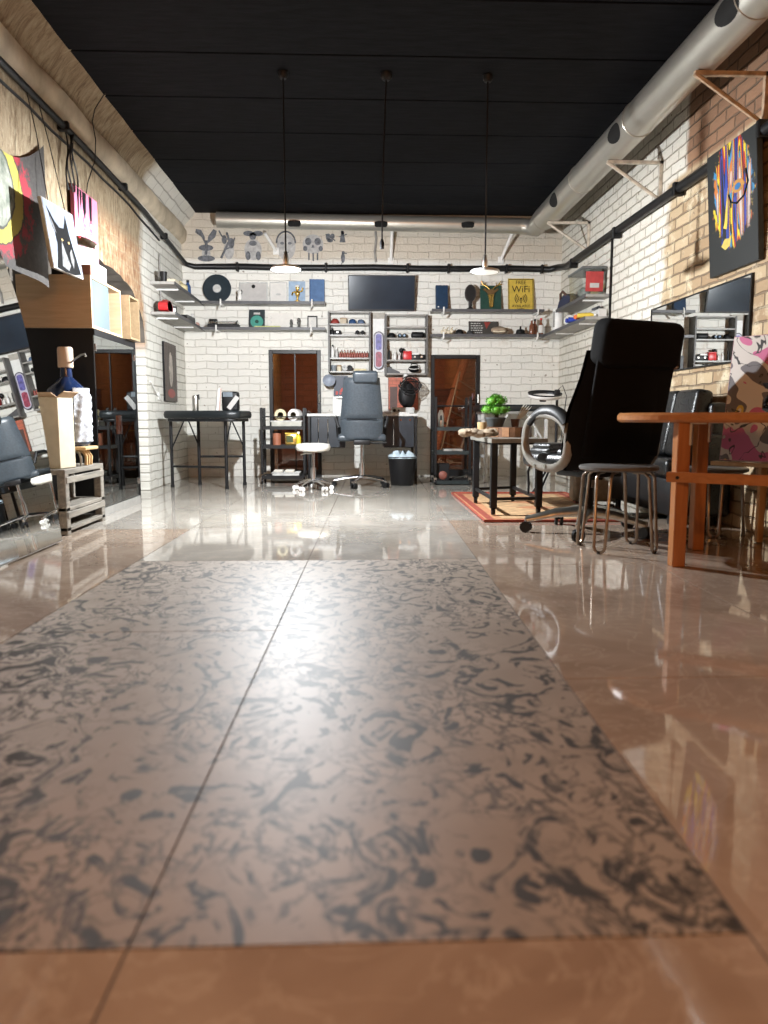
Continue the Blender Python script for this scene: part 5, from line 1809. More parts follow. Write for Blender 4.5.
# ---- trolleys
def cart(x0, x1, y0, y1, h, shelves, mm, tray=None):
    ps = []
    r = .014
    for x in (x0 + r, x1 - r):
        for y in (y0 + r, y1 - r):
            ps.append(('post', M().box((x, y, (h + .07) / 2 + .035), (.028, .028, h - .07), None, .004, 1), BLACKM))
            ps.append(('caster', M().cyl((x - .010, y, .028), (x + .010, y, .028), .028, n=16), BLACK, None, [('fork', M().bb((x - .015, y - .008, .03), (x + .015, y + .008, .075)), STEEL)]))
    for z in shelves:
        ps.append(('shelf_tray', M().bb((x0 + .006, y0 + .006, z - .012), (x1 - .006, y1 - .006, z)).bb((x0 + .006, y0 + .004, z - .012), (x1 - .006, y0 + .012, z + .025)).bb((x0 + .006, y1 - .012, z - .012), (x1 - .006, y1 - .004, z + .025)).bb((x0 + .004, y0 + .006, z - .012), (x0 + .012, y1 - .006, z + .025)).bb((x1 - .012, y0 + .006, z - .012), (x1 - .004, y1 - .006, z + .025)), mm))
    for y in (y0 + r, y1 - r):
        ps.append(('rail', M().cyl((x0, y, h - .06), (x1, y, h - .06), .007, n=8), BLACKM))
    return ps


ca = onZ(262, 484, 0)
cy = ca.y
cx0_, cx1_ = ca.x - .01, onY(306, 484, cy).x
chh = onY(262, 411, cy).z
czs = [onY(280, py, cy).z for py in (428.5, 447.5, 478)]
T('trolley', 'black three-tier trolley before the left glass door', 'trolley', parts=cart(cx0_, cx1_, cy, cy + .29, chh, czs, BLACKM))
cyi = cy + .12
gx = lambda px: bx(px, cyi, 440)


def bin_(label, px0, px1, z, h, mm):
    x0, x1 = gx(px0), gx(px1)
    w = x1 - x0
    m = M()
    m.bb((-w / 2, -.10, 0), (w / 2, .10, .008)).bb((-w / 2, -.10, 0), (w / 2, -.092, h)).bb((-w / 2, .092, 0), (w / 2, .10, h)).bb((-w / 2, -.1, 0), (-w / 2 + .008, .1, h)).bb((w / 2 - .008, -.1, 0), (w / 2, .1, h))
    return T('storage_tray', label, 'tray', ((x0 + x1) / 2, cyi + .0, z), group='grey trays on the left trolley', parts=[('tray', m, mm), ('rim', M().tube([(-w / 2, -.1, h), (w / 2, -.1, h), (w / 2, .1, h), (-w / 2, .1, h)], .006, 6, True), LIGHTGREY)])


GR = pm('stone_tray', (.40, .39, .34), .5)
bin_('grey tray on the top tier of the trolley under the cream rolls', 272, 303, czs[0] + .001, .075, GR)
bin_('flat grey tray on the lower tier of the trolley', 272, 300, czs[2] + .001, .05, LIGHTGREY)
rl = M().lathe([(.030, -.06), (.060, -.06), (.064, -.05), (.064, .05), (.060, .06), (.030, .06), (.030, -.06)], n=28)
for i, (px, py, yaw, lab, mm) in enumerate(((280.5, 409.5, 8, 'cream roll with a dark hole leaning on the trolley', pm('cream_roll', (.70, .62, .38), .6)), (295.5, 412, -14, 'white roll lying beside the cream roll on the trolley', WHITEP))):
    zz = czs[0] + .0755 + .066
    T('paper_roll', lab, 'roll', (gx(px), cyi + .01, zz), rot=(R(90), 0, R(yaw)), group='rolls on the trolley', parts=[
        ('roll', M().lathe([(.032, -.07), (.060, -.07), (.064, -.06), (.064, .06), (.060, .07), (.032, .07), (.032, -.07)], n=28), mm), ('core', M().lathe([(.0, -.045), (.031, -.045), (.0315, .07), (.027, .07), (.027, -.04), (0, -.04)], n=20), pm('dark_olive', (.10, .09, .05), .7))])
T('gold_box', 'shiny gold box on the middle tier of the trolley', 'box', (gx(291.5), cyi + .02, czs[1]), parts=[
    ('box', M().box((0, 0, .07), (.13, .12, .14), None, .01, 2), GOLD), ('window', M().box((-.015, -.062, .085), (.07, .006, .07), None, .003, 1), pm('dark_window', (.06, .08, .03), .3)), ('lid', M().box((0, 0, .146), (.134, .124, .014), None, .004, 1), YELLOW)])
T('yellow_bottle', 'bright yellow bottle at the right of the gold box', 'bottle', (gx(299), cyi - .07, czs[1]), parts=[('bottle', bottle(.026, .165), pm('bright_yellow', (.78, .62, .04), .35)), ('cap', M().cyl((0, 0, .142), (0, 0, .165), .014, n=12), WHITE)])
T('brown_canister', 'red-brown canister at the left of the gold box', 'canister', (gx(276.8), cyi + .02, czs[1]), parts=[('can', M().cyl((0, 0, 0), (0, 0, .15), .045, n=22), pm('rust_can', (.36, .13, .07), .5)), ('lid', M().cyl((0, 0, .15), (0, 0, .165), .047, n=22), BLACK)])
T('white_towels', 'two folded white towels on the bottom tier of the trolley', 'towel', (gx(284), cyi + .0, czs[2] + .052), body=M().box((-.06, 0, .015), (.10, .15, .03), None, .012, 3).box((.06, 0, .015), (.10, .15, .03), None, .012, 3), mats=pm('towel_white', (.70, .66, .58), .9))

cb_ = onZ(432, 485, 0)
dy = cb_.y
dx0, dx1 = onY(434, 485, dy).x, onY(471, 485, dy).x
dh = onY(437, 400, dy).z
dzs = [onY(450, py, dy).z for py in (429.5, 453.5, 483)]
T('trolley', 'dark three-tier trolley before the right glass door', 'trolley', parts=cart(dx0, dx1, dy, dy + .34, dh, dzs, pm('dark_teal_metal', (.03, .04, .042), .4, .3)))
dd = dy + .12
m = M().lathe([(.038, -.02), (.05, -.02), (.05, .02), (.038, .02), (.038, -.02)], n=22, mtx=Matrix.Translation((0, -.052, .075)) @ Matrix.Rotation(R(90), 4, 'X'))
T('black_speaker', 'black boxy speaker with a reddish cone on the bottom of the right trolley', 'speaker', (bx(443, dd), dd, dzs[2]), parts=[
    ('case', M().box((0, 0, .10), (.14, .10, .20), None, .006, 1), BLACK), ('cone', M().lathe([(0, -.01), (.02, -.012), (.042, .0), (.046, .004)], n=22, mtx=Matrix.Translation((0, -.054, .075)) @ Matrix.Rotation(R(-90), 4, 'X')), pm('dull_red_cone', (.22, .07, .05), .6))])
T('tool_tray', 'low black tray of small tools on the bottom of the right trolley', 'tray', (bx(459, dd), dd - .02, dzs[2]), parts=[
    ('tray', M().box((0, 0, .02), (.15, .16, .04), None, .006, 1), BLACK), ('tools', M().tube([(-.05, -.05, .045), (.02, -.02, .055), (.07, -.06, .075)], .006, 6).tube([(-.04, .03, .045), (.05, .02, .06)], .006, 6), STEEL)])
T('steel_canister', 'steel canister standing at the top left of the right trolley', 'canister', (bx(441, dd), dd, dzs[0]), parts=[('can', M().lathe([(0, 0), (.03, 0), (.032, .01), (.032, .16), (.02, .185), (.02, .20), (0, .205)], n=20), STEEL), ('clip', M().box((0, -.033, .12), (.02, .008, .05)), BLACK)])
T('grey_case', 'flat grey case lying on the middle tier of the right trolley', 'case', (bx(453, dd), dd, dzs[1]), parts=[('case', M().box((0, 0, .022), (.20, .18, .044), None, .008, 2), GREYP), ('latch', M().box((0, -.092, .024), (.03, .006, .015)), STEEL)])

# ---- desk
ky0 = 8.50
kx0, kx1 = onY(307, 420, ky0).x, onY(418, 420, ky0).x
kz = onY(360, 413.5, ky0).z
ps = [('desk_top', M().bb((kx0, ky0, kz - .03), (kx1, YB - .20, kz), .004, 1), pm('desk_white', (.66, .66, .63), .35))]
for x in (kx0 + .02, kx1 - .02):
    for y in (ky0 + .03, YB - .24):
        ps.append(('leg', M().box((x, y, (kz - .03) / 2), (.03, .03, kz - .03), None, .003, 1), BLACKM))
dz0 = onY(400, 447.5, ky0).z
for x0, x1 in ((kx0 + .04, onY(345, 430, ky0).x), (onY(384, 430, ky0).x, kx1 - .04)):
    fr_ = M().bb((x0 + .004, ky0 - .012, dz0 + .004), (x1 - .004, ky0 + .004, kz - .036), .003, 1)
    xs = [x0 + (x1 - x0) * .22, x0 + (x1 - x0) * .5] if x0 < 0 else [x0 + (x1 - x0) * .30]
    hs = [('handle', M().tube([(x, ky0 - .014, dz0 + .03), (x, ky0 - .04, dz0 + .03), (x, ky0 - .04, kz - .06), (x, ky0 - .014, kz - .06)], .006, 8), CHROME) for x in xs]
    if x0 > 0:
        hs += [('screw_cap', M().cyl((x0 + (x1 - x0) * q, ky0 - .012, kz - .07), (x0 + (x1 - x0) * q, ky0 - .018, kz - .07), .010, n=12), CHROME) for q in (.55, .85)]
    ps.append(('drawer_unit', M().bb((x0, ky0, dz0), (x1, ky0 + .42, kz - .032), .004, 1), pm('desk_navy_black', (.015, .02, .027), .4), None, [('drawer_front', fr_, pm('drawer_navy', (.018, .026, .036), .35))] + hs))
T('desk', 'long white-topped desk with hanging black drawer units behind the swivel chair', 'desk', parts=ps)
ty = ky0 + .12
kx = lambda px, y=ty: bx(px, y, 412)
T('clipboard', 'white clipboard with a metal clip standing on the desk at the left of the chair', 'clipboard', (kx(339), ty + .35, kz), parts=[
    ('board', M().box((0, .03, .10), (.16, .008, .20), (R(-12), 0, 0), .003, 1), WHITE), ('clip', M().box((0, .0, .185), (.08, .014, .02), (R(-12), 0, 0), .004, 1).lathe([(.006, 0), (.014, 0), (.014, .004), (.006, .004), (.006, 0)], (0, .005, .2), 12, sx=1), STEEL)])
T('power_box', 'long grey power box lying on the desk at the right of the chair', 'box', (kx(404), ty + .22, kz), parts=[
    ('case', M().box((0, 0, .035), (.26, .14, .07), None, .012, 3), LIGHTGREY), ('knob', M().cyl((-.10, -.07, .035), (-.10, -.085, .035), .018, n=16).cyl((-.05, -.07, .035), (-.05, -.08, .035), .010, n=12), BLACK)])
T('paper_sheets', 'loose white papers lying at the front of the desk', 'paper', (kx(399), ty - .02, kz), body=M().box((0, 0, .004), (.20, .15, .008), (0, 0, R(8))).box((-.03, .02, .010), (.20, .14, .004), (0, 0, R(-10))), mats=WHITE)
T('white_machine', 'small white machine on the desk beside the chair back', 'machine', (kx(352) - .06, ty + .1, kz), parts=[('body', M().box((0, 0, .07), (.10, .10, .14), None, .012, 2), WHITEP), ('dial', M().cyl((.02, -.05, .10), (.02, -.06, .10), .014, n=14), STEEL)])
# poster, and a mirror's brick reflection painted on a board, behind the desk
def brick_refl(mt, w, h):
    m = M()
    for r in range(9):
        for c in range(4):
            x0 = w * (c / 3.5 - (.14 if r % 2 else 0))
            x1 = x0 + w / 3.5 - .006
            x0, x1 = max(.01, x0), min(w - .01, x1)
            if x1 - x0 > .02:
                m.prism([(x0, h * (r / 9) + .008), (x1, h * (r / 9) + .008), (x1, h * ((r + 1) / 9) + .002), (x0, h * ((r + 1) / 9) + .002)], 0, .002, mt)
    d = M().prism([(w * .06, h * .03), (w * .30, h * .03), (w * .30, h * .72), (w * .06, h * .72)], .002, .004, mt)
    return [('reflected_brick', m, pm('reflection_brick_red', (.50, .13, .075), .5)), ('dark_shape', d, pm('reflection_dark', (.10, .05, .04), .5))]


za = onY(400, 410, YB).z
zb_ = onY(400, 378, YB).z
x0, x1 = onY(388, 395, YB).x, onY(418, 395, YB).x
mt = frame((x0, YB - .03, za), (1, 0, 0), (0, 0, 1))
w, h = x1 - x0, zb_ - za
T('brick_reflection', 'mirror stand-in painted with a red brick reflection on the wall behind the desk right of the chair', 'picture', parts=[('board', M().prism([(0, 0), (w, 0), (w, h), (0, h)], 0, .02, mt), pm('reflection_base', (.30, .10, .06), .6))] + [(n_, m_, k_) for n_, m_, k_ in brick_refl(mt @ Matrix.Translation((0, 0, .02)), w, h)])
x0, x1 = onY(334, 395, YB).x, onY(348, 395, YB).x
za, zb_ = onY(340, 401, YB).z, onY(340, 376, YB).z
mt = frame((x0, YB - .03, za), (1, 0, 0), (0, 0, 1))
w, h = x1 - x0, zb_ - za
m = M()
random.seed(5)
for i in range(9):
    m.prism(ell(w * random.uniform(.2, .75), h * random.uniform(.22, .5), .016, .012, 10), 0, .0015 + i * .0002, mt @ Matrix.Translation((0, 0, .02)))
T('wall_picture', 'small dark poster with red blotches on the wall left of the chair back', 'poster', parts=[('board', M().prism([(0, 0), (w, 0), (w, h), (0, h)], 0, .02, mt), pm('poster_blue_black', (.055, .065, .095), .5)), ('red_blotches', m, pm('blotch_red', (.50, .08, .07), .6))])
# bundle on a hook in front of the painted brick reflection
hx = onY(407, 391, YB - .24)
random.seed(9)
bun = M()
bun.ball((hx.x, hx.y, hx.z - .05), (.10, .05, .15), 16, 10, jit=.10)
lp_ = M()
for k in range(7):
    a0_ = random.uniform(0, 6)
    lp_.tube([(hx.x + (.05 + .10 * k / 7) * math.cos(a0_ + t * .5) + .03, hx.y - .05 - .006 * k, hx.z + .06 + (.05 + .03 * (k % 3)) * math.sin(a0_ + t * .5)) for t in range(13)], .006, 6)
T('cable_bundle', 'bundle of black machine cables hanging before the painted brick reflection', 'cables', parts=[('bundle', bun, BLACK), ('loops', lp_, BLACK), ('white_plug', M().ball((hx.x - .02, hx.y - .04, hx.z + .17), .028, 12, 8), WHITE, 'round white plug'),
    ('strap', M().tube([(hx.x - .08, hx.y - .04, hx.z + .02), (hx.x - .05, hx.y - .06, hx.z + .10), (hx.x - .02, hx.y - .05, hx.z + .16)], .012, 8), PALE), ('hook', M().tube([(hx.x, YB - .002, hx.z + .17), (hx.x, YB - .20, hx.z + .17)], .006, 6), STEEL)])
T('white_lamp_head', 'round pale lamp head clamped over the left end of the desk', 'lamp', (onY(329, 380, YB - .16).x, YB - .16, onY(329, 381, YB).z), parts=[
    ('head', M().lathe([(0, .045), (.035, .04), (.075, 0), (.072, -.004), (.03, .03), (0, .034)], n=22, mtx=Matrix.Rotation(R(70), 4, 'X')), pm('smoky_blue', (.32, .36, .44), .4)), ('arm', M().tube([(0, .03, .02), (0, .10, .05), (0, .155, .03)], .008, 8), STEEL)])

# ---- waste bin
bc = onZ(403, 486, 0)
bn_ = M().lathe([(0, 0), (.115, 0), (.12, .006), (.148, .285), (.152, .30), (.148, .30), (.117, .012), (0, .012)], n=32)
bag = M()
random.seed(21)
bag.grid(lambda a, b: Vector(((.150 + .02 * math.sin(a * 40 + b * 4) * b) * math.cos(2 * math.pi * a) * (1 - .55 * b * b), (.150 + .02 * math.cos(a * 53) * b) * math.sin(2 * math.pi * a) * (1 - .55 * b * b), .285 + .06 * b + .022 * math.sin(a * 44) * b)), 48, 5)
T('waste_bin', 'black waste bin with a pale plastic bag under the right end of the desk', 'waste bin', (bc.x, bc.y + .12, 0), parts=[('bucket', bn_, BLACK), ('bin_bag', bag, pm('pale_blue_bag', (.46, .56, .62), .4), 'pale blue plastic bag')])

# ---- swivel chairs
def star(n, r, h, wheel, mm, cap_m, a0=0, tip=.035, hub=.03):
    ps = []
    for i in range(n):
        a = a0 + 2 * math.pi * i / n
        c, s_ = math.cos(a), math.sin(a)
        arm = M().tube([(hub * .5 * c, hub * .5 * s_, h), (r * .5 * c, r * .5 * s_, h - .012), (r * c, r * s_, wheel * 2 + .012)], [tip, tip * .8, tip * .55], 10, flat=.62)
        arm.cyl((r * c, r * s_, wheel * 1.6), (r * c, r * s_, wheel * 2 + .02), .010, n=8)
        ps.append(('base_arm', arm, mm))
        w = M()
        t = Vector((-s_, c, 0))
        p = Vector((r * c, r * s_, wheel))
        ax = (Vector((c, s_, 0)) * .35 + t).normalized()
        for q in (-1, 1):
            w.cyl(p + ax * (q * .010), p + ax * (q * .026), wheel, n=18)
        w.ball(p + Vector((0, 0, wheel * .55)), (wheel * .62, wheel * .62, wheel * .55), 10, 6)
        ps.append(('caster', w, cap_m))
    return ps


sc = onZ(362, 486.5, 0)
ps = star(5, .29, .105, .028, CHROME, BLACK, R(38), .026)
ps.append(('column', M().cyl((0, 0, .09), (0, 0, .24), .028, n=16).cyl((0, 0, .24), (0, 0, .44), .017, n=14), CHROME))
ps.append(('mechanism', M().box((0, .02, .455), (.17, .24, .05), None, .01, 2).tube([(.05, -.02, .45), (.17, -.03, .445), (.21, -.03, .45)], .009, 8), BLACK, None, [('lever_tip', M().cyl((.21, -.03, .45), (.25, -.03, .452), .013, n=10), BLACKM)]))


def cush(w, d, z0, z1, y, tw=.0):
    return M().box((0, y, (z0 + z1) / 2), (w, d, z1 - z0), None, .03, 4)


zt = onY(363, 384, sc.y).z
ps.append(('seat', M().box((0, .20, .50), (.50, .44, .075), None, .032, 4), NAVYL))


def backpanel(z0, z1, w0, w1, y0, y1, th=.05, bulge=.03):
    m = M()
    nu, nv = 14, 14

    def fn(side):
        def f(a, b):
            w = w0 + (w1 - w0) * b
            u = a * 2 - 1
            e = (1 - abs(u) ** 6) ** .5 * (1 - abs(2 * b - 1) ** 10) ** .5
            z = z0 + (z1 - z0) * b
            y = y0 + (y1 - y0) * b + .05 * u * u + side * th / 2 * e + side * .0
            rx = 1 - .0 * b
            return Vector((u * w / 2, y, z))
        return f
    m.grid(fn(-1), nu, nv)
    m.grid(fn(1), nu, nv)
    return m


lo, mi, hi_ = .47, onY(363, 419, sc.y).z, onY(363, 378, sc.y).z
ps.append(('lower_back', backpanel(.475, mi, .42, .435, -.03, -.06), NAVYL))
ps.append(('upper_back', backpanel(mi + .001, hi_, .435, .36, -.06, -.13), NAVYL))
hz0, hz1 = onY(363, 382.5, sc.y - .1).z, onY(363, 371.5, sc.y - .1).z
ps.append(('headrest', M().box((.035, -.155, (hz0 + hz1) / 2 + .0), (.25, .085, hz1 - hz0 + .01), (R(10), 0, 0), .03, 4), NAVYL, 'headrest cushion'))
ps.append(('seam', M().tube([(-.15, -.085, mi), (0, -.088, mi), (.15, -.085, mi)], .005, 6), BLACK))
for s_ in (-1, 1):
    ps.append(('armrest', M().tube([(s_ * .235, -.02, .60), (s_ * .265, .02, .70), (s_ * .265, .22, .71), (s_ * .262, .33, .69), (s_ * .25, .35, .50)], .016, 8), BLACK))
T('office_chair', 'blue-grey leather swivel chair seen from behind at the desk', 'office chair', (sc.x, sc.y, 0), 0, parts=ps)

# ---- white stool
so = onZ(313, 491, 0)
sh = onY(313, 443.5, so.y).z
ps = star(5, .185, .10, .022, CHROME, WHITEP, R(20), .020)
ps.append(('column', M().cyl((0, 0, .09), (0, 0, .22), .026, n=16).cyl((0, 0, .22), (0, 0, sh - .07), .015, n=12), CHROME))
ps.append(('seat', M().lathe([(0, sh - .075), (.15, sh - .075), (.165, sh - .06), (.170, sh - .035), (.160, sh - .008), (.10, sh), (0, sh)], n=32), pm('white_vinyl', (.78, .76, .70), .4, bump=.2)))
ps.append(('seat_plate', M().cyl((0, 0, sh - .088), (0, 0, sh - .075), .10, n=20), STEEL))
ps.append(('lever', M().tube([(0, 0, sh - .10), (-.08, -.03, sh - .10), (-.12, -.03, sh - .112)], .006, 6), STEEL))
T('round_stool', 'round white cushioned stool on chrome casters before the left trolley', 'stool', (so.x, so.y + .1, 0), parts=ps)

# ================================================================== RIGHT BACK CORNER
# second black massage table with white legs
gy = 8.35
gx0_, gx1_ = onY(481, 410, gy).x, onY(556, 410, gy).x
gz = onY(515, 404.5, gy).z
ps = [('padded_top', M().bb((gx0_, gy, gz - .07), (gx1_, gy + .62, gz), .022, 3), VINYL), ('under_frame', M().bb((gx0_ + .04, gy + .03, gz - .10), (gx1_ - .04, gy + .59, gz - .071), .003, 1), GREYP)]
for x in (gx0_ + .07, gx1_ - .09):
    for y in (gy + .06, gy + .54):
        ps.append(('leg', M().box((x, y, (gz - .1) / 2), (.035, .035, gz - .1), None, .004, 1), LIGHTGREY))
    ps.append(('cross_bar', M().bb((x - .012, gy + .06, .26), (x + .012, gy + .54, .29)), LIGHTGREY))
ps.append(('brace', M().tube([(gx0_ + .07, gy + .04, .40), (gx0_ + .30, gy + .04, gz - .11)], .012, 6).tube([(gx1_ - .09, gy + .04, .40), (gx1_ - .30, gy + .04, gz - .11)], .012, 6), LIGHTGREY))
T('treatment_couch', 'black padded couch on pale legs along the back wall behind the bonsai', 'massage table', parts=ps)

# ring light on a stand
rp_ = onY(557, 400, 7.3)
rcx = onY(545, 396, 7.3)
rz_ = rcx.z
rr = (onY(561, 396, 7.3).x - onY(530, 396, 7.3).x) / 2
ring = M().tube([(rcx.x + rr * math.cos(R(a)), rp_.y + rr * .9 * math.sin(R(a)), rz_ + .03 * math.sin(R(a))) for a in range(0, 360, 12)], .020, 8, True, flat=.5)
ring2 = M().tube([(rcx.x + rr * math.cos(R(a)), rp_.y + rr * .9 * math.sin(R(a)), rz_ + .012 + .03 * math.sin(R(a))) for a in range(0, 360, 12)], .022, 8, True, flat=.4)
fz = 0.0
tp = []
for a in (100, 215, 335):
    tp.append(('leg', M().tube([(rp_.x, rp_.y, .34), (rp_.x + .30 * math.cos(R(a)), rp_.y + .30 * math.sin(R(a)), .012)], .010, 8), BLACK, None, [('rubber_foot', M().ball((rp_.x + .30 * math.cos(R(a)), rp_.y + .30 * math.sin(R(a)), .013), .013, 8, 6), BLACKM)]))
T('ring_light', 'thin ring light switched off on a black tripod stand beside the couch', 'ring light', parts=[
    ('ring', ring, PALE), ('ring_housing', ring2, BLACK), ('pole', M().cyl((rp_.x, rp_.y, .20), (rp_.x, rp_.y, rz_ + .05), .013, n=10), BLACK), ('head_joint', M().box((rp_.x, rp_.y, rz_ + .03), (.05, .05, .06), None, .01, 2).tube([(rp_.x, rp_.y, rz_ + .02), (rcx.x + rr * .95, rp_.y, rz_ + .01)], .012, 6), BLACK),
    ('phone_clamp', M().box((rcx.x - .02, rp_.y, rz_ - .03), (.06, .03, .05), None, .006, 1), BLACK), ('cord', M().tube([(rp_.x + .01, rp_.y, rz_ + .06), (rp_.x + .05, rp_.y, rz_ + .10), (rp_.x + .09, rp_.y, rz_ - .0), (rp_.x + .06, rp_.y, rz_ - .30), (rp_.x + .04, rp_.y, .40)], .004, 6), BLACK)] + tp)

# ---- rug
ra, rb = onZ(485, 522.5, 0), onZ(452, 494, 0)
u_ = (rb - ra)
v_ = Vector((u_.y, -u_.x, 0)).normalized()
Wr = 1.05
u_n = u_.normalized()
Lr = u_.length
mt = frame(ra, v_, u_n)
RUGO = pm('rug_orange', (.42, .19, .09), .95, var=.25, scale=25, bump=.5)
RUGC = pm('rug_cream', (.46, .29, .15), .95, var=.3, scale=14, bump=.5)
RUGR = pm('rug_red', (.26, .05, .03), .95, var=.3, scale=25, bump=.5)
rm = M()
rm.prism([(0, 0), (Wr, 0), (Wr, Lr), (0, Lr)], 0, .008, mt)
bd_ = M()
for (a0_, b0_), (a1_, b1_) in (((.03, .03), (Wr - .03, .08)), ((.03, Lr - .08), (Wr - .03, Lr - .03)), ((.03, .08), (.08, Lr - .08)), ((Wr - .08, .08), (Wr - .03, Lr - .08))):
    bd_.prism([(a0_, b0_), (a1_, b0_), (a1_, b1_), (a0_, b1_)], .008, .0095, mt)
fld = M().prism([(.14, .14), (Wr - .14, .14), (Wr - .14, Lr - .14), (.14, Lr - .14)], .008, .0095, mt)
mds = []
for i in range(4):
    md = M()
    mds.append(('medallion', md, RUGO))
    cx_, cy_ = Wr / 2, Lr * (.2 + .2 * i)
    md.prism([(cx_ - .16, cy_), (cx_, cy_ - .12), (cx_ + .16, cy_), (cx_, cy_ + .12)], .0095, .011, mt)
edge = M().tube([mt @ Vector((x, y, .010)) for x, y in ((0, 0), (Wr, 0), (Wr, Lr), (0, Lr))], .010, 6, True)
T('rug', 'orange and cream patterned rug under the small bonsai table', 'rug', parts=[('pile', rm, RUGO), ('border', bd_, RUGR), ('field', fld, RUGC), ('bound_edge', edge, RUGR)] + mds)
RZ = .012

# ---- small table with bonsai
FL, FR_, BL, BR = onZ(493, 515, RZ), onZ(538, 514, RZ), onZ(475.5, 503, RZ), onZ(512.5, 501, RZ)
th = onY(493, 438.5, FL.y).z
ps = []
for f in (FL, FR_, BL, BR):
    ps.append(('leg', M().box((f.x, f.y, RZ + .05 + (th - .05 - RZ - .03) / 2), (.048, .048, th - .03 - .05 - RZ), None, .004, 1), BLACKM))
    ps.append(('caster', M().cyl((f.x - .012, f.y, RZ + .026), (f.x + .012, f.y, RZ + .026), .026, n=16).box((f.x, f.y, RZ + .045), (.03, .02, .02)), BLACK))
for a, b in ((FL, FR_), (FL, BL), (BL, BR), (FR_, BR)):
    a2, b2 = Vector((a.x, a.y, RZ + .115)), Vector((b.x, b.y, RZ + .115))
    ps.append(('lower_rail', M().tube([a2, b2], .015, 4), BLACKM))
    ps.append(('top_rail', M().tube([a2 + Vector((0, 0, th - .16)), b2 + Vector((0, 0, th - .16))], .016, 4), BLACKM))
cen = (FL + FR_ + BL + BR) / 4
topz_ = [(c_.x + (c_.x - cen.x) * .22, c_.y + (c_.y - cen.y) * .22) for c_ in (FL, FR_, BR, BL)]
ps.append(('table_top', M().prism(topz_, th - .03, th), pm('table_top_grey', (.20, .19, .165), .4)))
T('side_table', 'small black square-legged table on casters standing on the rug', 'table', parts=ps)
sl = M()
random.seed(2)
lp0, lp1 = onY(489, 436, cen.y), onY(532, 436, cen.y)
cx_, w2 = (lp0.x + lp1.x) / 2, (lp1.x - lp0.x) / 2
pl = [(cx_ + w2 * math.cos(R(a)) * (1 + .06 * math.sin(a)), cen.y + .02 + .17 * math.sin(R(a)) * (1 + .08 * math.cos(a * 2))) for a in range(0, 360, 15)]
slh = .075
sl.prism(pl, th, th + slh)
ch_ = M()
for i in range(0, 24, 2):
    a, b = pl[i], pl[(i + 1) % 24]
    d0 = Vector((a[0] - cx_, a[1] - cen.y)).normalized() * .003
    ch_.add([(a[0] + d0.x, a[1] + d0.y, th + .004), (b[0] + d0.x, b[1] + d0.y, th + .004), (b[0] + d0.x, b[1] + d0.y, th + slh - .004), (a[0] + d0.x, a[1] + d0.y, th + slh - .004)], [(0, 1, 2, 3)])
T('wooden_tray', 'thick dark wooden slab tray under the bonsai', 'tray', parts=[('slab', sl, WALNUT), ('light_inlay', ch_, woodm('light_inlay', (.20, .10, .05), (.34, .18, .09), .4))])
zt_ = th + slh
bp = onY(496.5, 430, cen.y - .05)
ft, fb = onY(497, 398, cen.y).z, zt_
pot = M().lathe([(0, 0), (.052, 0), (.056, .004), (.075, .058), (.080, .062), (.080, .072), (.070, .072), (.066, .06), (0, .06)], n=26, sy=.8)
tk = M().tube([(0, 0, .055), (.01, 0, .085), (-.008, .004, .115), (.004, 0, .15), (.0, 0, .19)], [.020, .016, .013, .011, .007], 8)
tk.tube([(-.006, 0, .11), (-.04, 0, .135), (-.06, 0, .145)], [.010, .008, .005], 6).tube([(.0, 0, .12), (.035, .0, .14), (.06, 0, .148)], [.010, .008, .005], 6)
Hf = ft - fb
fo = M()
random.seed(4)
pads = [(-.054, 0, Hf * .60, .052, .034), (.050, -.01, Hf * .58, .054, .034), (0, -.02, Hf * .56, .055, .036), (-.024, 0, Hf * .88, .046, .034), (.034, 0, Hf * .90, .048, .034), (0, .01, Hf * 1.0, .038, .024)]
for x, y, z, r, hz in pads:
    fo.ball((x, y, z), (r * .86, r * .8, hz * .85), 12, 8, jit=.08)
    for _ in range(230):
        t_, ph = math.acos(random.uniform(-1, 1)), random.uniform(0, 6.283)
        n_ = Vector((math.sin(t_) * math.cos(ph), math.sin(t_) * math.sin(ph), math.cos(t_)))
        p = Vector((x + n_.x * r, y + n_.y * r * .95, z + n_.z * hz))
        t1 = n_.orthogonal().normalized() * random.uniform(.006, .012)
        o_ = n_ * random.uniform(.004, .014) + Vector((0, 0, random.uniform(0, .008)))
        fo.add([p - t1 * .5, p + t1 * .5, p + o_], [(0, 1, 2)])
T('bonsai', 'small green bonsai with layered foliage in a dark pot on the slab tray', 'bonsai', (bp.x, cen.y, zt_), parts=[('pot', pot, pm('pot_slate', (.05, .06, .065), .45)), ('trunk', tk, BARK), ('foliage', fo, LEAF), ('soil', M().lathe([(0, .0605), (.064, .0605), (.064, .064), (0, .066)], n=20, sy=.8), BARK)])
cp_ = onY(515, 430, cen.y + .02)
qf = M()
for i in range(4):
    qf.prism([(0, 0), (.012, .02), (.05 + .010 * i, .11 - .01 * i), (.085 + .012 * i, .15 - .012 * i), (.045 + .010 * i, .085 - .012 * i)], -.006 + .005 * i, -.003 + .005 * i, frame((0, 0, .04), (1, 0, 0), (0, 0, 1)))
T('feather_pot', 'small brown pot holding pale feathers beside the bonsai', 'pot', (cp_.x, cen.y + .02, zt_), parts=[('pot', M().lathe([(0, 0), (.026, 0), (.036, .06), (.032, .06), (.022, .006), (0, .006)], n=18), pm('brown_pot', (.11, .055, .035), .5)), ('feathers', qf, pm('feather_white', (.66, .65, .58), .7))])
gp_ = onY(480, 430, BL.y)
T('amber_tumbler', 'small amber tumbler at the far left of the bonsai table', 'tumbler', (gp_.x, BL.y - .1, th), body=M().lathe([(0, 0), (.035, 0), (.04, .11), (.037, .11), (.032, .006), (0, .006)], n=20), mats=pm('amber', (.42, .29, .15), .25))
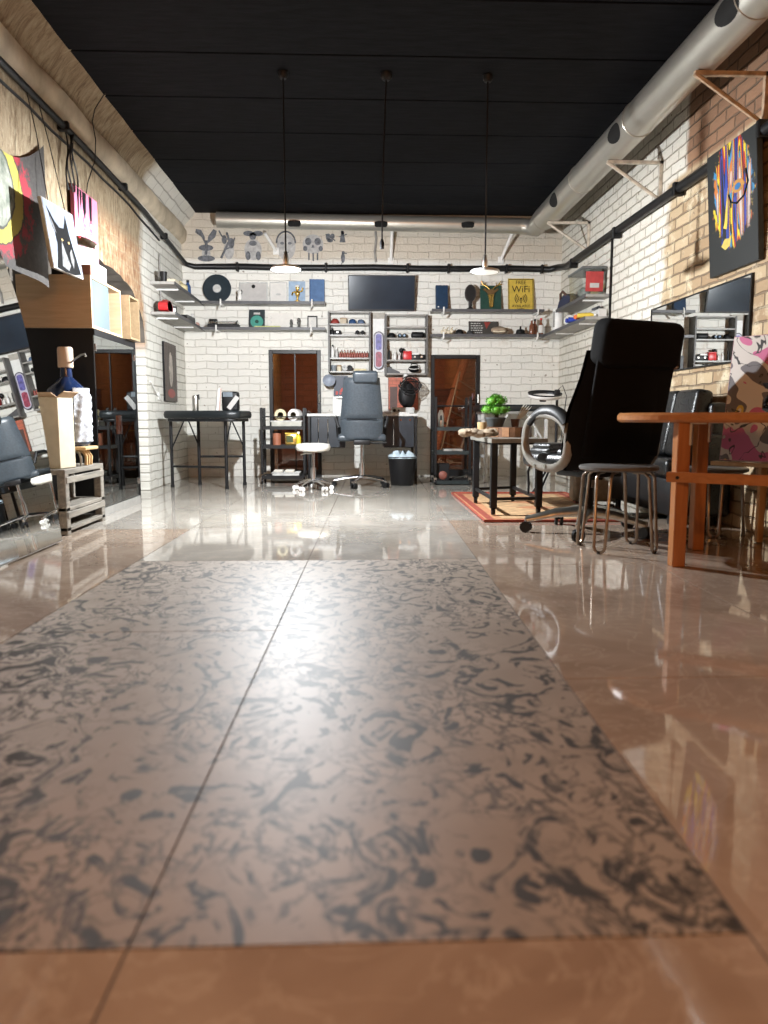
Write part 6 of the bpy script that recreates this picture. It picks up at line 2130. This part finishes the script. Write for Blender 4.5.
cl_ = M()
random.seed(13)
c0 = onY(474, 436, FL.y + .12)
for i in range(7):
    cl_.ball((c0.x - .07 + .035 * i, FL.y + .14 + random.uniform(-.02, .02), th + .028 + random.uniform(0, .014)), (.045, .06, .028), 12, 8, jit=.16)
cl_ob = T('crumpled_cloth', 'crumpled cream cloth at the left edge of the bonsai table', 'cloth', body=cl_, mats=pm('beige_cloth', (.27, .21, .145), .9, var=.4, scale=12, bump=.4))

# ================================================================== BIG BLACK EXECUTIVE CHAIR
EC = Vector((1.42, 4.63, 0))
fa = math.atan2(.917, -.40)          # forward direction
rzc = fa - math.pi / 2               # local +Y is forward
ps = star(5, .37, .135, .034, STEEL, BLACK, R(174) - rzc, .042, .05)
ps.append(('column', M().cyl((0, 0, .11), (0, 0, .28), .032, n=16).cyl((0, 0, .28), (0, 0, .37), .02, n=14), BLACK))
ps.append(('mechanism', M().box((0, 0, .375), (.26, .30, .05), None, .01, 2), BLACK))


def seatfn():
    m = M()
    m.box((0, .06, .445), (.54, .54, .10), None, .045, 5)
    m.box((0, .08, .495), (.46, .44, .05), None, .024, 4)
    return m


ps.append(('seat', seatfn(), LEATHER))
ps.append(('seat_tufting', M().box((-.12, .10, .525), (.20, .36, .045), None, .02, 4).box((.12, .10, .525), (.20, .36, .045), None, .02, 4), LEATHER))


def backshape():
    m = M()
    prof = [(.30, .50), (.40, .62), (.52, .70), (.74, .70), (.92, .60), (1.07, .56)]
    nz, nu = 26, 16
    z0, z1 = .40, 1.07

    def wid(z):
        for (a, wa), (b, wb_) in zip(prof, prof[1:]):
            if a <= z <= b:
                return wa + (wb_ - wa) * (z - a) / (b - a)
        return prof[-1][1]

    def fn(side):
        def f(a, b):
            z = z0 + (z1 - z0) * b
            u = 2 * a - 1
            e = (1 - abs(u) ** 5) ** .5 * (1 - abs(2 * b - 1) ** 12) ** .5
            y = -.215 - .20 * (z - .4) + .07 * u * u * (1 if side > 0 else .6) + side * .065 * e
            return Vector((u * wid(z) / 2, y, z))
        return f
    m.grid(fn(-1), nu, nz).grid(fn(1), nu, nz)
    return m


ps.append(('backrest', backshape(), FABRIC))
ps.append(('headrest', M().box((0, -.372, 1.105), (.57, .17, .26), (R(10), 0, 0), .06, 5), FABRIC))
ps.append(('back_cover', M().box((0, -.325, .78), (.56, .03, .62), (R(11.3), 0, 0), .014, 3), FABRIC))
for s_ in (-1, 1):
    loop = []
    for k_ in range(28):
        a = 2 * math.pi * k_ / 28
        yy, zz = math.cos(a), math.sin(a)
        y = .0 + .205 * (abs(yy) ** .85) * (1 if yy > 0 else -1)
        z = .565 + .155 * (abs(zz) ** .8) * (1 if zz > 0 else -1) + .02 * yy
        loop.append((s_ * (.325 - .01 * zz), y, z))
    ps.append(('armrest', M().tube(loop, .029, 10, True, flat=.8), pm('arm_grey', (.24, .23, .205), .34), 'grey loop armrest', [
        ('arm_pad', M().tube([(s_ * .318, .0 + .212 * math.cos(R(a)), .575 + .172 * math.sin(R(a))) for a in range(35, 150, 8)], .036, 10, flat=.6), BLACK), ('bolt', M().cyl((s_ * .33, -.04, .42), (s_ * .368, -.04, .42), .012, n=10).cyl((s_ * .33, .06, .42), (s_ * .368, .06, .42), .012, n=10), STEEL)]))
ps.append(('tag_strap', M().tube([(-.2, .30, .44), (-.21, .325, .36), (-.20, .33, .28), (-.205, .325, .22)], .008, 6), BLACK))
T('executive_chair', 'large black high-backed swivel chair with grey loop armrests seen from behind', 'office chair', EC, rzc, parts=ps)

# grey case on the floor behind the chair
gc = onZ(603, 506, 0)
T('grey_suitcase', 'grey boxy case standing on the floor behind the hairpin stool', 'case', (gc.x, gc.y + .2, .0125), R(-6), parts=[
    ('shell', M().box((0, 0, .175), (.40, .22, .33), None, .03, 4), pm('warm_grey_case', (.30, .28, .24), .45)), ('dark_panel', M().box((-.03, -.112, .24), (.12, .008, .10), None, .004, 1), BLACK), ('handle', M().tube([(.08, 0, .335), (.08, 0, .375), (.16, 0, .375), (.16, 0, .335)], .010, 8), BLACK),
    ('foot', M().cyl((-.15, -.06, 0), (-.15, -.06, .015), .02, n=12).cyl((.15, -.06, 0), (.15, -.06, .015), .02, n=12).cyl((-.15, .06, 0), (-.15, .06, .015), .02, n=12).cyl((.15, .06, 0), (.15, .06, .015), .02, n=12), BLACK)])

# ---- hairpin stools
def hairpin_stool(name, label, x, y, rz, h, r, legr=.17):
    ps = [('seat', M().lathe([(0, h - .026), (r - .01, h - .026), (r, h - .018), (r, h - .006), (r - .008, h), (0, h)], n=36), pm('stool_seat', (.10, .095, .09), .45))]
    for k_ in range(4):
        a = math.pi / 4 + k_ * math.pi / 2
        c, s_ = math.cos(a), math.sin(a)
        t = Vector((-s_, c, 0))
        rad = Vector((c, s_, 0))
        tp_ = rad * (legr * .92)
        bt = rad * (legr * 1.10)
        pts = [tp_ * .55 + t * .035 + Vector((0, 0, h - .032)), tp_ * .9 + t * .038 + Vector((0, 0, h - .034)), tp_ * 1.04 + t * .038 + Vector((0, 0, h - .06))]
        pts += [bt + t * .030 + Vector((0, 0, .035)), bt + t * .024 + Vector((0, 0, .017)), bt + t * .010 + Vector((0, 0, .008)), bt - t * .010 + Vector((0, 0, .008)), bt - t * .024 + Vector((0, 0, .017)), bt - t * .030 + Vector((0, 0, .035))]
        pts += [tp_ * 1.04 - t * .038 + Vector((0, 0, h - .06)), tp_ * .9 - t * .038 + Vector((0, 0, h - .034)), tp_ * .55 - t * .035 + Vector((0, 0, h - .032))]
        ps.append(('hairpin_leg', M().tube(pts, .0085, 8), pm('hairpin_steel_%d' % k_, (.33, .28, .23), .3, .9), None, [('foot_cap', M().cyl(bt + t * .0 + Vector((0, 0, 0)) , bt + Vector((0, 0, .012)), .012, n=10), BLACK)]))
    return T(name, label, 'stool', (x, y, 0), rz, parts=ps)


hs = onZ(624, 551, 0)
hsh = onY(628, 465, 4.05).z
hairpin_stool('hairpin_stool', 'round dark-seated hairpin stool standing before the big black chair', 1.40, 4.04, R(3), hsh, .205, .19)
h2 = onZ(712, 531, 0)
hairpin_stool('hairpin_stool', 'second hairpin stool half hidden behind the wooden table', h2.x - .05, h2.y - .12, R(20), onY(700, 466, h2.y).z, .18, .15)

# ---- sofa
sx0, sx1, sy0, sy1 = 2.05, XR - .02, 4.95, 6.1
ps = [('base', M().bb((sx0 + .01, sy0, .06), (sx1, sy1, .30), .012, 2), BLACK), ('backrest_frame', M().bb((sx1 - .12, sy0, .30), (sx1, sy1, .80), .03, 3), LEATHER)]
for i in range(3):
    y0 = sy0 + .05 + i * (sy1 - sy0 - .1) / 3
    y1 = y0 + (sy1 - sy0 - .1) / 3 - .008
    ps.append(('seat_cushion', M().bb((sx0, y0, .30), (sx1 - .12, y1, .43), .035, 4), LEATHER))
    ps.append(('back_cushion', M().box((sx1 - .17, (y0 + y1) / 2, .66), (.12, y1 - y0, .46), (0, R(10), 0), .035, 4), LEATHER))
for x in (sx0 + .05, sx1 - .05):
    for y in (sy0 + .06, sy1 - .06):
        ps.append(('foot', M().cyl((x, y, 0), (x, y, .06), .022, n=12), BLACKM))
ps.append(('arm', M().bb((sx0 + .02, sy0 - .09, .06), (sx1, sy0 - .004, .60), .03, 3), LEATHER))
T('leather_sofa', 'black leather bench sofa along the right wall behind the wooden table', 'sofa', parts=ps)

# ---- wooden table with a lower board
A = Vector((.83, -.56, 0)).normalized()
Bn = Vector((.56, .83, 0)).normalized()
L1 = onZ(676, 566, 0)
L2 = L1 + Vector((.30, .46, 0))
ttop, tth = .725, .046
o_ = (L1 + L2) / 2 + A * .02
hw = .325
m = M()
pl = []
for a in range(90, 271, 6):
    pl.append((hw * 1.0 * math.cos(R(a)) * 1.18 + .0, hw * math.sin(R(a))))
pl += [(.62, -hw), (.62, hw)]
tm = frame((o_.x, o_.y, 0), A, Bn)
rings = []
for ins, z in ((.012, ttop - tth), (.0, ttop - tth + .012), (.0, ttop - .012), (.012, ttop)):
    rings.append([tm @ Vector((x + (ins if x < 0 else 0), y * (1 - ins / hw), z)) for x, y in pl])
k_ = len(pl)
m.add([v for r_ in rings for v in r_], [(i * k_ + j, i * k_ + (j + 1) % k_, (i + 1) * k_ + (j + 1) % k_, (i + 1) * k_ + j) for i in range(3) for j in range(k_)], False)
m.add(rings[0], [tuple(reversed(range(k_)))]).add(rings[-1], [tuple(range(k_))])
ps = [('table_top', m, OAK)]
lw_ = .062
rot = math.atan2(A.y, A.x)


def uleg(p, z1):
    return M().box((p.x, p.y, z1 / 2), (lw_, lw_, z1), (0, 0, rot + R(34)), .004, 1)


legs = [L1, L2, L1 + A * .56, L2 + A * .48]
for p in legs[:3] + [legs[3]]:
    ps.append(('leg', uleg(p, ttop - tth), OAKV))
bz0, bz1 = onY(672, 481.5, L1.y).z, onY(672, 471.5, L1.y).z
e0 = L1 - A * .05 - Bn * (.045)
e1 = L1 + A * .60 - Bn * (.045)
m = M()
mt = frame((e0.x, e0.y, bz0), A, (0, 0, 1))
m.prism([(0, .004), (.006, 0), ((e1 - e0).length, 0), ((e1 - e0).length, bz1 - bz0), (.006, bz1 - bz0), (0, bz1 - bz0 - .004)], -.006, .016, mt)
ps.append(('front_board', m, OAK, None, [('bolt', M().cyl(mt @ Vector((.05, .022, .015)), mt @ Vector((.05, .022, .022)), .008, n=12), BLACKM)]))
for p in (L1, L2):
    q = p + A * .04
    ps.append(('angle_bracket', M().box((q.x, q.y, ttop - tth - .055), (.012, .03, .10), (0, 0, rot), .002, 1).box((q.x + A.x * .03, q.y + A.y * .03, ttop - tth - .004), (.07, .03, .006), (0, 0, rot), .001, 1), STEEL))
T('wooden_table', 'orange wooden table with a rounded end and a low front board', 'table', parts=ps)
# iron tangle on the table
tp_ = onY(757, 392, 3.72)
tg = M()
random.seed(31)
for i in range(16):
    pts = []
    a0_, r0_, z0_ = random.uniform(0, 6.28), random.uniform(.03, .085), random.uniform(.03, .11)
    for t in range(12):
        pts.append((r0_ * math.cos(a0_ + t * .42), r0_ * math.sin(a0_ + t * .42), max(.012, z0_ + .045 * math.sin(t * .6 + i))))
    tg.tube(pts, .006, 6)
T('iron_ornament', 'black curly iron ornament on the wooden table at the photo edge', 'ornament', (o_.x + A.x * .43 - .02, o_.y + A.y * .43 + .1, ttop), parts=[('scrolls', tg, BLACK), ('foot', M().cyl((0, 0, 0), (0, 0, .012), .06, n=20), BLACKM), ('bowl', M().lathe([(0, .10), (.07, .115), (.085, .14), (.08, .14), (.06, .12), (0, .108)], n=22), BLACK)])

# ---- easel with the painted canvas behind the table
eo = Vector((2.19, 4.22, 0))
cz = .46
fwd = Vector((-.80, -.60, 0)).normalized()
sd = Vector((-.60, .80, 0)).normalized()
bot = eo + Vector((0, 0, cz))
mt = frame(bot + sd * .15 + fwd * .004, -sd, Vector((.14 * .8, .14 * .6, 1)))
cw, chh_ = .30, .70


def graffiti():
    k = N('graffiti_paint')
    v = k.obj()
    n1 = k.noise(v, 2.6, 2, .5, 1.2)
    n2 = k.noise(k.scl(v, (1, 1, 1), (5, 2, 1)), 5, 2, .5, 1.6)
    c = k.ramp(n1.outputs['Fac'], [(0, (.66, .18, .36)), (.40, (.74, .72, .68)), (.47, (.18, .17, .18)), (.52, (.70, .56, .12)), (.56, (.74, .72, .68)), (.62, (.62, .20, .42)), (.68, (.30, .29, .30))], 'CONSTANT')
    c = k.mix(k.step(k.math('ABSOLUTE', k.math('SUBTRACT', n2.outputs['Fac'], .5)), .012, .007), c, (.05, .05, .05))
    return k.bsdf(c, .5)


T('graffiti_canvas', 'bright pink, white and yellow canvas standing on the easel', 'painting', parts=[
    ('canvas', M().prism([(0, 0), (cw, 0), (cw, chh_), (0, chh_)], 0, .022, mt), pm('pink_edge', (.62, .36, .42), .7)), ('painting', M().prism([(.003, .003), (cw - .003, .003), (cw - .003, chh_ - .003), (.003, chh_ - .003)], .022, .024, mt), graffiti())])
ps = []
up_v = Vector((.14 * .8, .14 * .6, 1)).normalized()
for s_, base in ((-.16, onZ(763, 555, 0)), (.12, onZ(743.5, 546, 0))):
    top_ = bot + up_v * .90 + sd * (s_ * .25) - fwd * .10
    ps.append(('front_leg', M().tube([(base.x - fwd.x * .17, base.y - fwd.y * .17, .004), tuple(top_ - fwd * .03)], .022, 4), PINE))
bk = eo - fwd * .20
ps.append(('rear_leg', M().tube([(min(bk.x, XR - .06), bk.y + .0, .004), tuple(bot + up_v * .88 - fwd * .15)], .018, 4), PINE))
ps.append(('ledge', M().box((bot.x + fwd.x * .0, bot.y + fwd.y * .0, cz - .018), (.40, .06, .024), (0, 0, math.atan2(sd.y, sd.x)), .003, 1), PINE))
T('easel', 'pale wooden easel standing behind the wooden table', 'easel', parts=ps)

# ================================================================== RIGHT WALL THINGS
y1, y0 = onX(721.6, 153, XR).y, onX(764, 130, XR - .05).y
z1, z0 = onX(721.6, 158, XR).z, onX(711, 280, XR).z


def streaks():
    k = N('colour_streak_paint')
    p = k.xyz(k.obj())
    v = k.comb(k.math('MULTIPLY', p[1], 15.0), k.math('MULTIPLY', p[2], 1.7))
    n1 = k.noise(v, 1.0, 1.5, .5, .35)
    n3 = k.noise(k.obj(), 9, 4, .7)
    c = k.ramp(n1.outputs['Fac'], [(0, (.01, .01, .012)), (.36, (.03, .06, .34)), (.43, (.01, .01, .012)), (.47, (.42, .03, .02)), (.52, (.70, .52, .03)), (.56, (.02, .02, .02)), (.59, (.04, .22, .42)), (.63, (.50, .16, .03)), (.68, (.50, .48, .45))], 'CONSTANT')
    yc, zc = (y0 + y1) / 2, z0 + (z1 - z0) * .60
    dy_ = k.math('DIVIDE', k.math('SUBTRACT', p[1], yc - .01), (y1 - y0) * .40)
    dz_ = k.math('DIVIDE', k.math('SUBTRACT', p[2], zc), (z1 - z0) * .42)
    r = k.math('ADD', k.math('SQRT', k.math('ADD', k.math('MULTIPLY', dy_, dy_), k.math('MULTIPLY', dz_, dz_))), k.math('MULTIPLY', k.math('SUBTRACT', n3.outputs['Fac'], .5), .9))
    c = k.mix(k.step(r, 1.02, .95), (.012, .014, .014), c)
    return k.bsdf(c, .5, 0, None)


W_, H_ = y1 - y0, z1 - z0
mt = frame((XR - .004, y1, z0), (0, -1, 0), (-.06, 0, H_))
fx = M()
fxs = []
P_ = lambda u, v: (W_ * u, H_ * v)
e1_ = M().prism([P_(.52, .63), P_(.60, .68), P_(.72, .67), P_(.78, .62), P_(.68, .58), P_(.58, .585)], .034, .036, mt)
e2_ = M().prism(ell(W_ * .64, H_ * .625, W_ * .06, H_ * .025, 14), .036, .0375, mt)
br_ = M().tube([mt @ Vector((W_ * u, H_ * v, .036)) for u, v in ((.46, .60), (.50, .53), (.62, .50), (.76, .53), (.84, .62), (.80, .72))], .006, 6)
ns_ = M().prism([P_(.36, .40), P_(.44, .66), P_(.42, .40), P_(.40, .34), P_(.33, .36)], .034, .036, mt)
lp2 = M().prism([P_(.28, .22), P_(.36, .27), P_(.44, .26), P_(.50, .28), P_(.46, .20), P_(.36, .18)], .034, .036, mt)
T('portrait_picture', 'tall black canvas with a face in coloured paint streaks on the right wall', 'painting', parts=[
    ('canvas', M().prism([(0, 0), (W_, 0), (W_, H_), (0, H_)], .0, .032, mt), pm('canvas_black', (.014, .016, .016), .55)), ('streaks', M().prism([(.002, .002), (W_ - .002, .002), (W_ - .002, H_ - .002), (.002, H_ - .002)], .032, .034, mt), streaks()),
    ('painted_eye', e1_, pm('eye_ochre', (.45, .22, .05), .5), 'ochre painted eye', [('iris', e2_, pm('iris_blue', (.03, .16, .38), .4))]), ('face_line', br_, BLACK), ('painted_nose', ns_, YELLOW), ('painted_lips', lp2, pm('lips_paint', (.58, .45, .10), .5))])

y1, y0 = onX(653, 312, XR).y, onX(755, 272, XR).y
z1, z0 = onX(704, 291, XR).z, onX(746, 361, XR).z
m = M()
fr_ = M()
for a in (((XR - .018, y0, z0), (XR - .001, y0 + .014, z1)), ((XR - .018, y1 - .014, z0), (XR - .001, y1, z1)), ((XR - .018, y0 + .014, z0), (XR - .001, y1 - .014, z0 + .010)), ((XR - .018, y0 + .014, z1 - .010), (XR - .001, y1 - .014, z1))):
    fr_.bb(*a)
T('wall_mirror', 'wide frameless-looking mirror on the right brick wall above the sofa', 'mirror', parts=[
    ('frame', fr_, BLACKM), ('glass', M().bb((XR - .014, y0 + .014, z0 + .010), (XR - .003, y1 - .014, z1 - .010)), MIRROR)])

# ================================================================== RENDER SETTINGS
w = bpy.data.worlds.new('world')
SC.world = w
w.use_nodes = True
w.node_tree.nodes['Background'].inputs[0].default_value = (.5, .55, .6, 1)
w.node_tree.nodes['Background'].inputs[1].default_value = 0.02
SC.view_settings.view_transform = 'Standard'
SC.view_settings.look = 'None'
SC.view_settings.gamma = 1
SC.view_settings.use_curve_mapping = False
SC.view_settings.exposure = 0.38
SC.cycles.max_bounces = 8
SC.cycles.diffuse_bounces = 4
SC.cycles.glossy_bounces = 4
SC.cycles.transparent_max_bounces = 8
SC.cycles.caustics_reflective = False
SC.cycles.caustics_refractive = False
SC.cycles.sample_clamp_indirect = 4
SC.cycles.use_denoising = True
